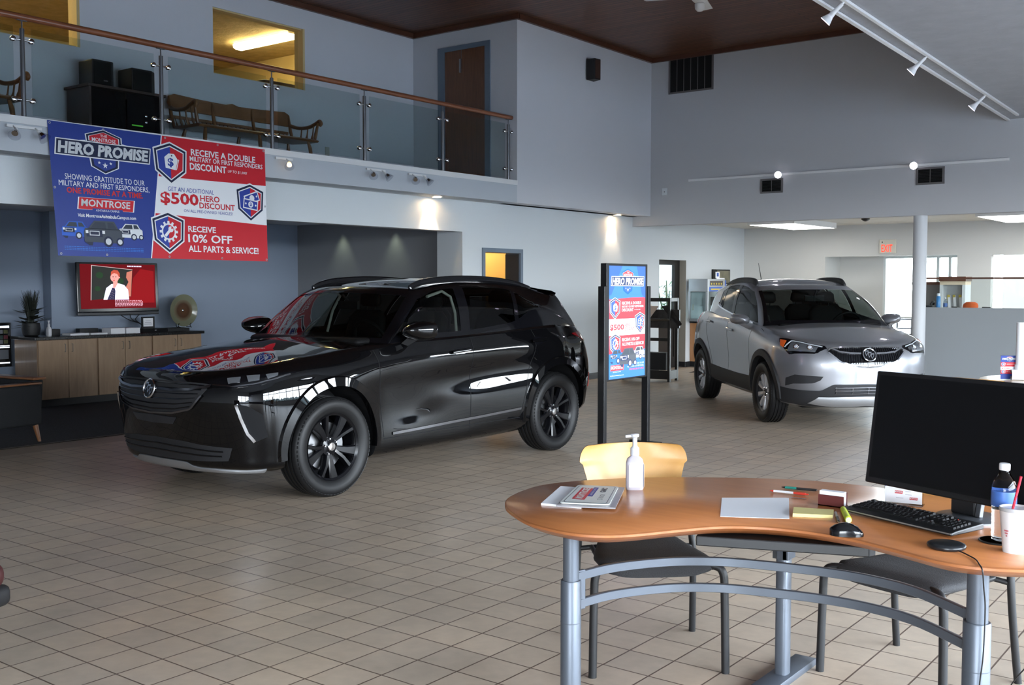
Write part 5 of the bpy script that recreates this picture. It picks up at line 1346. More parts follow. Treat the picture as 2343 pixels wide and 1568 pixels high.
b = MB(); b.bar((.90,-8.9,zf2(-8.9)-.012),(.90,YV-.01,zf2(YV)-.012), .04, .02); struct('trim_5', b, WHITEM, smooth=0)
# ceiling fan at the top edge
t = thing('ceiling_fan', 'white ceiling fan hanging from the wood ceiling at the top edge', 'ceiling fan', (-1.62, 7.99, ZC))
b = MB(); b.cyl((0,0,-.28),(0,0,0), .012, n=10); b.lathe([(.07,-.01),(.07,-.05),(.02,-.07)], 24); b.build('downrod', WHITEM, t, smooth=40)
b = MB(); b.lathe([(.02,-.28),(.09,-.30),(.115,-.34),(.115,-.40),(.08,-.44),(.055,-.46)], 28); b.build('motor', WHITEM, t, smooth=40)
b = MB(); b.lathe([(.05,-.46),(.062,-.475),(.058,-.53),(.035,-.555),(.002,-.56)], 24); b.build('switch_housing', WHITEM, t, smooth=40)
for k in range(4):
    a = .35+k*pi/2; c, s_ = cos(a), sin(a); b = MB()
    f = lambda x, y, z: (x*c-y*s_, x*s_+y*c, z)
    b.add([f(.16,-.06,-.375), f(.66,-.075,-.365), f(.68,.0,-.370), f(.66,.075,-.385), f(.16,.06,-.395), f(.16,-.06,-.381), f(.66,-.075,-.371), f(.68,.0,-.376), f(.66,.075,-.391), f(.16,.06,-.401)], [(0,1,2,3,4),(9,8,7,6,5),(0,5,6,1),(1,6,7,2),(2,7,8,3),(3,8,9,4),(4,9,5,0)])
    b.bar(f(.09,0,-.37), f(.2,0,-.392), .05, .008); b.build('blade', WHITEM, t, smooth=0)
# recessed lights
def downlight(x, y, z, lb, m, e):
    t = thing('downlight', lb, 'ceiling light', (x, y, z))
    b = MB(); b.lathe([(.055,.0),(.075,-.002),(.078,-.006),(.060,-.008)], 28, closed=True); b.build('trim_ring', WHITEM, t, smooth=40)
    b = MB(); b.lathe([(.0001,-.003),(.058,-.003)], 24); b.build('lens', m, t, smooth=0)
    l = bpy.data.lights.new('downlight_lamp', 'SPOT'); l.energy = e[0]; l.color = e[1]; l.spot_size = radians(e[2]); l.spot_blend = .6; l.shadow_soft_size = .02
    o = bpy.data.objects.new('downlight_lamp', l); COL.objects.link(o); o.location = (x-e[3], y+e[4], z-.02); o.rotation_euler = (radians(e[5]), radians(e[6]), 0)
downlight(-4.985, 7.03, 2.733, 'warm recessed downlight in the ledge soffit above the alcove corner', WARM, (34, (1,.80,.58), 62, .06, 0, 0, 6))
downlight(-5.02, 11.63, 2.733, 'warm recessed downlight in the soffit near the back end', WARM, (30, (1,.80,.58), 62, .05, 0, 0, 6))
for x, y in ((-7.87, 7.93), (-6.73, 7.93)):
    l = bpy.data.lights.new('lounge_lamp', 'SPOT'); l.energy = 4; l.color = (.82,.95,.65); l.spot_size = radians(70); l.spot_blend = .8; l.shadow_soft_size = .03
    o = bpy.data.objects.new('lounge_lamp', l); COL.objects.link(o); o.location = (x, y, 2.50)
# ================================================================= lounge under the gallery
MAPLE = woodmat('cabinet_maple', (.27, .17, .10), (.36, .235, .14), (6, 6, .8), .45, dens=3)
MAPLED = woodmat('cabinet_end_panel', (.22, .14, .085), (.29, .19, .115), (6, 6, .8), .5, dens=3)
TOPB = mat('counter_black', (.012, .012, .013), .25, var=.3, vscale=80)
SMET = mat('handle_metal', (.14, .13, .12), .3, .9)
CX, CZ = -8.36, .86
lbs = ['light wood base cabinet with two doors, leftmost under the television', 'light wood base cabinet with two doors, middle one below the television corner', 'light wood base cabinet with two doors, rightmost partly behind the black car hood']
proto = None
for i in range(3):
    y = 3.28+.82*i
    if proto is None:
        t = thing('base_cabinet', lbs[0], 'cabinet', (-8.64, y, 0), 0, 'lounge base cabinets'); proto = t
        b = MB(); b.box((-.29,.0,.10),(.255,.82,CZ)); b.box((-.29,.0,0),(.19,.82,.10), 1); b.build('body', [MAPLED, BASE], t, smooth=0)
        for k in range(2):
            a = .012+.40*k; b = MB(); b.box((.256,a,.105),(.278,a+.393,CZ-.006)); d = b.build('door', MAPLE, t, smooth=0, bevel=.002)
            yy = .36 if k == 0 else .46
            b = MB(); b.tube([(.278,yy,.70),(.302,yy,.70),(.302,yy,.80),(.278,yy,.80)], .004, 8); b.build('handle', SMET, d, smooth=40)
    else: dup(proto, (-8.64, y, 0), label=lbs[i])
t = thing('counter_top', 'long black counter top over the lounge cabinets', 'counter top', (-8.64, 4.5, CZ))
b = MB(); b.box((-.31,-1.27,0),(.31,1.26,.04)); b.build('slab', TOPB, t, smooth=0, bevel=.006);
ZT = CZ+.04
# television
t = thing('television', 'black flat television on the lounge wall showing a red news screen', 'television', (-8.83, 4.665, 1.50))
t.rotation_euler = (0, radians(-2), radians(-3))
b = MB(); b.box((.06,-.60,-.315),(.10,.60,.36)); b.build('housing', GBLK, t, smooth=0, bevel=.008)
b = MB(); b.box((-.05,-.45,-.25),(.06,.45,.25)); b.build('back_cover', BLK, t, smooth=0, bevel=.02)
b = MB(); b.box((.05,-.60,-.36),(.095,.60,-.318)); b.build('speaker_bar', mat('tv_bar_grey', (.035,.036,.04), .35), t, smooth=0, bevel=.008)
SCR = lambda n, c, e=1.0, r=.5: mat('screen_'+n, (0.004,0.004,0.004), r, spec=.08, emit=c, estr=e)
TV = Flat(lambda x, y, l: (.1012+.0006*l, -.555+x*1.11, -.268+y*.605))
tvm = dict(red=SCR('red', (.085,.002,.004), .9), red1=SCR('red_bright', (.17,.004,.006), .9), dk=SCR('dark', (.015,.017,.016), 1), wh=SCR('white', (.62,.58,.85), 1), skin=SCR('skin', (.75,.27,.24), .8), hair=SCR('hair', (.30,.05,.03), 1), blk=SCR('black', (.008,.008,.012), 1), line=SCR('line', (.55,.42,.42), .7), dress=SCR('dress', (.02,.02,.05), 1), tan=SCR('tan', (.42,.14,.10), .8), green=SCR('green', (.012,.03,.014), 1), txt=SCR('text', (.60,.32,.40), .9), lip=SCR('lip', (.5,.06,.07), .8))
TV.rect(0,0,1,1,'red',0); TV.poly([(.62,.12),(.98,.12),(.98,.85),(.80,.90),(.70,.70)],'red1',1)
TV.poly([(.13,.195),(.66,.265),(.69,.88),(.15,.965)],'dk',2)
TV.poly([(.125,.19),(.133,.19),(.157,.975),(.147,.975)],'line',3); TV.poly([(.15,.965),(.69,.875),(.69,.885),(.15,.975)],'line',3)
TV.poly([(.55,.27),(.655,.27),(.685,.86),(.61,.82),(.60,.70),(.63,.60),(.58,.45)],'tan',3)
for x, y, r in ((.25,.75,.05),(.22,.45,.04),(.52,.62,.05),(.33,.30,.04)): TV.disc(x,y,r,'green',3,8,1.5)
TV.poly([(.29,.20),(.63,.20),(.62,.42),(.57,.53),(.49,.57),(.40,.55),(.33,.46)],'wh',4)            # jacket
TV.poly([(.34,.20),(.44,.20),(.45,.40),(.44,.47),(.41,.47)],'dress',5)
for k in range(14): TV.disc(.375+.06*((k*7) % 10)/10, .22+.017*k, .004,'line',6,6)
TV.poly([(.42,.46),(.452,.47),(.482,.56),(.480,.66),(.425,.62)],'skin',6)                       # neck
TV.disc(.445,.70,.056,'skin',7,20,1.85); TV.disc(.508,.70,.010,'skin',7,10,2)
TV.poly([(.395,.73),(.40,.83),(.44,.875),(.49,.86),(.515,.79),(.512,.70),(.495,.735),(.48,.78),(.44,.80),(.41,.775)],'hair',8)
for x in (.425,.462): TV.disc(x,.715,.008,'blk',9,8,1.2)
TV.poly([(.43,.675),(.438,.66),(.446,.675)],'lip',9); TV.disc(.435,.632,.013,'lip',9,10,.8)
random.seed(3)
for r in range(5):
    x = .44
    while x < .80:
        l = .008+.022*random.random(); TV.rect(x,.165-.030*r,min(x+l,.815),.180-.030*r,'txt',5); x += l+.008
x = .62
while x < .80: TV.rect(x,.945,x+.016,.972,'wh',5); x += .022
TV.build('screen', tvm, t)
b = MB()
for k in range(3): b.tube(smoothpath([(.03,.05+.14*k,-.36),(.05,.16+.05*k,-.43),(.06,.34,-.50),(.08,.30+.05*k,-.58)], 6), .006, 6)
b.build('cables', BLK, t, smooth=50)
# things along the counter
def plant(name, lb, loc, h, n, spread, leafm, potm, kind):
    t = thing(name, lb, 'plant', loc)
    b = MB(); b.lathe([(.07,0),(.10,.02),(.115,.10),(.105,.17),(.09,.175),(.088,.15),(.001,.15)], 20); b.build('pot', potm, t, smooth=40)
    f = MB(); random.seed(11)
    for k in range(n):
        a = 2*pi*random.random(); r = spread*random.random()**.6
        if kind == 'grass':
            top = (r*cos(a), r*sin(a)*.9, h*(.7+.3*random.random())); w = .006
            P = smoothpath([(.03*cos(a), .03*sin(a), .15), (top[0]*.5, top[1]*.5, .15+(top[2]-.15)*.55), top], 4)
            f.tube(P, [w*(1-.8*i/(len(P)-1)) for i in range(len(P))], 4)
        else:
            z = .22+(h-.22)*random.random(); L = .10+.10*random.random(); d = Vector((cos(a), sin(a), .3-.8*random.random())).normalized(); s = d.cross(Vector((0,0,1))).normalized()*(L*.17); p = Vector((r*.4*cos(a), r*.4*sin(a), z))
            f.add([p, p+d*L*.4+s, p+d*L, p+d*L*.4-s, ], [(0,1,2,3)])
    f.build('foliage', leafm, t, smooth=0, merge=0)
    if kind == 'both': pass
    return t
LEAFD = mat('leaf_dark', (.016, .020, .014), .6, var=.4, vscale=30)
t = plant('ornamental_grass', 'tall dark spiky grass arrangement at the left end of the lounge counter', (-8.66, 3.36, ZT), .60, 170, .13, LEAFD, BLK, 'grass')
f = MB(); random.seed(5)
for k in range(70):
    a = 2*pi*random.random(); z = .12+.22*random.random(); L = .12+.12*random.random(); d = Vector((cos(a), sin(a), -.15+.5*random.random())).normalized(); s = d.cross(Vector((0,0,1))).normalized()*(L*.2); p = Vector((.03*cos(a), .03*sin(a), z))
    f.add([p, p+d*L*.5+s, p+d*L, p+d*L*.5-s], [(0,1,2,3)])
f.build('broad_leaves', LEAFD, t, smooth=0, merge=0)
PLA = mat('plastic_frosted', (.55,.55,.58), .35); LAB = mat('label_white', (.62,.62,.66), .5); LABB = mat('label_blue', (.05,.12,.35), .5)
def pump_bottle(name, lb, loc, s, body, label, grp=None, rz=0):
    t = thing(name, lb, 'bottle', loc, rz)
    b = MB(); w, d = .034*s, .026*s
    rows = []
    for z, k in ((0,.92),(.006,1),(.100,1),(.118,.86),(.128,.48),(.134,.44)):
        rows.append([(w*k*np.sign(cos(a))*abs(cos(a))**.6, d*k*np.sign(sin(a))*abs(sin(a))**.6, z*s) for a in [2*pi*i/24 for i in range(24)]])
    b.grid(rows, closed_u=True); b.add(rows[0], [tuple(range(24))]); b.build('bottle_body', body, t, smooth=50)
    b = MB(); b.lathe([(.017*s,.132*s),(.017*s,.158*s),(.012*s,.163*s),(.009*s,.168*s),(.009*s,.200*s),(.002,.202*s)], 18); b.build('pump_collar', PLA, t, smooth=40)
    b = MB(); b.lathe([(.006*s,.198*s),(.016*s,.202*s),(.016*s,.212*s),(.002,.214*s)], 16); b.bar((0,0,.206*s),(-.036*s,0,.203*s), .012*s, .010*s); b.build('pump_head', PLA, t, smooth=40, bevel=.0015)
    b = MB(); b.box((w*.985,-d*.75,.012*s),(w*1.01,d*.75,.098*s)); b.box((-w*.7,-d*1.012,.012*s),(w*.82,-d*.985,.095*s)); o = b.build('label', label, t, smooth=0)
    return t
pump_bottle('sanitizer_bottle', 'small clear pump bottle beside the grass arrangement on the lounge counter', (-8.52, 3.52, ZT), .95, PLA, LAB)
b = MB(); b.box((-8.70,3.58,ZT),(-8.56,3.70,ZT+.085)); o = b.build('black_box', BLK, bevel=.006); tag(o, 'small black box right of the pump bottle on the lounge counter', 'box')
PAP = mat('paper_white', (.80, .80, .83), .7); PAPE = mat('paper_edges', (.55,.54,.55), .8)
def paper_stack(loc, w, d, h, lb, rz=0):
    b = MB(); n = max(3, int(h/.004))
    for k in range(n):
        j = .003*((k*7) % 5-2)/2; b.box((-d/2+j,-w/2-j,h*k/n),(d/2+j,w/2-j,h*(k+.92)/n))
    o = b.build('paper_stack', PAP, smooth=0, merge=0); o.location = loc; o.rotation_euler.z = rz; return tag(o, lb, 'paper')
paper_stack((-8.58,3.92,ZT), .26, .20, .024, 'low stack of white leaflets on the counter, nearest the grass arrangement')
paper_stack((-8.58,4.20,ZT), .24, .20, .018, 'thin stack of leaflets on the counter under the middle of the television')
paper_stack((-8.58,4.47,ZT), .21, .22, .075, 'thick white paper stack on the counter, the left of two')
paper_stack((-8.58,4.70,ZT), .21, .22, .070, 'thick white paper stack on the counter, beside the black disc player')
b = MB(); b.box((-8.80,4.05,ZT),(-8.70,4.32,ZT+.075)); o = b.build('dark_tray', BLK, bevel=.005); tag(o, 'dark low tray behind the leaflets on the lounge counter', 'tray')
b = MB(); b.box((-8.72,4.83,ZT),(-8.45,5.22,ZT+.055)); b.box((-8.449,5.02,ZT+.025),(-8.447,5.05,ZT+.034), 1); o = b.build('disc_player', [GBLK, LAB], smooth=0, bevel=.004); tag(o, 'black disc player under the photo frame on the lounge counter', 'player')
b = MB(); b.box((-8.74,5.24,ZT),(-8.46,5.60,ZT+.045)); o = b.build('receiver_box', BLK, smooth=0, bevel=.004); tag(o, 'flat black receiver below the glass plate on the lounge counter', 'receiver')
t = thing('photo_frame', 'small black frame with a white card standing on the disc player', 'frame', (-8.62, 5.03, ZT+.055), 0)
b = MB()
for q in (((-.01,-.10,0),(.01,-.08,.16)), ((-.01,.08,0),(.01,.10,.16)), ((-.0095,-.08,0),(.0095,.08,.022)), ((-.0095,-.08,.138),(.0095,.08,.16))): b.box(*q)
b.build('frame_border', BLK, t, smooth=0)
b = MB(); b.box((-.004,-.08,.02),(.002,.08,.14)); b.build('card', PAP, t, smooth=0)
b = MB()
for z, w in ((.10,.04),(.08,.05),(.055,.06)): b.box((.0025,-w,z-.003),(.003,w,z+.003))
b.build('card_lines', mat('ink_grey', (.25,.25,.27), .6), t, smooth=0)
t = thing('glass_plate', 'large round amber-centred glass plate on a black stand', 'plate', (-8.66, 5.62, ZT+.045))
b = MB(); b.lathe([(.001,.012),(.10,.012),(.165,.026),(.225,.045),(.232,.046),(.228,.040),(.165,.016),(.10,.004),(.001,.002)], 48, (0,0,.245), 'x'); b.build('plate_glass', mat('plate_glass_olive', (.30,.30,.20), .12, trans=.55, ior=1.3), t, smooth=60)
b = MB(); b.lathe([(.001,.0155),(.10,.015),(.155,.026)], 40, (0,0,.245), 'x'); 
am = bpy.data.materials.new('plate_amber'); am.use_nodes = True; tr = am.node_tree; bs = tr.nodes['Principled BSDF']
tc = tr.nodes.new('ShaderNodeTexCoord'); vl = tr.nodes.new('ShaderNodeVectorMath'); vl.operation = 'SUBTRACT'; vl.inputs[1].default_value = (0,0,.245); ln = tr.nodes.new('ShaderNodeVectorMath'); ln.operation = 'LENGTH'
rp = tr.nodes.new('ShaderNodeValToRGB'); rp.color_ramp.elements[0].position = .0; rp.color_ramp.elements[0].color = (.10,.045,.02,1); rp.color_ramp.elements[1].position = .16; rp.color_ramp.elements[1].color = (.16,.14,.09,1); e = rp.color_ramp.elements.new(.10); e.color = (.07,.032,.016,1)
tr.links.new(tc.outputs['Object'], vl.inputs[0]); tr.links.new(vl.outputs[0], ln.inputs[0]); tr.links.new(ln.outputs['Value'], rp.inputs[0]); tr.links.new(rp.outputs[0], bs.inputs['Base Color']); bs.inputs['Roughness'].default_value = .15
b.build('plate_centre', am, t, smooth=60)
b = MB(); b.lathe([(.001,.030),(.018,.026),(.024,.016)], 16, (0,0,.245), 'x'); b.build('plate_knob', CHROME, t, smooth=50)
b = MB()
for s in (-1, 1): b.tube(smoothpath([(.09,s*.09,0),(.06,s*.10,.01),(.045,s*.10,.035),(.07,s*.10,.06)], 4), .006, 6); b.tube(smoothpath([(.06,s*.10,.01),(-.03,s*.08,.02),(-.05,s*.06,.16)], 4), .006, 6)
b.build('plate_stand', BLK, t, smooth=50)
# lit panel at the left edge
t = thing('display_case', 'dark glass-fronted case with bright light strips on the left lounge wall', 'display case', (-9.153, 3.02, .50))
b = MB(); b.box((0,-.25,0),(.10,.28,.57)); b.build('case_box', GBLK, t, smooth=0, bevel=.006)
b = MB()
for z0, z1 in ((.505,.53),(.245,.26),(.27,.278),(.045,.06)): b.box((.101,-.22,z0),(.103,.255,z1))
b.build('light_strips', mat('strip_light', (1,1,1), .4, emit=(.75,.85,1.0), estr=1.6), t, smooth=0)
random.seed(2)
cm = [mat('goods_red', (.10,.02,.03), .4), mat('goods_grey', (.16,.16,.18), .4), mat('goods_olive', (.09,.09,.04), .4), mat('goods_dark', (.03,.05,.045), .4)]
for r, z in enumerate((.30,.36,.43)):
    for k in range(7):
        b = MB(); b.box((.1005,-.21+.065*k,z),(.108,-.155+.065*k,z+.05)); b.build('packet', cm[(k+r*2) % 4], t, smooth=0, bevel=.004)
b = MB(); b.box((.1005,-.10,.10),(.104,.24,.22)); b.build('price_panel', mat('panel_grey', (.12,.13,.15), .3), t, smooth=0)
# armchair
UPH = mat('upholstery_dark', (.012, .013, .015), .85, bump=.3, bscale=90); CHW = woodmat('chair_wood_warm', (.16,.065,.025), (.24,.10,.04), (4,4,4), .4)
t = thing('armchair', 'dark upholstered armchair with a wooden top rail at the left edge', 'armchair', (-5.95, 1.36, 0), radians(8))
b = MB(); b.box((-.33,-.40,.20),(.33,.36,.44)); b.build('seat', UPH, t, bevel=.04, bseg=3)
b = MB(); rows = [[(-.38,.30,.16),(-.38,.42,.18),(.38,.42,.18),(.38,.30,.16)],[(-.38,.34,.62),(-.38,.46,.62),(.38,.46,.62),(.38,.34,.62)]]; b.grid(rows, closed_u=True); b.add(rows[1], [(0,1,2,3)]); b.add(rows[0], [(3,2,1,0)]); b.build('backrest', UPH, t, bevel=.02)
b = MB(); b.box((-.40,.33,.62),(.40,.475,.645)); b.build('top_rail', CHW, t, bevel=.008)
for s in (-1, 1):
    b = MB(); b.box((s*.38-.05,-.40,.18),(s*.38+.05,.40,.58)); o = b.build('armrest', UPH, t, bevel=.03, bseg=3)
    b = MB(); b.box((s*.38-.055,-.42,.58),(s*.38+.055,.40,.60)); b.build('arm_cap', CHW, o, bevel=.006)
    for y in (-.34, .38):
        b = MB(); b.tube([(s*.33,y,.20),(s*.36,y*1.08,.0)], [.030,.016], 12); b.build('leg', CHW, t, smooth=50)
# chair cut by the left picture edge, nearer the viewer
t = thing('leather_chair', 'dark red leather chair corner with a metal leg at the lower left edge', 'chair', (.185, -1.945, 0), radians(20))
RL = mat('leather_dark_red', (.045,.012,.012), .45)
b = MB(); b.box((-.30,-.30,.37),(.30,.30,.475)); b.build('seat', RL, t, bevel=.045, bseg=4)
b = MB(); b.box((-.31,-.31,.30),(.31,.31,.385)); b.build('seat_base', BLK, t, bevel=.03, bseg=3)
b = MB(); b.box((-.30,-.36,.40),(.30,-.27,.85)); b.build('backrest', RL, t, bevel=.04, bseg=3)
for x, y in ((-.19,-.19),(.19,-.19),(.19,.19),(-.19,.19)):
    b = MB(); b.tube([(x*1.04,y*1.04,.31),(x*1.0,y*1.0,.0)], [.024,.015], 12); b.build('leg', STEEL if False else mat('chair_leg_silver', (.55,.58,.65), .25, .6), t, smooth=50)
# ================================================================= middle and back of the hall
SFR = mat('sign_frame_black', (.008,.008,.009), .35)
t = thing('digital_sign', 'tall black-framed lit poster stand between the two cars', 'sign', (-.80, 4.97, 0))
for s in (-1, 1):
    b = MB(); b.box((-.035,s*.395-.025,0),(.035,s*.395+.025,1.546)); b.build('post', SFR, t, smooth=0, bevel=.004)
    b = MB(); b.box((-.17,s*.395-.03,0),(.17,s*.395+.03,.03)); b.build('foot', SFR, t, smooth=0, bevel=.006)
b = MB(); b.box((-.04,-.37,.665),(.025,.37,1.757)); b.build('screen_housing', SFR, t, smooth=0, bevel=.004)
def pmap(ox, y0, y1, z0, z1, th):
    return lambda x, y, l: (ox+.0007*l, y0+(y1-y0)*x, z0+(z1-z0)*y/1.62)
def poster(F):
    """upright version of the banner, 1 wide and 1.62 tall"""
    F.rect(0,0,1,1.62,'sky',0)
    F.rect(0,.86,1,1.165,'red',1); F.rect(0,.62,1,.86,'white',1); F.rect(0,.36,1,.62,'red',1)
    F.poly([(0,.0),(1,.0),(1,.40),(0,.36)],'sky',2); F.poly([(0,1.14),(1,1.18),(1,1.62),(0,1.62)],'sky',2)
    F.poly([(0,1.62),(.35,1.62),(.05,1.2),(0,1.2)],'blue',3); F.poly([(.75,1.62),(1,1.62),(1,1.15),(.9,1.2)],'blue',3)
    hero_logo(F, .50, 1.40, .92)
    shield(F, .15, 1.02, .74, 'tag'); shield(F, .85, .80, .74, 'cash'); shield(F, .16, .50, .74, 'gear')
    F.text('RECEIVE A DOUBLE', .34, .88, 1.085, .045, 'white', 3, .02); F.text('MILITARY OR FIRST RESPONDERS', .34, .95, 1.035, .030, 'white', 3, .01); F.text('DISCOUNT', .34, .66, .985, .045, 'white', 3, .02); F.text('UP TO $1,000!', .69, .86, .985, .020, 'white', 3, 0)
    F.text('GET AN ADDITIONAL', .07, .48, .825, .028, 'blue2', 3, 0); F.text('$500', .02, .40, .735, .095, 'red', 3, .03); F.text('HERO', .42, .58, .765, .042, 'red', 3, .02); F.text('DISCOUNT', .42, .68, .71, .042, 'red', 3, .02); F.text('ON ALL PRE-OWNED VEHICLES!', .28, .66, .665, .018, 'blue2', 3, 0)
    F.text('RECEIVE 10% OFF', .35, .84, .555, .048, 'white', 3, .02); F.text('ALL PARTS & SERVICE!', .35, .96, .49, .048, 'white', 3, .02)
    vehicle(F, .19, .325, .34, 'bluecar', 8); vehicle(F, .82, .35, .32, 'whitecar', 8); vehicle(F, .50, .30, .46, 'greycar', 12)
    montrose(F, .03, .40, .115, .20)
    F.text('SHOWING GRATITUDE TO OUR', .52, .97, .195, .026, 'white', 3, 0); F.text('MILITARY AND FIRST RESPONDERS,', .50, .97, .155, .026, 'white', 3, 0); F.text('ONE PROMISE AT A TIME.', .55, .97, .115, .026, 'red2', 4, .02)
    F.text('ASHTABULA CAMPUS', .10, .32, .098, .016, 'white', 5, 0); F.text('Visit MontroseAshtabulaCampus.com', .03, .40, .045, .022, 'white', 3, .01)
P1 = Flat(pmap(.0258, -.325, .325, .683, 1.735, 1)); poster(P1)
pc = dict(sky=(.04,.22,.78), blue=(.03,.13,.62), blue2=(.04,.12,.55), navy=(.02,.04,.14), red=(.74,.045,.07), red2=(.8,.08,.10), white=(.86,.88,.95), silver=(.80,.84,.92), glass=(.05,.07,.10), bluecar=(.03,.20,.65), greycar=(.08,.10,.13), whitecar=(.75,.78,.82), skyblue=(.1,.4,.8))
P1.build('screen', {k: mat('lit_'+k, (.02,.02,.02), .3, emit=v, estr=.95) for k, v in pc.items()}, t)
# catalogue stand
t = thing('catalogue_stand', 'dark frame stand with an open slanted catalogue behind the lit poster', 'display stand', (-4.25, 11.45, 0), radians(8))
for x in (-.42, .38):
    b = MB()
    for q in (((x-.02,-.20,0),(x+.02,-.14,1.35)), ((x-.02,.14,0),(x+.02,.20,1.35)), ((x-.019,-.14,1.29),(x+.019,.14,1.35)), ((x-.019,-.14,.04),(x+.019,.14,.18))): b.box(*q)
    b.build('side_frame', DKFR, t, smooth=0, bevel=.004)
for z, w in ((1.32, .06), (.68, .05), (.11, .14)):
    b = MB(); b.box((-.42,-.18,z-w/2),(.38,-.15,z+w/2)); b.build('crossbar', DKFR, t, smooth=0, bevel=.003)
b = MB(); b.bar((0,-.12,.98),(0,-.30,1.02), .80, .02, up=(0,-.3,.9)); b.box((-.38,-.05,.86),(.50,.0,1.16)); b.xf(Matrix.Rotation(0,4,'Z')); b.build('slanted_shelf', mat('shelf_marble_dark', (.05,.045,.042), .4, var=.5, vscale=10), t, smooth=0, bevel=.004)
b = MB(); b.add([(-.36,-.36,.95),(.06,-.36,.95),(.16,-.10,1.20),(-.26,-.10,1.20),(-.36,-.35,.965),(.06,-.35,.965),(.16,-.09,1.215),(-.26,-.09,1.215)], [(0,1,2,3),(4,7,6,5),(0,4,5,1),(1,5,6,2),(2,6,7,3),(3,7,4,0)]); b.build('catalogue', mat('catalogue_beige', (.50,.40,.34), .5), t, smooth=0)
b = MB(); b.add([(.22,-.10,1.20),(.34,-.10,1.22),(.60,-.22,.92),(.56,-.26,.90),(.22,-.09,1.215),(.34,-.09,1.235),(.60,-.20,.94),(.56,-.25,.92)], [(0,1,2,3),(4,7,6,5),(0,4,5,1),(1,5,6,2),(2,6,7,3),(3,7,4,0)]); b.build('side_flap', DKFR, t, smooth=0)
b = MB(); b.box((-.36,-.10,.18),(.30,.12,.46)); b.build('lower_box', BLK, t, smooth=0, bevel=.01)
for p, lb in (((-5.124,12.96,1.15), 'small beige wall outlet behind the catalogue stand'), ((-5.124,14.57,1.13), 'small beige wall outlet left of the snack dispenser')):
    b = MB(); b.box((0,-.035,-.057),(.008,.035,.057)); b.box((.008,-.012,-.03),(.010,.012,-.01)); b.box((.008,-.012,.01),(.010,.012,.03)); o = b.build('wall_outlet', mat('outlet_ivory', (.55,.53,.46), .5), bevel=.002); o.location = (XW, p[1], p[2]); tag(o, lb, 'outlet')
# palm in the side room
t = thing('potted_palm', 'leafy bamboo palm seen through the glazed doorway', 'plant', (-6.3, 15.75, 0))
b = MB(); b.lathe([(.14,0),(.20,.02),(.23,.32),(.21,.34),(.001,.32)], 24); b.build('pot', BLK, t, smooth=40)
random.seed(9)
b = MB(); f = MB()
for k in range(9):
    a = 2*pi*k/9; r = .05+.10*random.random(); h = 1.2+.6*random.random()
    P = smoothpath([(.05*cos(a),.05*sin(a),.3),(r*cos(a),r*sin(a),h*.6),(r*2.2*cos(a),r*2.2*sin(a),h)], 5); b.tube(P, .010, 6)
    for i in range(26):
        p = P[3+int(random.random()*(len(P)-4))]; q = 2*pi*random.random(); d = Vector((cos(q), sin(q), -.35+.6*random.random())).normalized(); L = .18+.16*random.random(); s = d.cross(Vector((0,0,1))).normalized()*(.016)
        f.add([p, p+d*L*.4+s, p+d*L-Vector((0,0,.05)), p+d*L*.4-s], [(0,1,2,3)])
b.build('stems', mat('stem_green', (.06,.10,.03), .6), t, smooth=50); f.build('leaves', mat('palm_leaf', (.035,.085,.020), .5, var=.35, vscale=12), t, smooth=0, merge=0)
# wooden counter with snack dispensers
OR = woodmat('counter_orange_wood', (.34,.15,.06), (.44,.21,.085), (6,6,.7), .4)
t = thing('base_cabinet', 'orange wood base cabinet with a black top against the left back wall', 'cabinet', (-4.87, 15.25, 0))
b = MB(); b.box((-.26,-.80,.10),(.24,.80,.83)); b.box((-.26,-.80,0),(.20,.80,.10), 1); b.build('body', [OR, BASE], t, smooth=0)
b = MB(); b.box((-.26,-.83,.83),(.27,.83,.87)); b.build('top', TOPB, t, smooth=0, bevel=.004)
for k in range(4):
    b = MB(); b.box((.241,-.79+.4*k,.115),(.26,-.40+.4*k,.82)); d = b.build('door', OR, t, smooth=0, bevel=.002)
    b = MB(); b.box((.26,-.45+.4*k,.66),(.275,-.44+.4*k,.76)); b.build('handle', SMET, d, smooth=0)
AL = mat('dispenser_aluminium', (.42,.43,.44), .35, .7); CG = glassmat('case_glass', (.90,.97,.97), .9)
SB = mat('sign_blue', (.03,.10,.42), .5); SY = mat('sign_yellow', (.55,.42,.06), .5)
t = thing('snack_dispenser', 'aluminium glass-sided snack case with a blue label on the orange cabinet', 'dispenser', (-4.87, 14.62, .87))
for q in ((-.18,-.34),(-.18,.34),(.18,-.34),(.18,.34)):
    b = MB(); b.box((q[0]-.02,q[1]-.02,.05),(q[0]+.02,q[1]+.02,.56)); b.build('corner_post', AL, t, smooth=0)
b = MB(); b.box((-.20,-.36,.56),(.20,.36,.80)); b.build('canopy', AL, t, smooth=0, bevel=.006)
b = MB(); b.box((-.19,-.35,0),(.19,.35,.05)); b.build('base', AL, t, smooth=0)
b = MB()
for q in (((.178,-.32,.05),(.182,.32,.56)), ((-.16,-.352,.05),(.16,-.348,.56))): b.box(*q)
b.build('case_glass', CG, t, smooth=0)
F2 = Flat(lambda x, y, l: (.201+.0008*l, -.30+x*.60, .565+y*.20)); F2.rect(0,0,1,.42,'b',0); F2.text('Fisherman', .12, .88, .2, .24, 'y', 1, .02, .2) if False else F2.rect(.12,.13,.88,.27,'y',1); F2.rect(.05,.55,.95,1.0,'g',0)
for k in range(5): F2.disc(.16+.17*k,.72,.04,'y',1,10,2.5)
F2.build('label', dict(b=SB, y=SY, g=mat('label_dark', (.06,.055,.05), .5)), t)
b = MB(); b.box((.10,-.05,.30),(.19,.16,.46)); b.build('coin_box', BLK, t, smooth=0, bevel=.01)
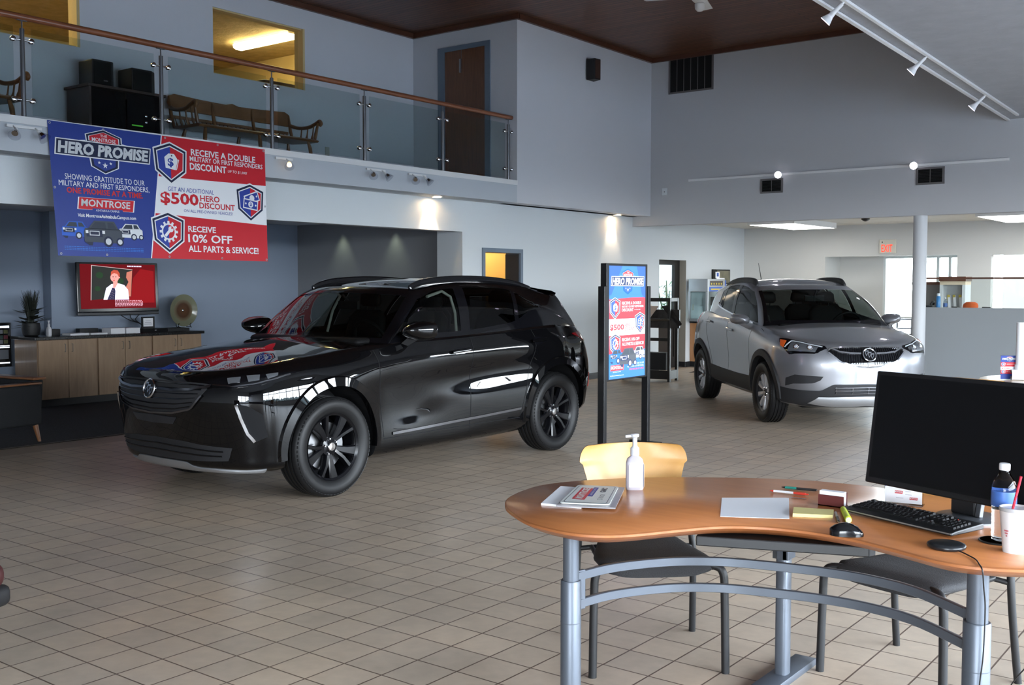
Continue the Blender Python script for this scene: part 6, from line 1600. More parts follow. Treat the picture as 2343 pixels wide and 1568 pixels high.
t = thing('leaflet_rack', 'white rack with small blue signs beside the aluminium snack case', 'rack', (-4.86, 15.18, .87))
b = MB(); b.box((-.02,-.17,0),(.0,.17,.82)); b.box((-.10,-.17,0),(.12,.17,.03)); b.build('rack_panel', PAP, t, smooth=0)
for z, h, m in ((.66,.12,SB),(.42,.14,SB),(.60,.04,mat('sign_red',(.45,.03,.03),.5)),(.20,.12,PAP)):
    b = MB(); b.box((.002,-.13,z),(.05,.13,z+h)); b.build('leaflet_pocket', m, t, smooth=0, bevel=.003)
t = thing('cardboard_stand', 'small white card propped on top of the snack rack', 'card', (-4.86, 15.05, 1.69))
b = MB(); b.box((-.01,-.08,0),(.0,.08,.12)); b.box((0,-.04,.03),(.002,.04,.10), 1); b.build('card', [PAP, SB], t, smooth=0)
t = thing('wall_picture', 'small dark framed picture on the white wall above the leaflet rack', 'picture', (XW+.005, 15.71, 1.72))
b = MB(); b.box((0,-.38,-.145),(.03,.38,.145)); b.build('frame', BLK, t, smooth=0, bevel=.004); b = MB(); b.box((.030,-.20,-.12),(.032,.355,.12)); b.build('image', mat('picture_olive', (.16,.15,.10), .35, var=.3, vscale=6), t, smooth=0)
# ceiling fixtures and exit sign of the back bay
TRF = mat('troffer_lit', (1,1,1), .5, emit=(1,.99,.93), estr=3.2)
def troffer(x0, x1, y0, y1, lb):
    t = thing('ceiling_panel_light', lb, 'ceiling light', ((x0+x1)/2, (y0+y1)/2, 2.72), 0, 'panel lights in the back bay'); w, h = (x1-x0)/2, (y1-y0)/2
    b = MB(); b.box((-w,-h,-.10),(w,h,0)); b.build('housing', WHITEM, t, smooth=0)
    b = MB(); b.box((-w+.03,-h+.03,-.104),(w-.03,h-.03,-.100)); b.build('diffuser', TRF, t, smooth=0)
troffer(-3.72, -2.85, 13.9, 15.9, 'bright ceiling panel light in the back bay left of the white column')
troffer(.10, 1.0, 13.9, 15.9, 'bright ceiling panel light cut by the right picture edge')
b = MB(); b.lathe([(.07,0),(.075,-.015),(.05,-.035),(.02,-.05),(.001,-.052)], 20); o = b.build('smoke_detector', BLK); o.location = (-1.97, 14.93, 2.72); tag(o, 'small dark round detector on the back bay ceiling', 'detector')
t = thing('exit_sign', 'white exit sign with red letters on the back wall above the opening', 'sign', (-2.17, 16.80, 2.29))
b = MB(); b.box((-.155,-.05,-.13),(.155,0,.13)); b.build('sign_box', mat('exit_box', (.62,.58,.50), .5), t, smooth=0, bevel=.006)
F3 = Flat(lambda x, y, l: (-.155+x*.31, -.0505-.0005*l, -.13+y*.26)); F3.text('EXIT', .13, .80, .36, .54, 'r', 1, .012); F3.poly([(.14,.80),(.18,.74),(.22,.80),(.18,.90)],'k',1)
F3.build('lettering', dict(r=mat('exit_red', (.6,.02,.01), .5, emit=(1,.04,.015), estr=1.0), k=BLK), t)
# items behind the half-height screen
t = thing('metal_rack', 'thin black metal rack seen between the silver car and the column', 'rack', (-1.35, 15.2, 0))
for x in (-.17, .17):
    for y in (-.15, .15):
        b = MB(); b.box((x-.01,y-.01,0),(x+.01,y+.01,.96)); b.build('upright', BLK, t, smooth=0)
for z in (.96, .80, .70, .40, .1):
    b = MB(); b.box((-.20 if z > .9 else -.17,-.16,z-.008),(.20 if z > .9 else .17,.16,z+.008)); b.build('shelf', BLK, t, smooth=0)
PZ = 1.0
t = thing('office_counter', 'pale office counter behind the glass screen', 'counter', (1.5, 13.65, 0))
b = MB(); b.box((-1.95,-.30,1.165),(2.1,.30,1.20)); b.build('top', mat('counter_pale', (.55,.54,.50), .4), t, smooth=0); b = MB(); b.box((-1.9,-.25,0),(2.05,.25,1.165)); b.build('front', WALL, t, smooth=0)
t = thing('spray_can', 'blue and white spray can on the office counter next to the column', 'can', (-.315, 13.50, 1.20))
b = MB(); b.lathe([(.032,0),(.033,.005),(.033,.17),(.024,.185)], 18); b.build('can_body', mat('can_blue', (.05,.22,.50), .3), t, smooth=40); b = MB(); b.lathe([(.024,.183),(.024,.22),(.018,.225)], 14); b.build('cap', PAP, t, smooth=40)
t = thing('water_bottle', 'small clear water bottle with a blue label on the office counter', 'bottle', (-.20, 13.46, 1.20))
b = MB(); b.lathe([(.028,0),(.030,.01),(.030,.09),(.02,.12),(.012,.13),(.012,.145)], 18); b.build('bottle_body', glassmat('bottle_clear', (.9,.95,1), .8), t, smooth=40); b = MB(); b.lathe([(.031,.02),(.031,.075)], 18, cap=False); b.build('label', LABB, t, smooth=40); b = MB(); b.lathe([(.013,.143),(.013,.16)], 12); b.build('cap', PAP, t, smooth=40)
t = thing('desk_phone', 'dark desk phone on the office counter right of the column', 'phone', (-.455, 13.48, 1.20))
b = MB(); b.box((-.07,-.08,0),(.07,.08,.04)); b.build('phone_base', BLK, t, bevel=.01); b = MB(); b.tube(smoothpath([(.05,-.08,.05),(.07,-.05,.09),(.07,.05,.09),(.05,.08,.05)], 4), .016, 8); b.build('handset', BLK, t, smooth=50)
t = thing('orange_cap', 'orange fabric cap lying on the office counter', 'cap', (.18, 13.42, 1.20))
b = MB(); rows = [[(.10*k*cos(a)*1.1, .085*k*sin(a), z+.006*k*(1+sin(3*a))) for a in [2*pi*i/20 for i in range(20)]] for k, z in ((1,.0),(1.02,.03),(.92,.065),(.6,.09),(.2,.098))]; b.grid(rows, closed_u=True); b.add(rows[-1], [tuple(range(20))]); b.build('crown', mat('cap_orange', (.62,.10,.015), .85), t, smooth=60)
b = MB(); b.grid([[(.09*cos(a), .08*sin(a), .012) for a in [pi*.72+pi*.56*i/10 for i in range(11)]], [(.26*cos(a), .12*sin(a), .004) for a in [pi*.72+pi*.56*i/10 for i in range(11)]]]); b.build('brim', mat('cap_orange', (.62,.10,.015), .85), t, smooth=60)
for nm, x, w, lb in (('stapler', -.06, .08, 'small black stapler left of the orange cap on the office counter'), ('remote_control', .40, .12, 'small black remote right of the orange cap on the office counter')):
    b = MB(); b.box((-w/2,-.02,0),(w/2,.02,.025)); o = b.build(nm, BLK, bevel=.006); o.location = (x, 13.45, 1.20); tag(o, lb, nm.split('_')[0])
t = thing('wall_hutch', 'small open hutch with a brown top and white front behind the glass screen', 'hutch', (-.62, 15.6, 0))
b = MB(); b.box((-.22,-.2,1.62),(.22,.2,1.70)); b.build('top', BROWN, t, smooth=0); b = MB(); b.box((-.21,-.18,1.56),(.21,.18,1.62)); b.build('underside', mat('hutch_cream', (.62,.52,.38), .6), t, smooth=0)
b = MB(); b.box((-.16,.10,.9),(.16,.18,1.56)); b.build('back_panel', mat('hutch_grey', (.42,.43,.44), .6), t, smooth=0)
for s in (-.185, .185):
    b = MB(); b.box((s-.025,-.18,0),(s+.025,.18,1.56)); b.build('side_panel', WALLW, t, smooth=0)
for k, x in enumerate((-.09, .0, .10)):
    b = MB(); b.bar((x,.06,1.0),(x-.03,.07,1.38), .045, .012, up=(0,1,0)); b.bar((x-.03,.07,1.30),(x-.035,.07,1.385), .047, .014, up=(0,1,0), m=1); b.build('binder', [PAP, SY], t, smooth=0)
t = thing('office_partition_door', 'dark grey cupboard door behind the office counter left of the hutch', 'cupboard', (-1.15, 16.0, 0))
b = MB(); b.box((-.24,-.2,0),(.24,.2,1.56)); b.build('door_panel', mat('cupboard_grey', (.16,.15,.15), .5), t, smooth=0); b = MB(); b.box((-.26,-.22,1.56),(.26,.22,1.61)); b.build('top', BROWN, t, smooth=0)
b = MB(); b.box((.33,16.79,1.12),(.38,16.80,1.20)) ; b = MB(); b.box((-.03,-.008,-.05),(.03,0,.05)); o = b.build('wall_outlet', mat('outlet_ivory', (.55,.53,.46), .5)); o.location = (.22, 19.60, 1.22); tag(o, 'small outlet on the pale far wall at the right edge', 'outlet')
# round table with flyer and white pipes
TW = woodmat('round_table_wood', (.46,.33,.22), (.54,.40,.28), (3,9,3), .3)
t = thing('round_table', 'pale round table behind the computer screen at the right edge', 'table', (2.72, 6.25, 0))
b = MB(); b.lathe([(.001,.715),(.60,.715),(.648,.738),(.65,.744),(.645,.75),(.001,.75)], 64, m=0); b.build('table_top', TW, t, smooth=30)
b = MB(); b.lathe([(.28,0),(.28,.015),(.06,.04),(.04,.06),(.04,.70),(.10,.715)], 28); b.build('pedestal', STEEL, t, smooth=40)
t = thing('flyer_holder', 'small upright red and blue flyer standing on the pale round table', 'flyer', (2.33, 6.10, .75), radians(32))
b = MB(); b.box((-.075,-.002,0),(.075,.0,.21)); b.box((-.075,-.03,0),(.075,.04,.004)); b.build('holder', glassmat('acrylic', (.95,.97,.97), .92), t, smooth=0)
P2 = Flat(lambda x, y, l: (-.072+x*.144, -.0025-.0004*l, .006+y/1.62*.20)); P2.rect(0,0,1,1.62,'blue',0); P2.rect(0,.86,1,1.165,'red',1); P2.rect(0,.62,1,.86,'white',1); P2.rect(0,.36,1,.62,'red',1); hero_logo(P2, .5, 1.40, .85); shield(P2, .15, 1.02, .6, 'tag'); shield(P2, .85, .75, .6, 'cash'); shield(P2, .16, .5, .6, 'gear'); P2.text('$500', .03, .5, .74, .09, 'red', 3, .03); P2.text('RECEIVE A DOUBLE', .34, .95, 1.03, .05, 'white', 3, .02); P2.text('RECEIVE 10% OFF', .34, .95, .5, .05, 'white', 3, .02)
P2.build('flyer_sheet', colours('flyer_', 0, .4), t)
t = thing('plastic_pipe', 'white upright plastic pipe on the round table at the right edge', 'pipe', (2.41, 6.12, .75))
PVC = mat('pvc_white', (.72,.73,.75), .3)
b = MB(); b.cyl((0,0,.11),(0,0,.49), .036, n=24); b.build('pipe_upright', PVC, t, smooth=40); b = MB(); b.lathe([(.043,.06),(.043,.13),(.038,.135)], 24); b.build('socket', PVC, t, smooth=40)
b = MB(); b.tube([(-.06,-.045,.045),(.30,.12,.045)], .045, 24, cap=False); b.tube([(-.06,-.045,.045),(.30,.12,.045)], .034, 24, m=1, cap=False); b.build('pipe_foot', [PVC, mat('pipe_inside', (.25,.22,.20), .7)], t, smooth=40, merge=0)
# ================================================================= cafe chairs
PLY = woodmat('plywood_maple', (.47,.235,.062), (.56,.30,.09), (1.2,8,1.2), .42, coat=.15, dens=4); FAB = mat('seat_fabric_black', (.028,.028,.030), .85, bump=.35, bscale=220); FRM = mat('chair_frame_black', (.012,.012,.013), .45)
def cafe_chair(lb, loc, rz):
    """front towards local -y"""
    t = thing('side_chair', lb, 'chair', loc, rz, 'wooden-backed side chairs')
    b = MB(); rows = []
    for y, w, dz, th in ((-.245,.16,-.030,.018),(-.235,.215,-.012,.045),(-.18,.235,.0,.055),(-.05,.235,-.010,.055),(.08,.205,-.006,.055),(.17,.18,.004,.050),(.215,.155,.004,.040),(.225,.10,-.004,.015)):
        r = []
        for k in range(24):
            a = 2*pi*k/24; ca, sa = cos(a), sin(a)
            x = w*np.sign(ca)*abs(ca)**.45; z = th*.5*np.sign(sa)*abs(sa)**.7
            r.append((x, y, .445+dz+z+.10*x*x-.012))
        rows.append(r)
    b.grid(rows, closed_u=True); b.add(rows[0], [tuple(range(24))]); b.add(rows[-1], [tuple(range(24))]); b.build('seat', FAB, t, smooth=60)
    b = MB(); rows = []
    for j in range(25):
        v = 1-(1-j/24)**2.2; z = .57+.275*v; hw = (.185+.068*v**1.2) if v < .80 else (.185+.068*.80**1.2)*(1+.02*(v-.8)*5)
        if v > .72: hw = .243-.045*(1-sqrt(max(0,1-((v-.72)/.28)**2)))
        rows.append([(hw*u, .300+.045*v-.055*u*u, z+.004*(1-u*u)*(1 if v > .9 else 0)) for u in [i/10-1 for i in range(21)]])
    th = [[(x, y+.011, z) for x, y, z in r] for r in rows]
    b.grid(rows); b.grid(th, flip=True)
    rim = lambda G: G[0]+[r[-1] for r in G[1:]]+G[-1][::-1][1:]+[r[0] for r in G[::-1][1:-1]]
    b.grid([rim(rows), rim(th)], closed_u=True, m=1); b.build('backrest', [PLY, mat('ply_edge', (.22,.11,.04), .6)], t, smooth=40)
    for s in (-1, 1):
        b = MB(); b.tube(smoothpath([(s*.27,-.25,0),(s*.265,-.245,.30),(s*.258,-.242,.405),(s*.225,-.225,.432),(s*.16,-.20,.428)], 5), .0165, 12); b.build('leg', FRM, t, smooth=50)
        b = MB(); b.tube(smoothpath([(s*.27,.27,0),(s*.262,.235,.25),(s*.255,.225,.42),(s*.235,.258,.55),(s*.18,.272,.62),(s*.15,.277,.66)], 5), .0150, 12); b.build('leg', FRM, t, smooth=50)
        b = MB(); b.tube([(s*.255,.225,.40),(s*.17,.19,.415)], .011, 8); b.tube([(s*.22,-.225,.425),(s*.2,.2,.412)], .011, 8); b.build('seat_rail', FRM, t, smooth=50)
    return t
ch = cafe_chair('wooden-backed black chair on the far side of the desk behind the pump bottle', (2.205, .220, 0), .742)
dup(ch, (3.195, .635, 0), -.29, 'wooden-backed black chair under the desk behind the computer screen')
dup(ch, (2.44, 5.18, 0), 2.88, 'wooden-backed chair at the pale round table, mostly hidden by the computer screen')
# ================================================================= kidney desk and what lies on it
DESKW = woodmat('desk_cherry', (.47,.165,.052), (.55,.205,.068), (1.0,9,1), .30, coat=.35, dens=3)
DEDGE = woodmat('desk_edge_cherry', (.33,.11,.034), (.40,.14,.045), (1,9,1), .4)
LEGM = mat('leg_silver_paint', (.11,.125,.15), .40, .45)
Z = .74
out = [(2.059,-.560),(1.965,-.43),(1.918,-.27),(1.918,-.107),(2.008,.084),(2.197,.305),(2.497,.521),(2.738,.630),(2.992,.660),(3.193,.630),(3.40,.60),(3.62,.55),(3.82,.44),(3.96,.25),(4.0,.03),(3.93,-.18),(3.80,-.305),(3.671,-.373),(3.55,-.379),(3.404,-.321),(3.246,-.263),(3.097,-.250),(2.952,-.278),(2.828,-.356),(2.735,-.492),(2.651,-.635),(2.572,-.715),(2.465,-.748),(2.30,-.722),(2.178,-.655)]
O0 = Vector((2.95, .05, 0))
sp = [Vector((p.x, p.y)) for p in smoothpath([(x, y, 0) for x, y in out], 6, True)]
n = len(sp)
def inset(P, d):
    r = []
    for i in range(len(P)):
        t = (P[(i+1) % len(P)]-P[i-1]).normalized(); r.append(P[i]+Vector((t.y, -t.x))*-d if False else P[i]+Vector((-t.y, t.x))*-d)
    return r
area = sum(sp[i].x*sp[(i+1) % n].y-sp[(i+1) % n].x*sp[i].y for i in range(n))
sg = 1 if area < 0 else -1
t = thing('kidney_desk', 'kidney-shaped cherry wood desk with silver legs and curved rails in the foreground', 'desk', (O0.x, O0.y, 0))
b = MB(); lay = [(0, .7400), (-.0, .7400)]
rows = []
for d, z in ((.006,.740),(.0,.7365),(.0,.7290),(.010,.7225),(.050,.7020)):
    rows.append([(q.x-O0.x, q.y-O0.y, z) for q in inset(sp, d*sg)])
b.grid(rows, 1, closed_u=True); b.add(rows[0], [tuple(range(n))], 0); b.add(rows[-1], [tuple(range(n))], 1)
b.build('desk_top', [DESKW, DEDGE], t, smooth=40)
L = lambda x, y, z: (x-O0.x, y-O0.y, z)
def leg_tube(x, y, k, nm='leg'):
    b = MB(); b.lathe([(.036*k,.02),(.036*k,.530),(.034*k,.534),(.028*k,.534),(.028*k,.705)], 28, L(x,y,0), m=0); b.lathe([(.0362*k,.385),(.0366*k,.387),(.0362*k,.389)], 28, L(x,y,0), cap=False)
    b.lathe([(.05,0),(.05,.012),(.036*k,.022)], 28, L(x,y,0)); o = b.build(nm, LEGM, t, smooth=40); return o
leg_tube(2.385, -.610, 1.0); leg_tube(3.625, -.235, 1.12)
# middle leg with slotted bracket
b = MB(); px, py_ = 2.783, .29; rows = []
for z, w, d in ((.0,.032,.024),(.50,.032,.024)):
    rows.append([(px-O0.x+w*np.sign(cos(a))*abs(cos(a))**.6*.8+d*0, py_-O0.y+d*np.sign(sin(a))*abs(sin(a))**.6*1.3, z) for a in [2*pi*i/24 for i in range(24)]])
b.grid(rows, closed_u=True); b.add(rows[1], [tuple(range(24))]); b.box(L(px-.045,py_-.24,0), L(px+.045,py_+.24,.028)); mo = b.build('middle_leg', LEGM, t, smooth=40, bevel=.002)
b = MB(); b.box(L(px-.012,py_-.045,.49), L(px+.030,py_-.035,.70)); b.box(L(px+.012,py_-.045,.49), L(px+.035,py_+.03,.70)); b.build('bracket_channel', LEGM, mo, smooth=0, bevel=.002)
b = MB(); b.box(L(px-.030,py_-.04,.49), L(px-.012,py_-.03,.70))
b.build('slotted_plate', mat('bracket_grey', (.07,.075,.08), .45, .4), mo, smooth=0)
b = MB()
for z in (.565, .665):
    b.tube([L(px-.021,py_-.0415,z-.03), L(px-.021,py_-.0415,z+.03)], .010, 10)
b.build('slots', mat('slot_light', (.40,.42,.44), .5), mo, smooth=30)
for nm, z0 in (('upper', .545), ('lower', .447)):
    P = smoothpath([L(2.395,-.600,z0),L(2.437,-.418,z0),L(2.555,-.226,z0),L(2.708,-.108,z0),L(2.90,-.045,z0),L(3.08,-.010,z0),L(3.238,-.014,z0),L(3.40,-.066,z0),L(3.61,-.222,z0)], 8)
    b = MB(); rows = []
    for i, p in enumerate(P):
        d = (P[min(i+1,len(P)-1)]-P[max(i-1,0)]).normalized(); a = Vector((-d.y, d.x, 0))
        rows.append([p+a*u+Vector((0,0,v)) for u, v in ((.006,.014),(.003,.016),(-.009,.016),(-.012,.014),(-.012,-.014),(-.009,-.016),(.003,-.016),(.006,-.014))])
    b.grid(rows, closed_u=True); b.add(rows[0], [tuple(range(8))]); b.add(rows[-1], [tuple(range(8))]); b.build('curved_rail', LEGM, t, smooth=50)
for x, y, dx, dy in ((2.400,-.575,.012,.045),(3.600,-.215,-.035,.030)):
    b = MB(); b.bar(L(x,y-.005,.425), L(x,y-.005,.565), .018, .045, up=(dx,dy,0)); b.build('rail_plate', LEGM, t, smooth=0, bevel=.004)
# pencil tray under the top
b = MB(); c, s_ = cos(.36), sin(.36)
P = [(-.28,-.11),(.29,-.105),(.31,-.08),(.31,.14),(-.28,.14)]
b.prism([(2.955-O0.x+x*c-y*s_, -.150-O0.y+x*s_+y*c) for x, y in P], .655, .690); b.build('pencil_tray', mat('tray_black', (.010,.010,.011), .4), t, smooth=0, bevel=.004)
# --- papers
def sheet(nm, P, z, h, m, lb, cat, cut=None):
    b = MB(); cx = sum(p[0] for p in P)/len(P); cy = sum(p[1] for p in P)/len(P)
    b.prism([(x-cx, y-cy) for x, y in P], 0, h); o = b.build(nm, m, smooth=0); o.location = (cx, cy, z); return tag(o, lb, cat)
sheet('paper_sheet', [(2.621,.071),(2.815,.220),(2.828,.222),(2.973,-.119),(2.765,-.234)], Z+.0005, .0012, PAP, 'blank white sheet of paper in the middle of the cherry desk', 'paper')
o = sheet('paper_stack', [(2.014,-.140),(2.150,-.105),(2.30,-.42),(2.149,-.462)], Z+.0005, .008, PAP, 'white papers sticking out under the licence plate at the left end of the desk', 'paper')
YEL = mat('pad_yellow', (.70,.60,.25), .7)
sheet('sticky_pad', [(2.928,.027),(3.060,.073),(3.091,-.019),(2.968,-.078)], Z+.0005, .012, YEL, 'pale yellow sticky note pad beside the computer mouse', 'note pad')
# licence plate in a clear sleeve
t2 = thing('licence_plate', 'white dealer licence plate in a clear sleeve at the left end of the desk', 'plate', (2.235,-.250,Z+.009), 0)
A0, A1, A2, A3 = [Vector((x-2.235, y+.250)) for x, y in ((2.223,-.454),(2.392,-.372),(2.235,-.051),(2.084,-.121))]
def lp(x, y, l):       # x across the lettering, y up; plate read from the right side of the desk
    p = (A0*(1-x)+A3*x)*(1-y)+(A1*(1-x)+A2*x)*y
    return p
def plate_xy(u, v): return lp(u, 1-v, 0)
b = MB(); rr = []
for cx, cy, a0 in ((.06,.09,pi),(.94,.09,1.5*pi),(.94,.91,0),(.06,.91,.5*pi)):
    for k in range(6):
        a = a0+pi/2*k/5; rr.append((cx+.05*cos(a), cy+.08*sin(a)))
b.prism([tuple(plate_xy(x, y)) for x, y in rr], .006, .010); b.build('plate', mat('plate_white', (.58,.60,.58), .3), t2, smooth=0)
FP = Flat(lambda x, y, l: (*plate_xy(x, y), .0102+.0003*l))
fr = [(.5+(x-.5)*.93, .5+(y-.5)*.88) for x, y in rr]; fi = [(.5+(x-.5)*.915, .5+(y-.5)*.855) for x, y in rr]
FP.poly(fr, 'navy', 1); FP.poly(fi, 'pw', 2)
FP.poly([(.18,.55),(.80,.55),(.83,.82),(.21,.82)],'red',3); FP.text('MONTROSE', .22, .80, .69, .17, 'white', 5, .035, .1); FP.poly([(.36,.44),(.86,.44),(.87,.55),(.37,.55)],'blue2',3); FP.text('ASHTABULA CAMPUS', .42, .82, .495, .05, 'white', 5, 0)
FP.text('BUICK', .30, .50, .25, .10, 'grey', 4, .0); FP.disc(.24,.25,.035,'grey',4,20,1.6); FP.disc(.24,.25,.026,'pw',5,20,1.6); FP.text('GMC', .60, .86, .29, .13, 'grey', 4, .05)
for x in (.10,.90):
    for y in (.12,.88): FP.disc(x,y,.018,'grey2',4,12,1.5)
fc = colours('plate_', 0, .35); fc['pw'] = mat('plate_white', (.58,.60,.58), .3); fc['grey'] = mat('plate_grey', (.10,.10,.12), .4); fc['grey2'] = mat('plate_hole', (.62,.66,.70), .4)
FP.build('plate_print', fc, t2)
b = MB(); e = 1.10; b.prism([tuple(plate_xy(.5+(x-.5)*e-.02, .5+(y-.5)*(e+.05)-.05)) for x, y in ((0,0),(1,0),(1,1),(0,1))], .0, .005); b.build('sleeve', mat('sleeve_clear', (.50,.48,.50), .2, trans=.5, ior=1.2), t2, smooth=0)
pump_bottle('sanitizer_bottle', 'clear pump bottle of hand sanitizer standing on the cherry desk', (2.262,.022,Z), 1.05, mat('sanitizer_gel', (.62,.58,.64), .12, trans=.35, ior=1.33), LAB, rz=radians(36))
# pens
def pen(nm, p0, p1, parts, lb, r=.005, cat='pen'):
    p0 = Vector(p0); p1 = Vector(p1); t = thing(nm, lb, cat, tuple((p0+p1)/2)); m0 = (p0+p1)/2
    for nme, a, c, r0, r1, m in parts:
        b = MB(); b.tube([p0.lerp(p1,a)-m0, p0.lerp(p1,c)-m0], [r*r0, r*r1], 12); b.build(nme, m, t, smooth=40)
    return t
GRN = mat('pen_green', (.02,.22,.17), .4); REDP = mat('pen_red', (.62,.05,.03), .4); BLKP = mat('pen_black', (.015,.015,.016), .35); WHP = mat('pen_white', (.72,.72,.74), .35)
pen('ballpoint_pen', (2.725,.392,Z+.006), (2.874,.415,Z+.006), [('tip',0,.10,.2,.9,BLKP),('grip',.10,.40,1.0,1.05,GRN),('barrel',.40,.93,1.0,.95,BLKP),('clicker',.93,1.0,.5,.5,CHROME)], 'dark ballpoint pen with a green grip at the far side of the desk')
pen('ballpoint_pen', (2.718,.296,Z+.006), (2.869,.313,Z+.006), [('tip',0,.10,.25,1,REDP),('barrel',.10,.62,1,1,WHP),('grip',.62,.92,1,1,REDP),('clicker',.92,1.0,.6,.6,REDP)], 'white pen with red ends in front of the green-gripped pen')
pen('ballpoint_pen', (3.073,.055,Z+.006), (3.140,-.093,Z+.006), [('barrel',0,.5,1,1,mat('pen_silver',(.45,.45,.47),.3,.6)),('grip',.5,.88,1.1,1.1,BLKP),('tip',.88,1,.9,.2,CHROME)], 'silver and black pen between the yellow pad and the highlighter')
HLY = mat('highlighter_yellow', (.62,.72,.02), .4)
pen('highlighter', (3.081,.108,Z+.011), (3.161,-.059,Z+.011), [('cap',0,.42,.95,1.05,HLY),('barrel',.42,.97,1.0,1.1,HLY),('end_plug',.97,1,.9,.9,mat('plug_pale',(.62,.66,.45),.5))], 'bright yellow highlighter pen left of the keyboard', .011, 'highlighter')
b = MB(); b.tube([(0,0,0),(.03,.004,0),(.055,.006,0),(.058,.012,0),(.03,.011,0),(.008,.008,0)], .0012, 6); o = b.build('paper_clip', CHROME, smooth=40); o.location = (2.83,.235,Z+.0015); tag(o, 'tiny metal paper clip behind the white sheet on the desk', 'paper clip')
# card holder
t2 = thing('card_holder', 'maroon business card holder with white cards in the middle of the desk', 'card holder', (3.012,.183,Z), radians(0))
MAR = mat('leather_maroon', (.10,.018,.016), .45)
b = MB(); b.box((-.048,-.014,0),(.048,-.010,.042)); b.box((-.048,-.014,0),(.048,.035,.004)); b.box((-.048,.022,0),(.048,.026,.052)); b.build('holder', MAR, t2, smooth=0)
b = MB()
for k in range(10): b.box((-.045,-.008+.003*k,.005),(.045,-.0058+.003*k,.056))
b.build('cards', PAP, t2, smooth=0)
# flyer in acrylic stand behind the keyboard
t2 = thing('flyer_holder', 'white and red flyer in a clear stand behind the keyboard', 'flyer', (3.212,.375,Z), radians(7))
b = MB(); b.box((-.070,-.002,0),(.070,.002,.150)); b.box((-.07,-.03,0),(.07,.035,.003)); b.build('holder', glassmat('acrylic', (.95,.97,.97), .92), t2, smooth=0)
FF = Flat(lambda x, y, l: (-.066+x*.132, -.0025-.0003*l, .006+y*.142)); FF.rect(0,0,1,1,'white',0); FF.poly([(0,.44),(1,.60),(1,.86),(0,.80)],'red',1); FF.poly([(0,.41),(1,.57),(1,.60),(0,.44)],'blue2',1); FF.rect(0,.86,.5,.98,'blue2',1); FF.text('HERO PROMISE', .04, .46, .92, .07, 'white', 3, .02)
montrose(FF, .26, .48, .24, .32); montrose(FF, .66, .88, .10, .17)
for x0, x1, y in ((.34,.66,.40),(.55,.70,.30),(.55,.72,.22),(.3,.5,.12)): FF.rect(x0,y,x1,y+.018,'grey',1)
fl = colours('flyer2_', 0, .4); fl['grey'] = mat('flyer_grey', (.45,.45,.5), .6); FF.build('flyer_sheet', fl, t2)
# keyboard
KB = [Vector((3.121,.101)), Vector((3.539,-.069)), Vector((3.565,.198)), Vector((3.126,.384))]
kc = Vector((3.335,.155)); ka = atan2(-.170,.418)
t2 = thing('keyboard', 'black computer keyboard in front of the screen on the cherry desk', 'keyboard', (3.325,.098,Z), ka)
KBM = mat('keyboard_black', (.014,.014,.015), .4); KEY = mat('key_black', (.008,.008,.009), .6, spec=.2)
b = MB(); rows = []
prof = [(-.092,.006),(-.092,.016),(-.060,.021),(.060,.030),(.074,.031),(.076,.010)]
rows = [[(x, y, z) for y, z in prof] for x in (-.228,-.222,.222,.228)]
b.grid(rows, closed_u=True); b.add(rows[0], [tuple(range(6))]); b.add(rows[-1], [tuple(range(6))]); b.build('case', KBM, t2, smooth=0, bevel=.004)
b = MB(); b.bar((-.226,-.0925,.0135), (.226,-.0925,.0135), .002, .004); b.build('edge_line', mat('kb_edge_grey', (.18,.17,.16), .35), t2, smooth=0)
def kz(y): return .0215+.0095*(y+.06)/.12
def key(x0, x1, y0, y1):
    g = .0012; b = MB(); z0 = kz((y0+y1)/2)
    lo = [(x0+g, y0+g), (x1-g, y0+g), (x1-g, y1-g), (x0+g, y1-g)]; hi = [(x0+g+.0018, y0+g+.0018), (x1-g-.0018, y0+g+.0018), (x1-g-.0018, y1-g-.0012), (x0+g+.0018, y1-g-.0012)]
    b.add([(x, y, kz(y)-.001) for x, y in lo]+[(x, y, kz(y)+.006) for x, y in hi], [(4,5,6,7),(0,1,5,4),(1,2,6,5),(2,3,7,6),(3,0,4,7)]); b.build('key', KEY, t2, smooth=0)
yy = -.058; U = .0185
def row(y, ks, x=-.214):
    for w in ks:
        if w > 0: key(x, x+U*w, y, y+.0175)
        x += U*abs(w)
row(-.058, [1.25,1.25,1.25,6.25,1.25,1.25,1.25,1.25]); row(-.0395, [2.25]+[1]*10+[2.75]); row(-.021, [1.75]+[1]*11+[2.25]); row(-.0025, [1.5]+[1]*12+[1.5]); row(.016, [1]*13+[2]); row(.040, [1,-.8]+[1]*4+[-.4]+[1]*4+[-.4]+[1]*4)
row(-.058, [1,1,1], .0725); row(-.0395, [-1,1], .0725); row(-.0025, [1,1,1], .0725); row(.016, [1,1,1], .0725); row(.040, [1,1,1], .0725)
row(-.058, [2,1,1], .137); 
for k in range(4): row(-.0395+.0185*k, [1,1,1,1], .137)
b = MB(); b.box((.15,.044,kz(.05)),(.153,.047,kz(.05)+.001)); b.build('status_light', mat('led_red', (.4,.01,.01), .4, emit=(1,.06,.04), estr=1.5), t2, smooth=0)
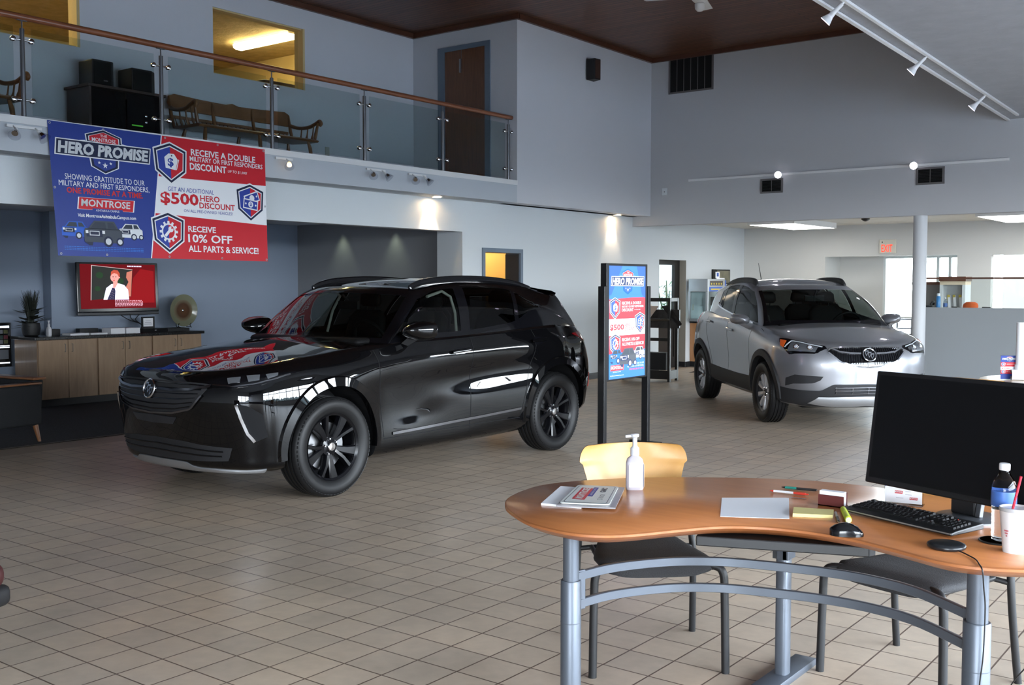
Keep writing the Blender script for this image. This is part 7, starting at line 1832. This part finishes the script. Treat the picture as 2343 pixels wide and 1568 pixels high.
# mouse
t2 = thing('computer_mouse', 'glossy black computer mouse in front of the yellow pad', 'mouse', (3.218,-.235,Z), radians(28))
b = MB(); rows = []; N = 16
for k in range(N+1):
    u = -cos(pi*k/N); w = .031*sqrt(max(0, 1-abs(u)**3))+.0008; h = .034*max(0, 1-abs(u+.12)**2.2/1.35)**.7+.006*(1-abs(u))+.002
    rows.append([(u*.054, w*np.sign(cos(q))*abs(cos(q))**.8, .001+h*sin(q)**.6 if 0 < q < pi-.001 else .001) for q in [pi*j/16 for j in range(17)]])
b.grid(rows); b.grid([[r[0] for r in rows], [r[-1] for r in rows]]); b.build('shell', mat('mouse_gloss', (.005,.005,.006), .14, 0, .5), t2, smooth=70); b = MB(); b.cyl((.030,-.004,.024),(.030,.004,.024), .008, n=14); b.build('scroll_wheel', BLKP, t2, smooth=40)
# round puck with its cable
t2 = thing('charging_puck', 'flat round black charging pad with a cable at the front edge of the desk', 'charging pad', (3.524,-.210,Z))
b = MB(); b.lathe([(.050,0),(.056,.004),(.058,.010),(.055,.015),(.046,.018),(.001,.019)], 40); b.build('pad', mat('puck_black', (.012,.013,.015), .3), t2, smooth=50)
b = MB(); b.tube(smoothpath([(.045,-.035,.006),(.075,-.060,.004),(.110,-.100,.003),(.132,-.150,.003),(.150,-.185,-.006),(.150,-.165,-.06),(.1415,-.105,-.14),(.137,-.095,-.28),(.125,-.085,-.40),(.122,-.085,-.55),(.125,-.085,-.73)], 8), .0022, 8); b.build('cable', BLKP, t2, smooth=60)
b = MB(); b.tube(smoothpath([(3.80,.10,.70),(3.79,.06,.52),(3.74,.05,.38),(3.66,.10,.25),(3.60,.16,.12),(3.52,.25,.01)], 8), .0022, 8); o = b.build('power_cable', BLKP, smooth=60); tag(o, 'thin dark cable hanging down behind the right desk leg', 'cable')
# monitor
t2 = thing('computer_monitor', 'large black computer monitor on the right part of the cherry desk', 'monitor', (3.430,.252,Z), radians(-22.0))
b = MB(); b.lathe([(.115,0),(.115,.006),(.108,.010),(.001,.011)], 48, (0.03,.035,0)); b.build('stand_foot', mat('stand_grey', (.12,.125,.135), .3, .6), t2, smooth=40)
b = MB(); b.box((-.045,.03,.008),(.055,.07,.30)); b.build('stand_neck', BLK, t2, smooth=0, bevel=.008)
b = MB(); b.bar((.066,.035,.01),(.066,.055,.10), .020, .02); b.build('neck_trim', mat('stand_grey', (.12,.125,.135), .3, .6), t2, smooth=0, bevel=.003)
M8 = Matrix.Translation((.028,-.055,.080)) @ Matrix.Rotation(radians(-8), 4, 'X')
b = MB(); b.box((-.365,-.022,0),(.365,.012,.418)); b.box((-.20,.012,.06),(.20,.045,.33)); b.xf(M8); b.build('housing', mat('monitor_black', (.007,.007,.008), .45), t2, smooth=0, bevel=.005)
b = MB(); b.box((-.347,-.0235,.022),(.347,-.0222,.403)); b.xf(M8); b.build('screen', mat('screen_off', (.0035,.0035,.004), .35, 0, .3), t2, smooth=0)
b = MB(); b.box((.30,-.0235,.007),(.315,-.0222,.011)); b.xf(M8); b.build('power_mark', mat('mark_blue', (.01,.03,.09), .4), t2, smooth=0)
# coaster, water bottle, paper cup with straw
b = MB(); b.lathe([(.058,0),(.060,.002),(.058,.005),(.054,.0055)], 36, m=0, cap=False); b.lathe([(.001,.0056),(.054,.0056)], 36, m=1); o = b.build('coaster', [BLKP, mat('coaster_tan', (.42,.25,.13), .5)], smooth=40, merge=0); o.location = (3.632,-.022,Z); tag(o, 'tan round coaster with a dark rim under the water bottle', 'coaster')
t2 = thing('water_bottle', 'clear plastic water bottle with a blue label at the right end of the desk', 'bottle', (3.645,-.020,Z+.006)); t2.scale = (1.12,1.12,1.0)
PET = mat('pet_water', (.96,.98,1), .04, trans=1, ior=1.30)
prof = [(.024,0),(.030,.004)]
for k in range(8): prof += [(.0325,.012+.012*k),(.0305,.018+.012*k)]
prof += [(.033,.110),(.0335,.160),(.032,.175),(.026,.196),(.017,.212),(.0125,.222),(.0125,.232)]
b = MB(); b.lathe(prof, 32); b.build('bottle_body', PET, t2, smooth=50)
b = MB(); b.lathe([(.0337,.112),(.0341,.116),(.0341,.156),(.0337,.160)], 32, cap=False); b.build('label', mat('label_water_blue', (.05,.13,.40), .4), t2, smooth=50)
b = MB(); b.lathe([(.0142,.226),(.0148,.228),(.0148,.244),(.0135,.247),(.001,.247)], 24); b.build('cap', WHP, t2, smooth=40)
t2 = thing('paper_cup', 'white paper cup with a red straw at the right picture edge', 'cup', (3.704,-.130,Z))
b = MB(); b.lathe([(.034,.002),(.035,0),(.0355,.004),(.046,.128),(.0472,.131),(.0465,.134)], 36, cap=False); b.lathe([(.001,.003),(.034,.003)], 24); b.build('cup_body', mat('cup_white', (.70,.70,.71), .45), t2, smooth=50)
b = MB(); b.lathe([(.0480,.128),(.0485,.134),(.0465,.139),(.043,.138),(.042,.134),(.001,.134)], 36); b.build('lid', mat('lid_clear', (.62,.60,.60), .2, trans=.4, ior=1.2), t2, smooth=40)
b = MB(); b.tube([(-.014,-.010,.10),(.012,.0,.235)], .0038, 12); b.build('straw', mat('straw_red', (.50,.01,.03), .3), t2, smooth=50)
FC = Flat(lambda x, y, l: (lambda a, z: ((.0355+.0105*(z/.128)+.0004)*cos(a), (.0355+.0105*(z/.128)+.0004)*sin(a), z))(radians(-128)+x*.8, .03+y*.06))
for k, (x0, x1) in enumerate(((.05,.50),(.10,.42),(.18,.36))):
    for i in range(4):
        a = x0+(x1-x0)*i/4; FC.poly([(a,.62-.13*k),(a+(x1-x0)*.19,.62-.13*k),(a+(x1-x0)*.19,.70-.13*k),(a,.70-.13*k)],'r',1)
FC.build('cup_print', dict(r=mat('print_red', (.50,.04,.06), .5)), t2)
car_mats()
build_black((-2.17896, 3.11665, 0), -1.58725780)
build_silver((-.83362, 9.14583, 0), -.82313)
# ================================================================= light
W = bpy.data.worlds.new('sky'); SC.world = W; W.use_nodes = True
wt = W.node_tree; bg = wt.nodes['Background']
tc = wt.nodes.new('ShaderNodeTexCoord'); sx = wt.nodes.new('ShaderNodeSeparateXYZ'); rp = wt.nodes.new('ShaderNodeValToRGB')
rp.color_ramp.elements[0].position = .45; rp.color_ramp.elements[0].color = (.50,.52,.52,1)
rp.color_ramp.elements[1].position = .80; rp.color_ramp.elements[1].color = (.55,.74,1.0,1)
e = rp.color_ramp.elements.new(.52); e.color = (.88,.95,1,1)
mr = wt.nodes.new('ShaderNodeMapRange'); mr.inputs['From Min'].default_value = -1; mr.inputs['From Max'].default_value = 1
wt.links.new(tc.outputs['Generated'], sx.inputs[0]); wt.links.new(sx.outputs['Z'], mr.inputs['Value']); wt.links.new(mr.outputs[0], rp.inputs[0]); wt.links.new(rp.outputs[0], bg.inputs[0])
bg.inputs[1].default_value = 19.0
def portal(loc, rot, sx_, sy_):
    l = bpy.data.lights.new('sky_portal', 'AREA'); l.shape = 'RECTANGLE'; l.size = sx_; l.size_y = sy_; l.cycles.is_portal = True
    o = bpy.data.objects.new('sky_portal', l); COL.objects.link(o); o.location = loc; o.rotation_euler = rot
portal((9.12, 2.55, 1.68), (0, radians(90), 0), 2.85, 13.6)
portal((9.12, 14.7, 1.4), (0, radians(90), 0), 1.8, 3.4)
portal((6.75, -9.1, 1.5), (radians(90), 0, 0), 4.5, 2.2)
portal((-1.7, 17.68, 1.12), (radians(-90), 0, 0), 1.6, 2.0)
def point(name, loc, e, col, r=.1, kind='POINT', rot=None, size=None):
    l = bpy.data.lights.new(name, kind); l.energy = e; l.color = col
    if kind == 'AREA': l.shape = 'RECTANGLE'; l.size, l.size_y = size
    else: l.shadow_soft_size = r
    o = bpy.data.objects.new(name, l); COL.objects.link(o); o.location = loc
    if rot: o.rotation_euler = rot
    return o
point('yellow_office_lamp', (-6.6, 9.2, 2.3), 22, (1,.86,.6), .15)
point('side_room_lamp', (-7.2, 15.2, 2.2), 90, (.85,.95,1), .2)
point('back_office_lamp', (1.0, 18.3, 2.4), 60, (.9,.97,1), .3)
# trees across the street, out of view, added to dim the car door's sky reflection
tb = MB(); random.seed(21)
rows = [[], [], [], []]
for i in range(90):
    y = -50+1.5*i; h = 1.6+1.6*random.random()
    for k, (dx, z) in enumerate(((-1.5, -.1), (-2.2+random.random(), h*.45), (-.6+random.random(), h*.85), (.8, h))): rows[k].append((46+dx, y, z))
tb.grid(rows); tag(tb.build('added_tree_line', mat('added_trees', (.07,.08,.07), .9, var=.5, vscale=.8), smooth=0), kind='structure')
SC.view_settings.exposure = 1.15
# ---------------------------------------------------------------- camera
cd = bpy.data.cameras.new('camera'); cam = bpy.data.objects.new('camera', cd); COL.objects.link(cam)
cd.sensor_fit = 'HORIZONTAL'; cd.sensor_width = 36; cd.lens = 36*2416.83/2343
cam.location = (4.42628, -3.61189, 1.55887)
cam.rotation_euler = (radians(90-3.1268), 0, radians(37.4552))
cd.clip_start = .05; cd.clip_end = 300
SC.camera = cam
SC.view_settings.view_transform = 'Standard'; SC.view_settings.look = 'None'
SC.view_settings.gamma = 1; SC.view_settings.use_curve_mapping = False
